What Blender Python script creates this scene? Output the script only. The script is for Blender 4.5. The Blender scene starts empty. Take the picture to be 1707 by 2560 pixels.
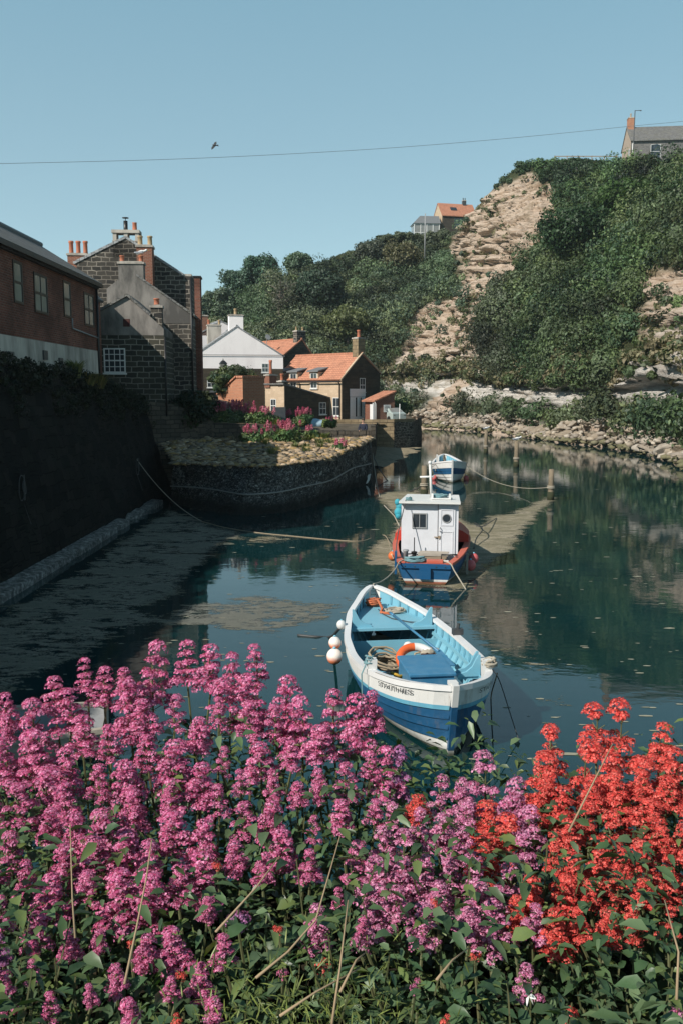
import bpy, bmesh, math, random
import numpy as np
from mathutils import Vector, Matrix, Euler
R = math.radians
scene = bpy.context.scene
col = scene.collection
# ------------------------------------------------------------------ camera, sky, sun, exposure
CAM_H, FPX, PITCH = 5.3, 2200.0, R(7.64)
cd = bpy.data.cameras.new("camera"); cam = bpy.data.objects.new("camera", cd); col.objects.link(cam)
cam.location = (0, 0, CAM_H); cam.rotation_euler = (R(90) - PITCH, 0, 0)
cd.sensor_fit = 'VERTICAL'; cd.sensor_height = 36.0; cd.lens = FPX / 2560 * 36.0
cd.clip_start = 0.05; cd.clip_end = 3000
scene.camera = cam
SUN_EL = 38.0
SUN_AZ = math.degrees(math.atan2(-.76, -.65))          # clockwise from +Y
sdir = Vector((math.sin(R(SUN_AZ)) * math.cos(R(SUN_EL)), math.cos(R(SUN_AZ)) * math.cos(R(SUN_EL)), math.sin(R(SUN_EL))))
world = bpy.data.worlds.new("World"); scene.world = world; world.use_nodes = True
wn, wl = world.node_tree.nodes, world.node_tree.links
wn.clear()
sky = wn.new('ShaderNodeTexSky'); sky.sky_type = 'NISHITA'; sky.sun_disc = False
sky.sun_elevation = R(SUN_EL); sky.sun_rotation = R(SUN_AZ) % (2 * math.pi)
sky.air_density = 0.6; sky.dust_density = 0.0; sky.ozone_density = 2.0
# thin summer haze evens the low sky out; the zenith stays deeper
wm = wn.new('ShaderNodeMix'); wm.data_type = 'RGBA'; wm.inputs[0].default_value = 0.70
wt = wn.new('ShaderNodeMix'); wt.data_type = 'RGBA'; wt.blend_type = 'MULTIPLY'; wt.inputs[0].default_value = 1.0; wt.inputs[7].default_value = (1.3, 1.35, .92, 1)
tcw = wn.new('ShaderNodeTexCoord'); sx = wn.new('ShaderNodeSeparateXYZ'); rp = wn.new('ShaderNodeValToRGB')
wl.new(tcw.outputs['Generated'], sx.inputs[0]); wl.new(sx.outputs[2], rp.inputs[0])
rp.color_ramp.elements[0].position = .08; rp.color_ramp.elements[0].color = (2.25, 3.15, 3.62, 1)
rp.color_ramp.elements[1].position = .40; rp.color_ramp.elements[1].color = (1.36, 2.52, 3.25, 1)
e_ = rp.color_ramp.elements.new(.58); e_.color = (.42, 1.05, 1.65, 1)
e_ = rp.color_ramp.elements.new(.95); e_.color = (.12, .40, .75, 1)
bg = wn.new('ShaderNodeBackground'); bg.inputs[1].default_value = 0.15
wo = wn.new('ShaderNodeOutputWorld')
wl.new(sky.outputs[0], wt.inputs[6]); wl.new(wt.outputs[2], wm.inputs[6]); wl.new(rp.outputs[0], wm.inputs[7])
wl.new(wm.outputs[2], bg.inputs[0]); wl.new(bg.outputs[0], wo.inputs[0])
sl = bpy.data.lights.new("sun", 'SUN'); sl.energy = 5.0; sl.angle = R(0.5); sl.color = (1.0, 0.94, 0.85)
so = bpy.data.objects.new("sun", sl); col.objects.link(so)
so.rotation_euler = sdir.to_track_quat('Z', 'Y').to_euler(); so.location = (-30, -30, 60)
scene.view_settings.view_transform = 'Standard'; scene.view_settings.look = 'None'
scene.view_settings.exposure = 0.28; scene.view_settings.gamma = 1.0; scene.view_settings.use_curve_mapping = False
scene.cycles.max_bounces = 6; scene.cycles.transparent_max_bounces = 12; scene.cycles.use_denoising = True
scene.cycles.caustics_reflective = False; scene.cycles.caustics_refractive = False

# ------------------------------------------------------------------ measuring helpers
SP, CP = math.sin(PITCH), math.cos(PITCH)
def ray(u, v):
    x, y = (u - 853.5) / FPX, (1280 - v) / FPX
    return Vector((x, CP + y * SP, y * CP - SP))
def WZ(u, v, z=0.0):
    d = ray(u, v); t = (z - CAM_H) / d.z
    return Vector((0, 0, CAM_H)) + d * t
def WY(u, v, Y):
    d = ray(u, v); t = Y / d.y
    return Vector((0, 0, CAM_H)) + d * t
def WX(u, v, X):
    d = ray(u, v); t = X / d.x
    return Vector((0, 0, CAM_H)) + d * t
rng = np.random.default_rng(7)
rnd = random.Random(11)
def vnoise(P, seed=0):
    """value noise of an n x 3 array, in -1..1"""
    P = np.asarray(P, float); i = np.floor(P).astype(np.int64); f = P - i; f = f * f * (3 - 2 * f)
    def h(ix, iy, iz):
        n = (ix * 374761393 + iy * 668265263 + iz * 2147483647 + seed * 974711) & 0xffffffff
        n = ((n ^ (n >> 13)) * 1274126177) & 0xffffffff
        n = ((n ^ (n >> 16)) * 2246822519) & 0xffffffff
        return ((n ^ (n >> 15)) & 0xffff) / 32767.5 - 1
    r = 0
    for a in (0, 1):
        for b in (0, 1):
            for c in (0, 1):
                w = (f[:, 0] if a else 1 - f[:, 0]) * (f[:, 1] if b else 1 - f[:, 1]) * (f[:, 2] if c else 1 - f[:, 2])
                r = r + w * h(i[:, 0] + a, i[:, 1] + b, i[:, 2] + c)
    return r
def fbm(P, o=4, seed=0):
    r = 0; a = 1.0; P = np.asarray(P, float)
    for k in range(o):
        r = r + a * vnoise(P * 2 ** k, seed + k); a *= .5
    return r
def inpoly(U, V, poly):
    U = np.asarray(U); V = np.asarray(V); r = np.zeros(U.shape, bool); n = len(poly); j = n - 1
    for i in range(n):
        xi, yi = poly[i]; xj, yj = poly[j]
        if yi != yj:
            r ^= ((yi > V) != (yj > V)) & (U < (xj - xi) * (V - yi) / (yj - yi) + xi)
        j = i
    return r
def D2S(p): return [(x * 1.08871, y * 1.08844) for x, y in p]      # from a 1568-wide view to photo pixels

# ------------------------------------------------------------------ object helpers
def tag(o, label=None, cat=None, group=None, kind=None):
    if label: o["label"] = label
    if cat: o["category"] = cat
    if group: o["group"] = group
    if kind: o["kind"] = kind
    return o
def empty(name, loc=(0, 0, 0), rz=0.0, label=None, cat=None, group=None):
    o = bpy.data.objects.new(name, None); col.objects.link(o); o.location = loc; o.rotation_euler = (0, 0, rz)
    o.empty_display_size = .2
    return tag(o, label, cat, group)
def copy_tree(o, parent=None):
    c = o.copy(); col.objects.link(c)
    if parent is not None: c.parent = parent
    for ch in list(o.children): copy_tree(ch, c)
    return c
def uv_world(me):
    """metre-scaled coordinates on every face: u level, v up the face"""
    n = len(me.loops)
    if n == 0: return
    co = np.empty(len(me.vertices) * 3); me.vertices.foreach_get("co", co); co = co.reshape(-1, 3)
    vi = np.empty(n, np.int64); me.loops.foreach_get("vertex_index", vi)
    nor = np.empty(len(me.polygons) * 3); me.polygons.foreach_get("normal", nor); nor = nor.reshape(-1, 3)
    tot = np.empty(len(me.polygons), np.int64); me.polygons.foreach_get("loop_total", tot)
    ln = np.repeat(nor, tot, axis=0)
    t = np.stack([-ln[:, 1], ln[:, 0], np.zeros(n)], 1); L = np.linalg.norm(t, axis=1)
    flat = L < .22; t[flat] = (1, 0, 0); L[flat] = 1; t /= L[:, None]
    b = np.cross(ln, t)
    p = co[vi]
    uv = np.stack([(p * t).sum(1), (p * b).sum(1)], 1)
    lay = me.uv_layers.new(name="UVMap"); lay.data.foreach_set("uv", uv.astype(np.float32).ravel())
class MB:
    def __init__(s): s.v = []; s.f = []; s.m = []; s.cur = 0
    def add(s, vs, fs):
        o = len(s.v); s.v.extend([tuple(p) for p in vs]); s.f.extend([tuple(i + o for i in f) for f in fs]); s.m.extend([s.cur] * len(fs)); return s
    def hexa(s, p):      # p: 4 bottom (ccw) + 4 top
        return s.add(p, [(3, 2, 1, 0), (4, 5, 6, 7), (0, 1, 5, 4), (1, 2, 6, 5), (2, 3, 7, 6), (3, 0, 4, 7)])
    def box(s, c, d, M=None):
        x, y, z = d[0] / 2, d[1] / 2, d[2] / 2
        p = [Vector(q) for q in ((-x, -y, -z), (x, -y, -z), (x, y, -z), (-x, y, -z), (-x, -y, z), (x, -y, z), (x, y, z), (-x, y, z))]
        if M is not None: p = [M @ q for q in p]
        return s.hexa([q + Vector(c) for q in p])
    def bx(s, x0, x1, y0, y1, z0, z1): return s.box(((x0 + x1) / 2, (y0 + y1) / 2, (z0 + z1) / 2), (abs(x1 - x0), abs(y1 - y0), abs(z1 - z0)))
    def prism(s, poly, off):   # poly: 3d points; off: extrusion vector
        n = len(poly); off = Vector(off); P = [Vector(p) for p in poly]
        nn = Vector((0, 0, 0))
        for i in range(n): nn += P[i].cross(P[(i + 1) % n])
        if nn.dot(off) > 0: P.reverse()
        Q = [p + off for p in P]
        return s.add(P + Q, [tuple(range(n)), tuple(range(2 * n - 1, n - 1, -1))] + [(i, i + n, (i + 1) % n + n, (i + 1) % n) for i in range(n)])
    def tube(s, pts, r, n=8, cap=True):
        pts = [Vector(p) for p in pts]; m = len(pts); rs = r if hasattr(r, '__len__') else [r] * m
        vs = []; prev = None
        for i, p in enumerate(pts):
            t = (pts[min(i + 1, m - 1)] - pts[max(i - 1, 0)])
            t = t.normalized() if t.length > 1e-9 else Vector((0, 0, 1))
            if prev is None: a = t.orthogonal().normalized()
            else:
                a = prev - t * prev.dot(t); a = a.normalized() if a.length > 1e-6 else t.orthogonal().normalized()
            prev = a; b = t.cross(a)
            for k in range(n):
                q = 2 * math.pi * k / n; vs.append(p + (a * math.cos(q) + b * math.sin(q)) * rs[i])
        fs = [(i * n + k, i * n + (k + 1) % n, (i + 1) * n + (k + 1) % n, (i + 1) * n + k) for i in range(m - 1) for k in range(n)]
        if cap: fs += [tuple(range(n - 1, -1, -1)), tuple((m - 1) * n + k for k in range(n))]
        return s.add(vs, fs)
    def lathe(s, prof, n=16, c=(0, 0, 0), M=None):   # prof: (r, z)
        vs = []; m = len(prof); c = Vector(c)
        for r, z in prof:
            for k in range(n):
                q = 2 * math.pi * k / n; p = Vector((r * math.cos(q), r * math.sin(q), z))
                if M is not None: p = M @ p
                vs.append(p + c)
        fs = [(i * n + k, i * n + (k + 1) % n, (i + 1) * n + (k + 1) % n, (i + 1) * n + k) for i in range(m - 1) for k in range(n)]
        fs += [tuple(range(n - 1, -1, -1)), tuple((m - 1) * n + k for k in range(n))]
        return s.add(vs, fs)
    def ball(s, c, r, n=16, sq=(1, 1, 1), M=None):
        pr = [(max(1e-3, math.sin(math.pi * i / 10)) * r, -math.cos(math.pi * i / 10) * r) for i in range(11)]
        S = Matrix.Diagonal(sq); S = M @ S if M is not None else S
        return s.lathe(pr, n, c, S)
    def torus(s, c, R0, r, n=28, k=10, M=None):
        vs = []; c = Vector(c)
        for i in range(n):
            a = 2 * math.pi * i / n
            for j in range(k):
                b = 2 * math.pi * j / k; p = Vector(((R0 + r * math.cos(b)) * math.cos(a), (R0 + r * math.cos(b)) * math.sin(a), r * math.sin(b)))
                if M is not None: p = M @ p
                vs.append(p + c)
        return s.add(vs, [(i * k + j, ((i + 1) % n) * k + j, ((i + 1) % n) * k + (j + 1) % k, i * k + (j + 1) % k) for i in range(n) for j in range(k)])
    def build(s, name, mats, parent=None, smooth=False, bevel=0.0):
        me = bpy.data.meshes.new(name); me.from_pydata(s.v, [], s.f)
        mats = mats if isinstance(mats, (list, tuple)) else [mats]
        for m in mats: me.materials.append(m)
        if len(mats) > 1: me.polygons.foreach_set("material_index", s.m)
        if smooth: me.polygons.foreach_set("use_smooth", [True] * len(me.polygons))
        me.validate(); me.update(); uv_world(me)
        o = bpy.data.objects.new(name, me); col.objects.link(o)
        if parent is not None: o.parent = parent
        if bevel:
            b = o.modifiers.new("bevel", 'BEVEL'); b.width = bevel; b.segments = 2; b.limit_method = 'ANGLE'
        if smooth == 'auto' or (smooth and bevel):
            pass
        return o
def npmesh(name, V, F, mats, parent=None, smooth=False, colour=None, uv=False, fmat=None):
    """big mesh from arrays; F is n x 3 or n x 4; colour: per-vertex rgb in attribute 'tint'"""
    me = bpy.data.meshes.new(name); V = np.asarray(V, np.float32); F = np.asarray(F, np.int32); k = F.shape[1]
    me.vertices.add(len(V)); me.vertices.foreach_set("co", V.ravel())
    me.loops.add(F.size); me.loops.foreach_set("vertex_index", F.ravel())
    me.polygons.add(len(F)); me.polygons.foreach_set("loop_start", np.arange(0, F.size, k, dtype=np.int32))
    if smooth: me.polygons.foreach_set("use_smooth", np.ones(len(F), bool))
    for m in (mats if isinstance(mats, (list, tuple)) else [mats]): me.materials.append(m)
    if fmat is not None: me.polygons.foreach_set("material_index", np.asarray(fmat, np.int32))
    me.update(calc_edges=True); me.validate()
    if colour is not None:
        a = me.attributes.new("tint", 'FLOAT_COLOR', 'POINT')
        c = np.ones((len(V), 4), np.float32); c[:, :colour.shape[1]] = colour; a.data.foreach_set("color", c.ravel())
    if uv: uv_world(me)
    o = bpy.data.objects.new(name, me); col.objects.link(o)
    if parent is not None: o.parent = parent
    return o
def sag(a, b, drop, n=16):
    a, b = Vector(a), Vector(b)
    return [a.lerp(b, i / n) - Vector((0, 0, 4 * drop * (i / n) * (1 - i / n))) for i in range(n + 1)]

# ------------------------------------------------------------------ material helpers
class NM:
    def __init__(s, name, rough=.7, spec=.4, metal=0.0):
        s.mat = bpy.data.materials.new(name); s.mat.use_nodes = True; s.t = s.mat.node_tree; s.t.nodes.clear()
        s.out = s.t.nodes.new('ShaderNodeOutputMaterial'); s.b = s.t.nodes.new('ShaderNodeBsdfPrincipled')
        s.t.links.new(s.b.outputs[0], s.out.inputs[0])
        s.b.inputs['Roughness'].default_value = rough; s.b.inputs['Specular IOR Level'].default_value = spec; s.b.inputs['Metallic'].default_value = metal
        s.tc = s.t.nodes.new('ShaderNodeTexCoord')
    def L(s, a, b): s.t.links.new(a, b)
    def val(s, sock, x):
        if hasattr(x, 'links') or hasattr(x, 'is_linked'): s.L(x, sock)
        elif hasattr(x, '__len__'): sock.default_value = tuple(x) + ((1,) if len(x) == 3 and sock.type == 'RGBA' else ())
        else: sock.default_value = x
    def co(s, kind='Object', scale=(1, 1, 1)):
        m = s.t.nodes.new('ShaderNodeMapping'); m.inputs['Scale'].default_value = scale
        s.L(s.tc.outputs[kind], m.inputs[0]); return m.outputs[0]
    def noise(s, scale, detail=4, rough=.55, co=None, dist=0.0):
        n = s.t.nodes.new('ShaderNodeTexNoise'); n.inputs['Scale'].default_value = scale; n.inputs['Detail'].default_value = detail
        n.inputs['Roughness'].default_value = rough; n.inputs['Distortion'].default_value = dist
        s.L(co if co is not None else s.tc.outputs['Object'], n.inputs['Vector']); return n.outputs[0]
    def vor(s, scale, feature='F1', co=None, out='Distance'):
        n = s.t.nodes.new('ShaderNodeTexVoronoi'); n.feature = feature; n.inputs['Scale'].default_value = scale
        s.L(co if co is not None else s.tc.outputs['Object'], n.inputs['Vector']); return n.outputs[out]
    def ramp(s, fac, stops, mode='LINEAR'):
        n = s.t.nodes.new('ShaderNodeValToRGB'); n.color_ramp.interpolation = mode; e = n.color_ramp.elements
        while len(e) < len(stops): e.new(.5)
        for q, (p, c) in zip(e, stops):
            q.position = p; c = (c, c, c) if not hasattr(c, '__len__') else c; q.color = tuple(c) + ((1,) if len(c) == 3 else ())
        s.val(n.inputs[0], fac); return n.outputs[0]
    def mix(s, fac, a, b, blend='MIX'):
        n = s.t.nodes.new('ShaderNodeMix'); n.data_type = 'RGBA'; n.blend_type = blend
        s.val(n.inputs[0], fac); s.val(n.inputs[6], a); s.val(n.inputs[7], b); return n.outputs[2]
    def math(s, op, a, b=0.0):
        n = s.t.nodes.new('ShaderNodeMath'); n.operation = op; s.val(n.inputs[0], a); s.val(n.inputs[1], b); return n.outputs[0]
    def attr(s, name, out='Color'):
        n = s.t.nodes.new('ShaderNodeAttribute'); n.attribute_name = name; return n.outputs[out]
    def rand(s): return s.t.nodes.new('ShaderNodeObjectInfo').outputs['Random']
    def brick(s, w, h, mortar, c1, c2, cm, co=None, bias=0.0):
        n = s.t.nodes.new('ShaderNodeTexBrick'); n.inputs['Scale'].default_value = 1.0
        n.inputs['Brick Width'].default_value = w; n.inputs['Row Height'].default_value = h; n.inputs['Mortar Size'].default_value = mortar
        n.inputs['Mortar Smooth'].default_value = .3; n.inputs['Bias'].default_value = bias
        for k, c in (('Color1', c1), ('Color2', c2), ('Mortar', cm)): s.val(n.inputs[k], c)
        s.L(co if co is not None else s.tc.outputs['UV'], n.inputs['Vector']); return n.outputs[0], n.outputs[1]
    def bump(s, h, strength=.5, dist=.02):
        n = s.t.nodes.new('ShaderNodeBump'); n.inputs['Strength'].default_value = strength; n.inputs['Distance'].default_value = dist
        s.L(h, n.inputs['Height']); s.L(n.outputs[0], s.b.inputs['Normal']); return n
    def col(s, c): s.val(s.b.inputs['Base Color'], c); return s
    def set(s, k, x): s.val(s.b.inputs[k], x); return s
    def jitter(s, amt, scale, co=None):
        """coordinates wobbled by noise, for hand-laid courses"""
        n = s.t.nodes.new('ShaderNodeTexNoise'); n.inputs['Scale'].default_value = scale; n.inputs['Detail'].default_value = 2
        src = co if co is not None else s.tc.outputs['UV']
        s.L(src, n.inputs['Vector'])
        v = s.t.nodes.new('ShaderNodeVectorMath'); v.operation = 'SUBTRACT'; s.L(n.outputs[1], v.inputs[0]); v.inputs[1].default_value = (.5, .5, .5)
        w = s.t.nodes.new('ShaderNodeVectorMath'); w.operation = 'SCALE'; s.L(v.outputs[0], w.inputs[0]); w.inputs['Scale'].default_value = amt
        a = s.t.nodes.new('ShaderNodeVectorMath'); a.operation = 'ADD'; s.L(src, a.inputs[0]); s.L(w.outputs[0], a.inputs[1]); return a.outputs[0]
def paint(name, c, rough=.5, wear=.25, dirt=(.18, .15, .11), spec=.4):
    """painted or plain surface with faint scuffs"""
    m = NM(name, rough, spec); n = m.noise(6, 6, .65); k = m.ramp(n, [(.42, 0), (.78, wear)])
    c2 = [x * .8 for x in c]
    base = m.mix(m.noise(1.3, 3), c, c2); m.col(m.mix(k, base, dirt)); m.bump(m.noise(25, 4), .15, .004)
    return m.mat
def hullpaint(name, c, rough=.42, wear=.3):
    m = NM(name, rough, .4); s = m.t.nodes.new('ShaderNodeSeparateXYZ'); m.L(m.tc.outputs['Object'], s.inputs[0])
    base = m.mix(m.noise(1.6, 4), c, [x * .78 for x in c]); k = m.ramp(m.noise(5, 8, .75), [(.50, 0), (.74, wear)]); base = m.mix(k, base, [min(x * 1.3 + .08, .6) for x in c])
    run = m.ramp(m.noise(1.0, 6, .7, m.co('Object', (9, 9, .8))), [(.56, 0), (.72, .45)]); base = m.mix(run, base, (.16, .11, .06))
    wl_ = m.ramp(m.math('ADD', s.outputs[2], m.math('MULTIPLY', m.noise(4, 5, .7), .16)), [(.10, .9), (.24, 0)]); base = m.mix(wl_, base, (.045, .045, .018)); m.col(base); m.bump(m.noise(11, 6, .6), .25, .01); return m.mat
def stone(name, c1, c2, cm, w=.55, h=.28, mortar=.022, soot=.5, sootc=(.02, .018, .016), wob=.06, bump=.8, rough=.9):
    m = NM(name, rough, .2); cj = m.jitter(wob, 2.2); c, f = m.brick(w, h, mortar, c1, c2, cm, cj)
    big = m.ramp(m.noise(.55, 5, .6), [(.40, 0), (.62, soot)]); c = m.mix(big, c, sootc)
    c = m.mix(m.ramp(m.noise(7, 5, .7), [(.3, 0), (.8, .5)]), c, [x * .55 for x in c1])
    m.col(c); h_ = m.math('SUBTRACT', m.math('MULTIPLY', m.noise(14, 5, .7), .5), f); m.bump(h_, bump, .03)
    return m.mat
MT = {}
MT['white'] = paint('white_paint', (.72, .72, .70), .45, .12)
MT['white_clean'] = paint('white_gloss', (.74, .74, .74), .35, .05)
MT['cabin_white'] = paint('cabin_white_paint', (.68, .69, .73), .5, .10)
MT['deep_blue'] = paint('deep_blue_paint', (.012, .085, .20), .35, .10, (.10, .16, .22))
MT['light_blue'] = paint('light_blue_paint', (.19, .45, .57), .45, .16, (.3, .42, .48))
MT['mid_blue'] = paint('mid_blue_paint', (.045, .185, .33), .45, .2, (.3, .42, .48))
MT['red'] = paint('red_paint', (.52, .045, .028), .45, .1)
MT['orange_red'] = paint('faded_red_paint', (.52, .12, .075), .55, .25, (.3, .2, .16))
MT['hull_white'] = hullpaint('hull_white', (.70, .70, .68)); MT['hull_blue'] = hullpaint('hull_blue', (.014, .085, .19)); MT['hull_sky'] = hullpaint('hull_sky_blue', (.14, .40, .55)); MT['hull_red'] = hullpaint('hull_red', (.50, .13, .085))
MT['black'] = paint('black_paint', (.012, .012, .013), .4, .1)
MT['cable'] = paint('cable_grey', (.16, .19, .22), .7, .1)
MT['dark_grey'] = paint('dark_grey', (.05, .055, .06), .5, .2)
MT['grey'] = paint('grey', (.3, .31, .32), .6, .25)
MT['wood'] = paint('weathered_wood', (.30, .23, .16), .8, .5)
MT['wood_grey'] = paint('grey_wood', (.42, .37, .31), .85, .5)
MT['rope'] = paint('old_rope', (.36, .29, .20), .9, .3)
MT['rope_pale'] = paint('pale_rope', (.40, .36, .29), .9, .3)
MT['rope_blue'] = paint('blue_green_rope', (.16, .30, .33), .9, .3)
MT['rope_orange'] = paint('orange_rope', (.50, .14, .06), .9, .3)
MT['rope_yellow'] = paint('yellow_rope', (.55, .33, .04), .9, .3)
MT['buoy_pink'] = paint('pink_buoy', (.62, .13, .13), .4, .12)
MT['buoy_orange'] = paint('orange_buoy', (.72, .18, .06), .4, .12)
MT['turquoise'] = paint('turquoise_net', (.04, .33, .42), .8, .3)
m = NM('buoy_two_tone', .4); n = m.t.nodes.new('ShaderNodeSeparateXYZ'); m.L(m.tc.outputs['Generated'], n.inputs[0])
m.col(m.mix(m.ramp(m.math('ADD', n.outputs[2], m.math('MULTIPLY', m.noise(5, 3), .25)), [(.42, 0), (.72, 1)]), (.75, .22, .10), (.80, .72, .66))); MT['buoy_two'] = m.mat
def glass(name, c=(.02, .025, .03), rough=.06):
    m = NM(name, rough, .8); m.col(m.mix(m.noise(1.5, 2), c, [x * 2 for x in c])); m.bump(m.noise(1.2, 2), .05, .05); return m.mat
MT['glass'] = glass('window_glass'); MT['glass_pale'] = glass('pale_reflecting_glass', (.14, .14, .13), .12)  # the brick building's pale panes have the hill's reflection painted into their colour
MT['curtain'] = paint('curtain', (.75, .74, .72), .9, .1); MT['curtain_blue'] = paint('teal_curtain', (.10, .25, .28), .9, .1)
MT['brick_dark'] = stone('sooty_brick', (.25, .082, .05), (.12, .042, .028), (.24, .18, .15), .235, .082, .011, .55, (.012, .008, .007), .012, .6)
MT['brick_red'] = stone('red_brick', (.28, .095, .055), (.20, .065, .04), (.30, .25, .20), .24, .085, .012, .25, (.06, .03, .02), .012, .6)
MT['brick_orange'] = stone('orange_hand_made_brick', (.52, .22, .125), (.42, .165, .095), (.42, .33, .24), .36, .13, .016, .15, (.16, .07, .04), .04, .8)
MT['stone_black'] = stone('soot_black_stone', (.12, .105, .085), (.026, .026, .026), (.36, .32, .27), .56, .27, .030, .55, (.014, .015, .016), .16)  # soot-stained house stone; on the quay sides its black is painted shade
MT['stone_dark'] = stone('dark_sandstone', (.10, .080, .055), (.05, .043, .034), (.035, .03, .026), .6, .29, .014, .4, (.028, .026, .022), .04)  # real dark stone, and painted shade on the cottage and annexe gables
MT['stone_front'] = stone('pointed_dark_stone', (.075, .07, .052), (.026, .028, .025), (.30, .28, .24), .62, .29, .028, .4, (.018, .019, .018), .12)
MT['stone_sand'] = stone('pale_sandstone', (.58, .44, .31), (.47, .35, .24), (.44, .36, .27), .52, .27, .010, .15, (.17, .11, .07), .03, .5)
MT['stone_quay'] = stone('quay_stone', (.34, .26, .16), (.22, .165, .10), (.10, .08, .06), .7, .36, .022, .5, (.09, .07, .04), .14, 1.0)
MT['stone_grey'] = stone('grey_hill_stone', (.20, .19, .18), (.12, .12, .12), (.27, .25, .23), .6, .3, .02, .3, (.07, .07, .07), .06)
MT['stone_low'] = stone('rough_walling_stone', (.13, .11, .085), (.06, .054, .045), (.03, .027, .024), .5, .24, .022, .5, (.025, .024, .022), .12, 1.0)
m = NM('grey_render', .9, .2); nz = m.noise(.9, 6, .65, m.co('Object', (1, 1, .35)))
m.col(m.mix(m.ramp(nz, [(.38, 0), (.6, 1)]), (.24, .22, .20), (.085, .08, .074))); m.bump(m.noise(10, 5), .4, .01); MT['render_grey'] = m.mat
m = NM('pale_concrete', .9, .2); nz = m.noise(1.1, 6, .65, m.co('Object', (1, 1, .3)))
m.col(m.mix(m.ramp(nz, [(.40, 0), (.66, 1)]), (.46, .42, .37), (.22, .20, .175))); m.bump(m.noise(9, 5), .4, .01); MT['concrete'] = m.mat
m = NM('lime_white_render', .9, .2); nz = m.noise(.6, 6, .65, m.co('Object', (1, 1, .3)))
m.col(m.mix(m.ramp(nz, [(.48, 0), (.75, .6)]), (.86, .81, .80), (.64, .58, .58))); m.bump(m.noise(6, 5), .3, .015); MT['render_white'] = m.mat
def rooftile(name, c1, c2, cm, w, h, mort, moss=.3, mossc=(.06, .055, .04)):
    m = NM(name, .85, .25); c, f = m.brick(w, h, mort, c1, c2, cm, m.jitter(.03, 3))
    c = m.mix(m.ramp(m.noise(1.1, 6, .7), [(.46, 0), (.72, moss)]), c, mossc); m.col(c)
    m.bump(m.math('SUBTRACT', m.math('MULTIPLY', m.noise(9, 4), .5), f), .9, .04); return m.mat
MT['pantile'] = rooftile('orange_pantile', (.58, .265, .165), (.46, .20, .125), (.24, .10, .06), .22, .34, .022)
MT['slate'] = rooftile('grey_slate', (.20, .195, .19), (.13, .128, .126), (.03, .03, .03), .30, .24, .012, .5, (.16, .15, .10))
MT['slate_pale'] = rooftile('pale_slate', (.36, .37, .38), (.28, .29, .30), (.10, .10, .10), .3, .24, .012, .2)
MT['pot'] = paint('terracotta_pot', (.45, .15, .08), .8, .4, (.08, .06, .05)); MT['pot_buff'] = paint('buff_pot', (.42, .30, .17), .8, .4, (.08, .06, .05))
MT['lead'] = paint('lead_grey', (.16, .17, .18), .6, .3)
def leafmat(name, rough=.55, trans=True):
    m = NM(name, rough, .3); a = m.attr('tint'); m.col(a)
    if trans:
        tr = m.t.nodes.new('ShaderNodeBsdfTranslucent'); m.L(m.mix(1.0, a, (1.0, 1.15, .45), 'MULTIPLY'), tr.inputs[0])
        mx = m.t.nodes.new('ShaderNodeMixShader'); mx.inputs[0].default_value = .22
        m.L(m.b.outputs[0], mx.inputs[1]); m.L(tr.outputs[0], mx.inputs[2]); m.L(mx.outputs[0], m.out.inputs[0])
    return m.mat
MT['leaf'] = leafmat('leaf'); MT['petal'] = leafmat('petal', .7); MT['bark'] = paint('bark', (.12, .10, .085), .9, .4)
m = NM('plant_stem', .6); m.col(m.mix(m.noise(8, 3), (.055, .085, .032), (.12, .10, .05))); MT['stem'] = m.mat
m = NM('dry_stalk', .8); m.col(m.mix(m.noise(8, 3), (.36, .26, .16), (.22, .15, .09))); MT['dry'] = m.mat
MT['skin'] = paint('skin', (.5, .3, .22), .6, .05); MT['navy'] = paint('navy_cloth', (.015, .02, .04), .9, .1); MT['hair'] = paint('brown_hair', (.05, .035, .025), .8, .1)
MT['gull'] = paint('white_feather', (.75, .75, .74), .8, .05); MT['gull_grey'] = paint('grey_feather', (.28, .30, .33), .8, .05); MT['beak'] = paint('yellow_beak', (.6, .4, .05), .5, .05)
# ------------------------------------------------------------------ foliage arrays
def unit(a): return a / np.maximum(np.linalg.norm(a, axis=1, keepdims=True), 1e-9)
def cards(P, N, size, colour, aspect=.55):
    """one pointed leaf-clump face per point"""
    n = len(P); N = unit(N); t = unit(np.cross(N, rng.normal(size=(n, 3)))); b = np.cross(N, t)
    s = np.asarray(size).reshape(-1, 1) * np.ones((n, 1)); a = s * aspect
    fold = N * s * .18
    V = np.stack([P - t * s, P - b * a + fold, P + t * s, P + b * a + fold], 1).reshape(-1, 3)
    F = np.arange(4 * n).reshape(n, 4)
    return V, F, np.repeat(colour, 4, axis=0)
def bushes(C, Rad, per, size, cols, flat=.8, up=.25, jit=.16):
    """leaf clumps through the shells of many bushes: C centres, Rad radii, cols one colour per bush"""
    n = len(C); k = np.repeat(np.arange(n), per); m = len(k)
    d = unit(rng.normal(size=(m, 3)) + np.array([0, 0, up])); r = Rad[k] * (.55 + .5 * rng.random(m) ** .6)
    lump = 1 + .28 * vnoise(d * 2.3 + C[k] * 3.7, 5)
    P = C[k] + d * (r * lump)[:, None] * np.array([1, 1, flat])
    N = d + rng.normal(size=(m, 3)) * .55
    c = cols[k] * (1 + rng.normal(size=(m, 1)) * jit)
    return cards(P, N, size * (.6 + .8 * rng.random(m)), np.clip(c, .002, 1))
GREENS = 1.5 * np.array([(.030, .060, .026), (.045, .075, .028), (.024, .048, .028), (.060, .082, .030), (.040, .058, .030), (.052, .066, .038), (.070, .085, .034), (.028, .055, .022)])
def greens(n, s=1.0): return GREENS[rng.integers(0, len(GREENS), n)] * (.8 + .5 * rng.random((n, 1))) * s

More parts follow.
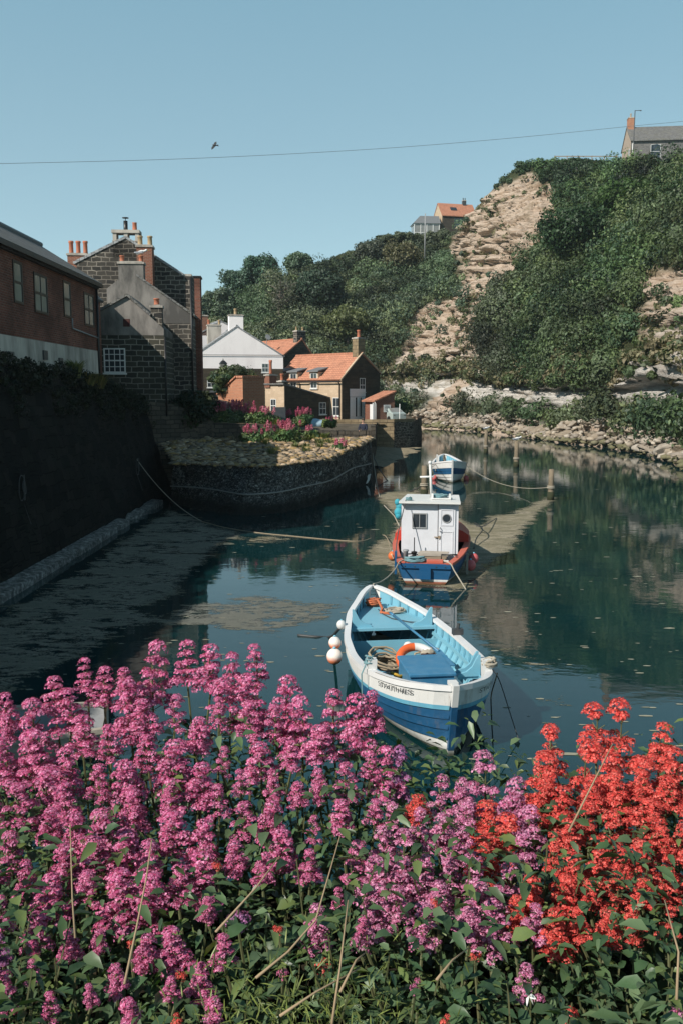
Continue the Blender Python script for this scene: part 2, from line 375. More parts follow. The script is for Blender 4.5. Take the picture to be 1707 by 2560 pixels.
# ------------------------------------------------------------------ water and river bed
m = NM('harbour_water', .03, .85); m.b.inputs['IOR'].default_value = 1.333
m.col(m.mix(m.ramp(m.noise(.16, 3), [(.4, 0), (.62, 1)]), (.003, .022, .024), (.004, .030, .033)))
co = m.co('Object', (1.0, 1.6, 1)); h = m.math('ADD', m.math('MULTIPLY', m.noise(1.1, 3, .5, co), .7), m.math('MULTIPLY', m.noise(4.5, 2, .5, co), .12))
m.bump(h, .10, .05); MT['water'] = m.mat
w = MB(); w.add([(-75, -12, 0), (75, -12, 0), (75, 200, 0), (-75, 200, 0)], [(0, 1, 2, 3)]); o = w.build('water', MT['water']); tag(o, kind='structure')
m = NM('bed_mud', .9); m.col((.03, .035, .025)); b = MB(); b.add([(-75, -12, -2.5), (75, -12, -2.5), (75, 200, -2.5), (-75, 200, -2.5)], [(0, 1, 2, 3)]); tag(b.build('riverbed_ground', m.mat), kind='structure')

# ------------------------------------------------------------------ the hill across the water
cu = np.array([380, 480, 560, 660, 760, 860, 967, 1029, 1100, 1157, 1200, 1260, 1290, 1340, 1415, 1518, 1600, 1640, 1707, 1800, 1950, 2300.])
v0 = np.array([1070, 1070, 1070, 1070, 1070, 1070, 1070, 1070, 1073, 1076, 1080, 1088, 1091, 1098, 1109, 1119, 1135, 1145, 1166, 1195, 1240, 1330.])
v2 = np.array([1045, 1045, 1045, 1045, 1045, 1045, 1045, 1045, 1040, 1042, 1046, 1055, 1057, 1060, 1066, 1072, 1085, 1095, 1105, 1125, 1160, 1230.])
v3 = np.array([960, 960, 960, 960, 960, 960, 958, 955, 950, 960, 970, 985, 985, 985, 985, 988, 985, 985, 992, 1000, 1010, 1040.])
v4 = np.array([935, 935, 935, 935, 935, 935, 930, 925, 922, 930, 934, 940, 938, 935, 930, 925, 890, 880, 875, 870, 860, 850.])
v7 = np.array([800, 775, 755, 700, 670, 635, 592, 592, 590, 568, 495, 440, 405, 399, 398, 398, 399, 398, 406, 412, 420, 440.]) + 9
Yt = np.array([180, 180, 178, 180, 184, 188, 195, 198, 200, 185, 172, 164, 162, 162, 160, 154, 148, 145, 140, 132, 118, 100.])
NU = 520; U = np.linspace(380, 2300, NU)
def su(a, k=3):
    f = np.interp(U, cu, a); g = np.exp(-.5 * (np.arange(-9, 10) / k) ** 2); g /= g.sum()
    return np.convolve(np.pad(f, 9, mode='edge'), g, 'valid')
v0, v2, v3, v4, v7, Yt = [su(a) for a in (v0, v2, v3, v4, v7, Yt)]
def grid_pt(v, Y=None, z=None):
    x, y = (U - 853.5) / FPX, (1280 - v) / FPX; dx, dy, dz = x, CP + y * SP, y * CP - SP
    t = Y / dy if Y is not None else (z - CAM_H) / dz
    return np.stack([dx * t, dy * t, CAM_H + dz * t], 1)
p0 = grid_pt(v0, z=0.0); Y0 = p0[:, 1]
rows = []; out = p0.copy(); out[:, 1] -= 3; out[:, 0] -= 2; out[:, 2] = -1.8
rows += [out, p0, grid_pt(v2, Y0 + 4.5), grid_pt(v3, Y0 + 9.5), grid_pt(v4, Y0 + 11)]
Y4 = Y0 + 11
for f in (.2, .4, .6, .8, .93): rows.append(grid_pt(v4 + (v7 - v4) * f, Y4 + (Yt - Y4) * f ** 1.25))
top = grid_pt(v7, Yt); rows.append(top)
for dy, dz in ((10, -.1), (60, -1.5), (300, -4)):
    q = top.copy(); q[:, 1] += dy; q[:, 0] += dy * .25; q[:, 2] += dz; rows.append(q)
rows = np.stack(rows, 0); NR0 = len(rows)
dens = [3, 14, 16, 14, 34, 34, 34, 34, 30, 18, 10, 12, 8]; par = np.concatenate([i + np.arange(d) / d for i, d in enumerate(dens)] + [[NR0 - 1]])
i0 = np.minimum(par.astype(int), NR0 - 2); fr = (par - i0)[:, None, None]
H = rows[i0] * (1 - fr) + rows[i0 + 1] * fr; NR = len(H)
def project(P):
    d = P - np.array([0, 0, CAM_H]); f = d[..., 1] * CP - d[..., 2] * SP; up = d[..., 1] * SP + d[..., 2] * CP
    return 853.5 + FPX * d[..., 0] / f, 1280 - FPX * up / f
HU, HV = project(H)
SC1 = D2S([(1200, 402), (1225, 398), (1246, 430), (1275, 442), (1272, 470), (1290, 545), (1270, 580), (1240, 575), (1228, 600), (1200, 615), (1180, 650), (1150, 668), (1128, 690), (1116, 730), (1108, 790), (1125, 850), (1165, 880), (1130, 905), (1040, 885), (940, 876), (885, 862), (890, 835), (920, 805), (940, 755), (965, 720), (1000, 698), (1050, 685), (1070, 660), (1060, 640), (1078, 605), (1050, 600), (1025, 575), (1045, 525), (1090, 488), (1132, 446)])
SC2 = D2S([(1575, 612), (1515, 620), (1480, 650), (1485, 690), (1458, 720), (1462, 760), (1442, 800), (1425, 830), (1398, 875), (1385, 900), (1440, 930), (1700, 935), (1900, 800), (1800, 640)])
SC3 = D2S([(860, 855), (1100, 858), (1180, 885), (1300, 895), (1420, 880), (1480, 850), (1600, 840), (1900, 830), (2000, 930), (1440, 925), (1300, 938), (1150, 930), (1040, 905), (860, 900)])
SC4 = D2S([(1068, 880), (1050, 920), (1018, 950), (1000, 985), (945, 990), (955, 965), (1005, 915), (1040, 875)])
wob = 9 * fbm(H.reshape(-1, 3) * .22, 4, 31).reshape(NR, NU); wob2 = 9 * fbm(H.reshape(-1, 3) * .22 + 40, 4, 32).reshape(NR, NU)
hu, hv = HU + wob, HV + wob2
rock = (inpoly(hu, hv, SC1) | inpoly(hu, hv, SC2)).astype(float); band = inpoly(hu, hv, SC3).astype(float); scree = inpoly(hu, hv, SC4).astype(float)
shore = ((par < 2.05)[:, None] * np.ones((1, NU))).astype(float); flatt = (par > 10.5)[:, None] * np.ones((1, NU))
rock = np.maximum(np.maximum(rock, band), np.maximum(scree, shore)) * (1 - flatt)
def blur(a, k):
    for ax in (0, 1): a = sum(np.roll(a, s, ax) for s in range(-k, k + 1)) / (2 * k + 1)
    return a
gx = np.gradient(H, axis=1); gy = np.gradient(H, axis=0); HN = np.cross(gx, gy); HN /= np.maximum(np.linalg.norm(HN, axis=2, keepdims=True), 1e-9)
sgn = np.sign((HN * (np.array([0, 40, CAM_H + 20]) - H)).sum(2, keepdims=True)); HN = HN * np.where(sgn == 0, 1, sgn)
Pf = H.reshape(-1, 3); soft = blur(rock, 2)
low = fbm(Pf * .085, 4, 3).reshape(NR, NU) * 2.3
def strata(P, th, seed):
    z = P[:, 2] / th + .45 * fbm(P * np.array([.06, .06, .06]), 2, seed + 9); k = np.floor(z); f = z - k
    a = vnoise(np.stack([P[:, 0] * .16, P[:, 1] * .16, k * 7.3], 1), seed); b = vnoise(np.stack([P[:, 0] * .7, P[:, 1] * .7, k * 3.1], 1), seed + 1)
    a = np.round(a * 2.2) / 2.2 * .8 + a * .2; b = np.round(b * 2.2) / 2.2 * .8 + b * .2
    return a * .80 + b * .55 - .6 * (f > .80)
ledge = (strata(Pf, 1.3, 50) * 1.35 + strata(Pf, .55, 60) * .55 + vnoise(Pf * np.array([1.6, 1.6, 2.2]), 71) * .30).reshape(NR, NU)
fine = fbm(Pf * np.array([.9, .9, 1.4]), 4, 12).reshape(NR, NU) * .28
over = np.exp(-((HV - (np.interp(U, U, v3) - 16)[None]) / 14) ** 2) * band * -2.0
amp = np.where((par < 1.6)[:, None], .25, 1.0) * (1 - .6 * flatt) * np.clip(par - .6, 0, 1)[:, None]
HH = HN.copy(); HH[..., 2] *= .15; HH /= np.maximum(np.linalg.norm(HH, axis=2, keepdims=True), 1e-9)
crag = 1 + 1.1 * np.exp(-((HV - 625) / 55) ** 2) * (HU < 1400)
dn_ = (low * (1 - .3 * soft) + (1 - soft) * fine * .6) * amp * np.where(np.abs(par - 10)[:, None] < 1, .35, 1)
dh_ = (soft * (ledge * .92 * crag + fine) + over) * amp * np.where(np.abs(par - 10)[:, None] < 1, .35, 1)
H2 = H + HN * dn_[..., None] + HH * dh_[..., None]
idx = np.arange(NR * NU).reshape(NR, NU)
F = np.stack([idx[:-1, :-1], idx[:-1, 1:], idx[1:, 1:], idx[1:, :-1]], -1).reshape(-1, 4)
white = np.clip(1.25 - (H2[..., 2] - 4.5) / 7.0, 0, 1) * (1 - scree) * (1 - shore)
m = NM('hillside_rock_and_soil', .95, .15); a = m.t.nodes.new('ShaderNodeSeparateColor'); m.L(m.attr('tint'), a.inputs[0])
cs = m.co('Object', (.16, .16, 1.7)); st = m.noise(1.0, 9, .74, cs, .25)
sand = m.ramp(st, [(.26, (.13, .09, .065)), (.38, (.38, .27, .19)), (.52, (.56, .45, .36)), (.64, (.43, .33, .25)), (.75, (.60, .53, .45))])
pale = m.ramp(st, [(.28, (.10, .09, .08)), (.42, (.42, .39, .35)), (.6, (.68, .64, .59)), (.75, (.50, .46, .41))])
rk = m.mix(a.outputs[1], sand, pale); rk = m.mix(m.ramp(m.noise(.35, 7, .75), [(.52, 0), (.66, .5)]), rk, (.20, .15, .075))
soil = m.ramp(m.noise(.6, 5, .7), [(.35, (.035, .045, .02)), (.6, (.06, .065, .03)), (.75, (.13, .10, .05))])
m.col(m.mix(a.outputs[0], soil, rk)); m.bump(m.math('ADD', m.noise(2.2, 8, .75, m.co('Object', (1, 1, 2.5))), m.math('MULTIPLY', m.vor(1.3, co=m.co('Object', (.7, .7, 2))), .5)), 1.0, .45); MT['hill'] = m.mat
tint = np.stack([soft, white, scree], -1).reshape(-1, 3)
hill = npmesh('hill', H2.reshape(-1, 3), F, MT['hill'], colour=tint); tag(hill, kind='structure')
# scrub: countless shrubs covering the slope
vis = (par > 2.0) & (par < 10.9)
cand = np.argwhere(vis[:, None] & np.ones((1, NU), bool)); cell = np.linalg.norm(np.cross(gx, gy), axis=2)
ci, cj = cand[:, 0], cand[:, 1]; wgt = cell[ci, cj] * (1 - np.clip(blur(rock, 3)[ci, cj] * 1.5, 0, 1) * np.where((HV[ci, cj] > 690) & (par[ci] > 3.2), .93, .985))
wgt = np.maximum(wgt, 0); wgt[U[cj] > 1900] *= .25
NB = 4600; pick = cand[rng.choice(len(cand), NB, p=wgt / wgt.sum())]
C = H2[pick[:, 0], pick[:, 1]]; nn = HN[pick[:, 0], pick[:, 1]]
rad = .50 + 2.1 * rng.random(NB) ** 2.2; edge = np.abs(par[pick[:, 0]] - 10) < .9; rad[edge] *= .55
nearscar = soft[pick[:, 0], pick[:, 1]] > .05; rad[nearscar] *= .6
C = C + nn * (rad * .45)[:, None]
patch = fbm(C * .045, 3, 77); colr = GREENS[np.clip(((patch * .8 + .5) * len(GREENS)).astype(int) + rng.integers(-1, 2, NB), 0, len(GREENS) - 1)] * (.8 + .5 * rng.random((NB, 1)))
rt = HU[pick[:, 0], pick[:, 1]] > 1300; colr[rt] *= np.array([.95, 1.10, .80]); colr[~rt] *= 1.25; lo_ = par[pick[:, 0]] < 3.3; colr[lo_] *= np.array([1.15, 1.05, 1.25])
dist = np.linalg.norm(C, axis=1)
gr = colr.mean(1, keepdims=True); mixk = np.where(rt, .30, .40)[:, None]; colr = colr * (1 - mixk) + gr * np.array([1.02, 1.06, .86]) * mixk
tone = 1 + .75 * fbm(C * .16, 3, 55)[:, None]; colr = np.clip(colr * tone, .008, .3)
V1, F1, C1 = bushes(C, rad, 185, .20, colr)
# dry grass hanging over the pale band
wg = cell[ci, cj] * (np.exp(-((HV[ci, cj] - v4[cj]) / 22) ** 2) + .10 * rock[ci, cj] * (par[ci] > 3.5) * (fbm(H2[ci, cj] * .2, 3, 8) > .15)) * (HU[ci, cj] > 930)
NG = 1500; pk = cand[rng.choice(len(cand), NG, p=wg / wg.sum())]; G = H2[pk[:, 0], pk[:, 1]] + HN[pk[:, 0], pk[:, 1]] * .15
gc = np.array([(.17, .155, .085), (.115, .125, .06), (.075, .10, .045), (.23, .195, .12)])[rng.integers(0, 4, NG)]
V2, F2, C2 = bushes(G, .35 + .4 * rng.random(NG), 30, .26, gc, .9, -.4)
VV = np.concatenate([V1, V2]); FF = np.concatenate([F1, F2 + len(V1)]); CC = np.concatenate([C1, C2])
o = npmesh('hillside_scrub', VV, FF, MT['leaf'], colour=CC); tag(o, kind='stuff')

# ------------------------------------------------------------------ boulders of the rock bank
m = NM('bank_boulder', .9, .2); r_ = m.rand(); cc = m.ramp(r_, [(0, (.22, .18, .135)), (.35, (.34, .285, .22)), (.7, (.28, .245, .205)), (1, (.42, .38, .33))])
m.col(m.mix(m.ramp(m.noise(2.5, 6, .7), [(.4, 0), (.7, .6)]), cc, (.16, .12, .08))); m.bump(m.noise(5, 8, .7), .8, .08); MT['boulder'] = m.mat
m = NM('weedy_boulder', .9, .2); m.col(m.mix(m.ramp(m.noise(2.5, 6, .7), [(.35, 0), (.65, 1)]), (.22, .19, .13), (.075, .085, .025))); m.bump(m.noise(5, 8, .7), .8, .08); MT['boulder_weed'] = m.mat
def boulder_mesh(seed):
    bm = bmesh.new(); bmesh.ops.create_icosphere(bm, subdivisions=3, radius=.5)
    q = np.array([v.co[:] for v in bm.verts]); r0 = np.random.default_rng(seed)
    for _ in range(9):      # split faces: flat cleaved planes
        n = unit(r0.normal(size=(1, 3)))[0]; d = .26 + .16 * r0.random(); ex = np.maximum(q @ n - d, 0); q -= ex[:, None] * n
    q *= np.array([1.25, .95, .62]); q += (fbm(q * 3 + seed, 3, seed) * .03)[:, None] * unit(q)
    for v, c in zip(bm.verts, q): v.co = c
    me = bpy.data.meshes.new('boulder'); bm.to_mesh(me); bm.free(); me.materials.append(MT['boulder']); return me
BMESH = [boulder_mesh(s) for s in range(9)]
def put_boulder(p, s, me=None, mat=None):
    o = bpy.data.objects.new('boulder', me or rnd.choice(BMESH)); col.objects.link(o); o.location = p
    o.rotation_euler = (rnd.uniform(-.35, .35), rnd.uniform(-.35, .35), rnd.uniform(0, 6.28)); o.scale = (s * rnd.uniform(.8, 1.3), s * rnd.uniform(.8, 1.1), s * rnd.uniform(.7, 1.1))
    if mat: o.material_slots[0].link = 'OBJECT'; o.material_slots[0].material = mat
    return o
jj = [j for j in range(NU) if 955 < U[j] < 1760]; nb = 0
for k in range(297):
    j = rnd.choice(jj); f = rnd.random() ** .8; ip = int(np.searchsorted(par, 1 + f * 1.05)); p = H2[ip, j]
    s = rnd.uniform(.7, 1.75) * (1.1 if f < .6 else .85)
    o = put_boulder((p[0], p[1], p[2] + .12 * s), s, None, MT['boulder_weed'] if f < .16 else None)
    if f < .16: tag(o, 'weed-stained boulder at the waterline of the rock bank below the cliff', 'boulder', 'weedy boulders at the waterline')
    else: tag(o, 'tan angular boulder lying in the rock bank below the cliff', 'boulder', 'boulders of the far rock bank')

# smaller stones of the bank, far too many to count
V = []; F = []; C = []; bm = bmesh.new(); bmesh.ops.create_icosphere(bm, subdivisions=1, radius=.5); ib = np.array([v.co[:] for v in bm.verts]); itri = np.array([[v.index for v in f.verts] for f in bm.faces]); bm.free()
for k in range(2600):
    j = int(rng.integers(jj[0], jj[-1])); f = rng.random() ** .9; p = H2[int(np.searchsorted(par, 1 + f * 1.1)), j]; s = .25 + .65 * rng.random() ** 1.6
    q = ib * (1 + .22 * rng.normal(size=(len(ib), 1))) * s * np.array([1.3, .9, .6]); a = rng.random() * 6.28; q = q @ np.array([[math.cos(a), math.sin(a), 0], [-math.sin(a), math.cos(a), 0], [0, 0, 1]])
    V.append(q + p + rng.normal(size=3) * np.array([.5, .5, .05]) + [0, 0, .10]); F.append(itri + len(ib) * k)
    c = np.array([(.34, .285, .22), (.27, .23, .18), (.42, .37, .31), (.30, .26, .22)][int(rng.integers(0, 4))]) * (.75 + .5 * rng.random())
    if f < .18: c = c * .3 + np.array([.06, .065, .02])
    C.append(np.tile(c, (len(ib), 1)))
m = NM('bank_stone', .9, .2); m.col(m.mix(m.ramp(m.noise(4, 5, .7), [(.4, 0), (.75, .5)]), m.attr('tint'), (.14, .11, .07))); m.bump(m.noise(7, 5), .6, .05)
tag(npmesh('bank_stones', np.concatenate(V), np.concatenate(F), m.mat, colour=np.concatenate(C)), kind='stuff')
# ------------------------------------------------------------------ trees one can tell apart
def tree(p, h, w, label, colr, group=None, n=60, per=120, size=.26, name='leafy_tree', bare=False):
    e = empty(name, p, rnd.uniform(0, 6), label, 'tree', group); b = MB(); tips = []
    b.tube([(0, 0, -1.5), (.05 * h * rnd.uniform(-1, 1), 0, h * .3), (0, .04 * h * rnd.uniform(-1, 1), h * .62), (0, 0, h * .85)], [.035 * h, .028 * h, .016 * h, .006 * h], 8)
    for i in range(11):
        a = i * 2.4; z0 = h * rnd.uniform(.25, .65); q = Vector((math.cos(a) * w * .40 * rnd.uniform(.6, 1.1), math.sin(a) * w * .40 * rnd.uniform(.6, 1.1), z0 + h * rnd.uniform(.12, .3))); b.tube([(0, 0, z0), tuple(q * .5 + Vector((0, 0, z0 * .5 + .1 * h * .3))), tuple(q)], [.014 * h, .009 * h, .003 * h], 6); tips.append(q)
    b.build('trunk', MT['bark'], e)
    d = unit(rng.normal(size=(n, 3))); Cb = d * np.array([w * .40, w * .40, h * .36]) * (.35 + .65 * rng.random((n, 1)) ** .5) + np.array([0, 0, h * .60]); rr = w * (.09 + .10 * rng.random(n))
    if bare: Cb = Cb[: n // 5]; rr = rr[: n // 5]
    cc = np.array(colr) * (.75 + .5 * rng.random((len(Cb), 1))); V, F, Cc = bushes(Cb, rr, per, size, cc, .85, .2); npmesh('crown', V, F, MT['leaf'], e, colour=Cc); return e
def hz(u, v): # the hill point seen at a pixel
    d = (HU - u) ** 2 + (HV - v) ** 2; d[par < 2.2] = 1e9; d[par > 10.2] = 1e9; k = np.unravel_index(np.argmin(d), d.shape); return Vector(H2[k])
TG = 'trees along the far hill skyline'
tree(hz(500, 800) + Vector((0, 0, -1)), 6.5, 6.0, 'dark blue green tree at the foot of the far hill beside the stone house', (.035, .075, .06), TG)
tree(hz(545, 790) + Vector((0, 0, -1)), 6.5, 8, 'pale green broad tree on the hill just behind the white house', (.10, .14, .09), TG)
tree(hz(600, 745) + Vector((0, 0, -1)), 6.5, 8.5, 'rounded blue green tree breaking the low end of the hill skyline', (.075, .13, .09), TG)
tree(hz(655, 705) + Vector((0, 0, -1)), 6.5, 9.5, 'large dense tree on the hill skyline between two paler trees', (.06, .115, .075), TG)
tree(hz(742, 672) + Vector((0, 0, -1)), 4.8, 6, 'small loose topped tree standing highest among the skyline trees', (.10, .15, .10), TG)
tree(hz(800, 790), 7.5, 11, 'dark glossy sycamore like tree in the middle of the wooded slope', (.04, .065, .042), None, 90, 170)
tree(hz(700, 800), 9, 9, 'thin grey tree with bare forked limbs on the wooded slope', (.10, .105, .075), None, 60, 90, .22, 'bare_tree', True)
tree(hz(1000, 690), 6, 9, 'olive brown bushy tree below the orange roofed hill house', (.12, .115, .06), None, 60)
tree(hz(930, 650), 5, 8, 'grey green bushy tree on the upper wooded slope', (.09, .105, .075), None, 60)
tree(hz(870, 850), 6, 9, 'yellow green bushy tree low on the slope above the long cottage', (.12, .14, .06), None, 60)
tree(hz(1440, 660), 6, 12, 'dark green thicket tree on the bulge of the near hill', (.026, .055, .02), None, 80)
tree(hz(1560, 560), 5, 10, 'bright green thicket tree high on the near hill', (.045, .085, .022), None, 80)

for u_, v_, h_, w_ in ((1005, 606, 2.2, 5), (1040, 612, 2.2, 5), (1075, 612, 2.4, 5), (1110, 606, 2.4, 5), (965, 610, 2.2, 5)):
    tree(hz(u_, v_), h_, w_, 'low spreading thorn bush on the hill edge below the glass conservatory', (.085, .105, .06), 'thorn bushes below the conservatory', 34, 120, .22, 'thorn_bush')
# ------------------------------------------------------------------ windows and houses
def window(parent, M, x, z, w, h, nx=2, ny=2, frame='white', pane='glass', sill=True, name='window', fw=.06, proud=.03, hung=True):
    """window on a wall: M maps (along wall, out of wall, up) to the parent's space; x,z lower left corner"""
    f = MB()
    def b(x0, x1, z0, z1, y0, y1): f.hexa([M @ Vector(p) for p in ((x0, y0, z0), (x1, y0, z0), (x1, y1, z0), (x0, y1, z0), (x0, y0, z1), (x1, y0, z1), (x1, y1, z1), (x0, y1, z1))])
    b(x, x + fw, z, z + h, -.06, proud); b(x + w - fw, x + w, z, z + h, -.06, proud)
    b(x + fw, x + w - fw, z + h - fw, z + h, -.06, proud); b(x + fw, x + w - fw, z, z + fw, -.06, proud)
    for i in range(1, nx): c = x + w * i / nx; b(c - fw * .28, c + fw * .28, z + fw, z + h - fw, -.04, proud - .006)
    for i in range(1, ny):
        c = z + h * i / ny; t = fw * .28 if not (hung and i * 2 == ny) else fw * .5
        b(x + fw, x + w - fw, c - t, c + t, -.04, proud - .003)
    o = f.build(name, MT[frame], parent)
    g = MB(); g.hexa([M @ Vector(p) for p in ((x + fw * .5, -.05, z + fw * .5), (x + w - fw * .5, -.05, z + fw * .5), (x + w - fw * .5, .006, z + fw * .5), (x + fw * .5, .006, z + fw * .5), (x + fw * .5, -.05, z + h - fw * .5), (x + w - fw * .5, -.05, z + h - fw * .5), (x + w - fw * .5, .006, z + h - fw * .5), (x + fw * .5, .006, z + h - fw * .5))])
    g.build('pane', MT[pane], o)
    if sill:
        s_ = MB(); s_.hexa([M @ Vector(p) for p in ((x - .06, -.04, z - .09), (x + w + .06, -.04, z - .09), (x + w + .06, .09, z - .09), (x - .06, .09, z - .09), (x - .06, -.04, z - .004), (x + w + .06, -.04, z - .004), (x + w + .06, .085, z - .012), (x - .06, .085, z - .012))]); s_.build('sill', MT['concrete' if frame != 'white' else 'white'], o)
    return o
def faceM(kind, W, D):
    """wall frames of a house: local x along gable 0..W, y along ridge 0..D"""
    if kind == 'front': return Matrix(((1, 0, 0, 0), (0, -1, 0, 0), (0, 0, 1, 0), (0, 0, 0, 1)))            # gable y=0
    if kind == 'left': return Matrix(((0, -1, 0, 0), (-1, 0, 0, D), (0, 0, 1, 0), (0, 0, 0, 1)))            # x=0, runs from back to front
    if kind == 'right': return Matrix(((0, 1, 0, W), (1, 0, 0, 0), (0, 0, 1, 0), (0, 0, 0, 1)))
def house(root, W, D, zl, zr, xa, za, wallm, roofm, name='wall', over=.12, th=.14, coping=None, z0=-1.0, verge=.05):
    """gabled body: eaves zl at x=0 and zr at x=W, apex (xa, za)"""
    pr = [(0, z0), (W, z0), (W, zr), (xa, za), (0, zl)]
    b = MB(); b.prism([(x, 0, z) for x, z in pr], (0, D, 0)); w = b.build(name, MT[wallm], root)
    r = MB()
    for (x0, z0_, x1, z1) in ((0, zl, xa, za), (W, zr, xa, za)):
        d = Vector((x1 - x0, 0, z1 - z0_)).normalized(); s = -1 if x0 < x1 else 1
        n = Vector((-d.z, 0, d.x)) if d.x > 0 else Vector((d.z, 0, -d.x))
        e = Vector((x0, 0, z0_)) - d * over; t = Vector((x1, 0, z1))
        lo = n * .012; hi = n * (.012 + th)
        topx = t + hi; topx = topx + d * (abs((xa - topx.x) / d.x)) if abs(d.x) > 1e-6 else topx
        lowx = t + lo; lowx = lowx + d * (abs((xa - lowx.x) / d.x))
        q = [e + lo, lowx, topx, e + hi]
        r.prism([(p.x, -verge, p.z) for p in q], (0, D + 2 * verge, 0))
    rf = r.build('roof', MT[roofm], root)
    rt = MB(); rt.tube([(xa, -verge, za + th + .05), (xa, D + verge, za + th + .05)], .1, 8); rt.build('ridge_tiles', MT[coping or roofm], rf)
    return w, rf
def chimney(parent, x, y, z0, w, d, h, matn, pots=1, potm='pot', pot_h=.5, cap=True, potr=.13, name='chimney'):
    b = MB(); b.bx(x - w / 2, x + w / 2, y - d / 2, y + d / 2, z0, z0 + h)
    c = b.build(name, MT[matn], parent)
    if cap:
        k = MB(); k.bx(x - w / 2 - .06, x + w / 2 + .06, y - d / 2 - .06, y + d / 2 + .06, z0 + h + .002, z0 + h + .12); k.bx(x - w / 2 + .08, x + w / 2 - .08, y - d / 2 + .08, y + d / 2 - .08, z0 + h + .12, z0 + h + .17); k.build('chimney_cap', MT['concrete'], c)
    for i in range(pots):
        px = x + (0 if pots == 1 else (i / (pots - 1) - .5) * (w - .34)); p = MB()
        p.lathe([(potr, 0), (potr * .85, pot_h * .1), (potr * .8, pot_h * .8), (potr * 1.0, pot_h * .86), (potr * .95, pot_h), (potr * .6, pot_h)], 12, (px, y, z0 + h + (.17 if cap else .002)))
        p.build('chimney_pot', MT[potm if isinstance(potm, str) else potm[i]], c, True)
    return c
def pipe(parent, pts, r=.045, matn='black', name='drainpipe'):
    b = MB(); b.tube(pts, r, 8); return b.build(name, MT[matn], parent, True)

# ---- brick building at the top of the harbour wall
bb = empty('brick_building', (-11.0, 27.0, 5.6), 0, 'long dark brick building with slate roof above the harbour wall', 'building')
Lb = 13.4; eave = 4.65; brick0 = 1.62
b = MB(); b.bx(-4.8, 0, 0, Lb, brick0, eave); wl_ = b.build('wall', MT['brick_dark'], bb)
b = MB(); b.prism([(-4.8, 0, eave + .002), (0, 0, eave + .002), (-2.4, 0, eave + 1.43)], (0, Lb, 0)); b.build('gable', MT['brick_dark'], bb)
b = MB(); b.hexa([(-4.7, .9, -1.6), (.09, .9, -1.6), (.09, Lb + .02, -1.6), (-4.7, Lb + .02, -1.6), (-4.7, .3, brick0 - .003), (.03, .3, brick0 - .003), (.03, Lb + .01, brick0 - .003), (-4.7, Lb + .01, brick0 - .003)])
for yv, zv in ((2.3, .5), (6.0, .75), (8.0, .55)):
    pass
pl_ = b.build('rendered_plinth', MT['concrete'], bb)
for yv, zv in ((2.4, .75), (5.8, .95), (7.6, .75)): v = MB(); v.bx(.04, .10, yv, yv + .42, zv, zv + .34); v.build('vent', MT['dark_grey'], pl_)
b = MB(); b.bx(-4.8, -.01, -.35, .9, -1.6, brick0 - .003); b.build('stone_pier', MT['stone_low'], bb)
r = MB()
for s, xa in ((1, 0.0), (-1, -4.8)):
    e = Vector((xa + .22 * s, 0, eave - .15)); t = Vector((-2.4, 0, eave + 1.45)); n = Vector((s * .63, 0, .77))
    r.prism([(p.x, -.12, p.z) for p in (e, t, t + Vector((0, 0, .16)), e + n * .12)], (0, Lb + .2, 0))
rf = r.build('roof', MT['slate'], bb)
rt = MB(); rt.tube([(-2.4, -.15, eave + 1.65), (-2.4, Lb + .1, eave + 1.65)], .11, 8); rt.build('ridge_tiles', MT['lead'], rf)
g = MB(); g.bx(.2, .34, -.1, Lb + .08, eave - .26, eave - .10); g.build('gutter', MT['black'], bb)
g = MB(); g.bx(.01, .16, -.05, Lb, eave - .30, eave - .12); g.build('fascia_board', MT['dark_grey'], bb)
pipe(bb, [(.08, Lb - .12, eave - .3), (.08, Lb - .12, -.6)], .055)
pipe(bb, [(.06, 9.55, 2.75), (.06, 9.55, 2.35), (.07, Lb - .2, 2.2)], .03, 'grey', 'waste_pipe')
FM = Matrix(((0, 1, 0, 0), (1, 0, 0, 0), (0, 0, 1, 0), (0, 0, 0, 1)))
for u0, u1, nx in ((33, 56, 1), (84, 117, 2), (157, 175, 1), (208, 232, 2)):
    a = WX(u0, 700, -11.0).y - 27; c = WX(u1, 700, -11.0).y - 27
    window(bb, FM, a, 2.75 if nx == 1 else 2.62, c - a, 1.42, nx, 2, 'black', 'glass_pale', False, fw=.09)
# slate roofed range hidden behind it
sr = empty('slate_roofed_range', (-16.4, 40.7, 5.6), 0, 'dark slate roof rising behind the brick building', 'building')
house(sr, 4.0, 5.6, 4.4, 4.4, 2.3, 6.0, 'brick_dark', 'slate', z0=-1, verge=.1)
# ---- stone house: two gables and a lean-to gable in front
sh = empty('stone_house', (-13.08, 47.6, 5.0), R(4), 'soot blackened stone house of stacked gables with several chimneys', 'house')
def at(o, p): return o.matrix_world.inverted() @ Vector(p)
# back body
W3 = 4.75; k = MB(); D3 = 3.2; y3 = 8.2; x3 = -.6
k.prism([(-2.6, y3, -1), (4.35, y3, -1), (4.35, y3, 7.55), (3.85, y3, 7.55), (.42, y3, 9.75), (-2.6, y3, 8.25)], (0, D3, 0)); k.build('rear_wall', MT['stone_black'], sh)
r = MB()
r.prism([(-2.75, y3 - .06, 8.20), (.42, y3 - .06, 9.77), (.42, y3 - .06, 9.93), (-2.82, y3 - .06, 8.34)], (0, D3, 0))
r.prism([(3.85, y3 - .06, 7.57), (.42, y3 - .06, 9.77), (.42, y3 - .06, 9.93), (3.9, y3 - .06, 7.70)], (0, D3, 0)); r.build('roof', MT['slate_pale'], sh)
k = MB(); k.bx(3.86, 4.37, y3 + .02, y3 + D3, 7.552, 7.68); k.build('parapet_cap', MT['concrete'], sh)
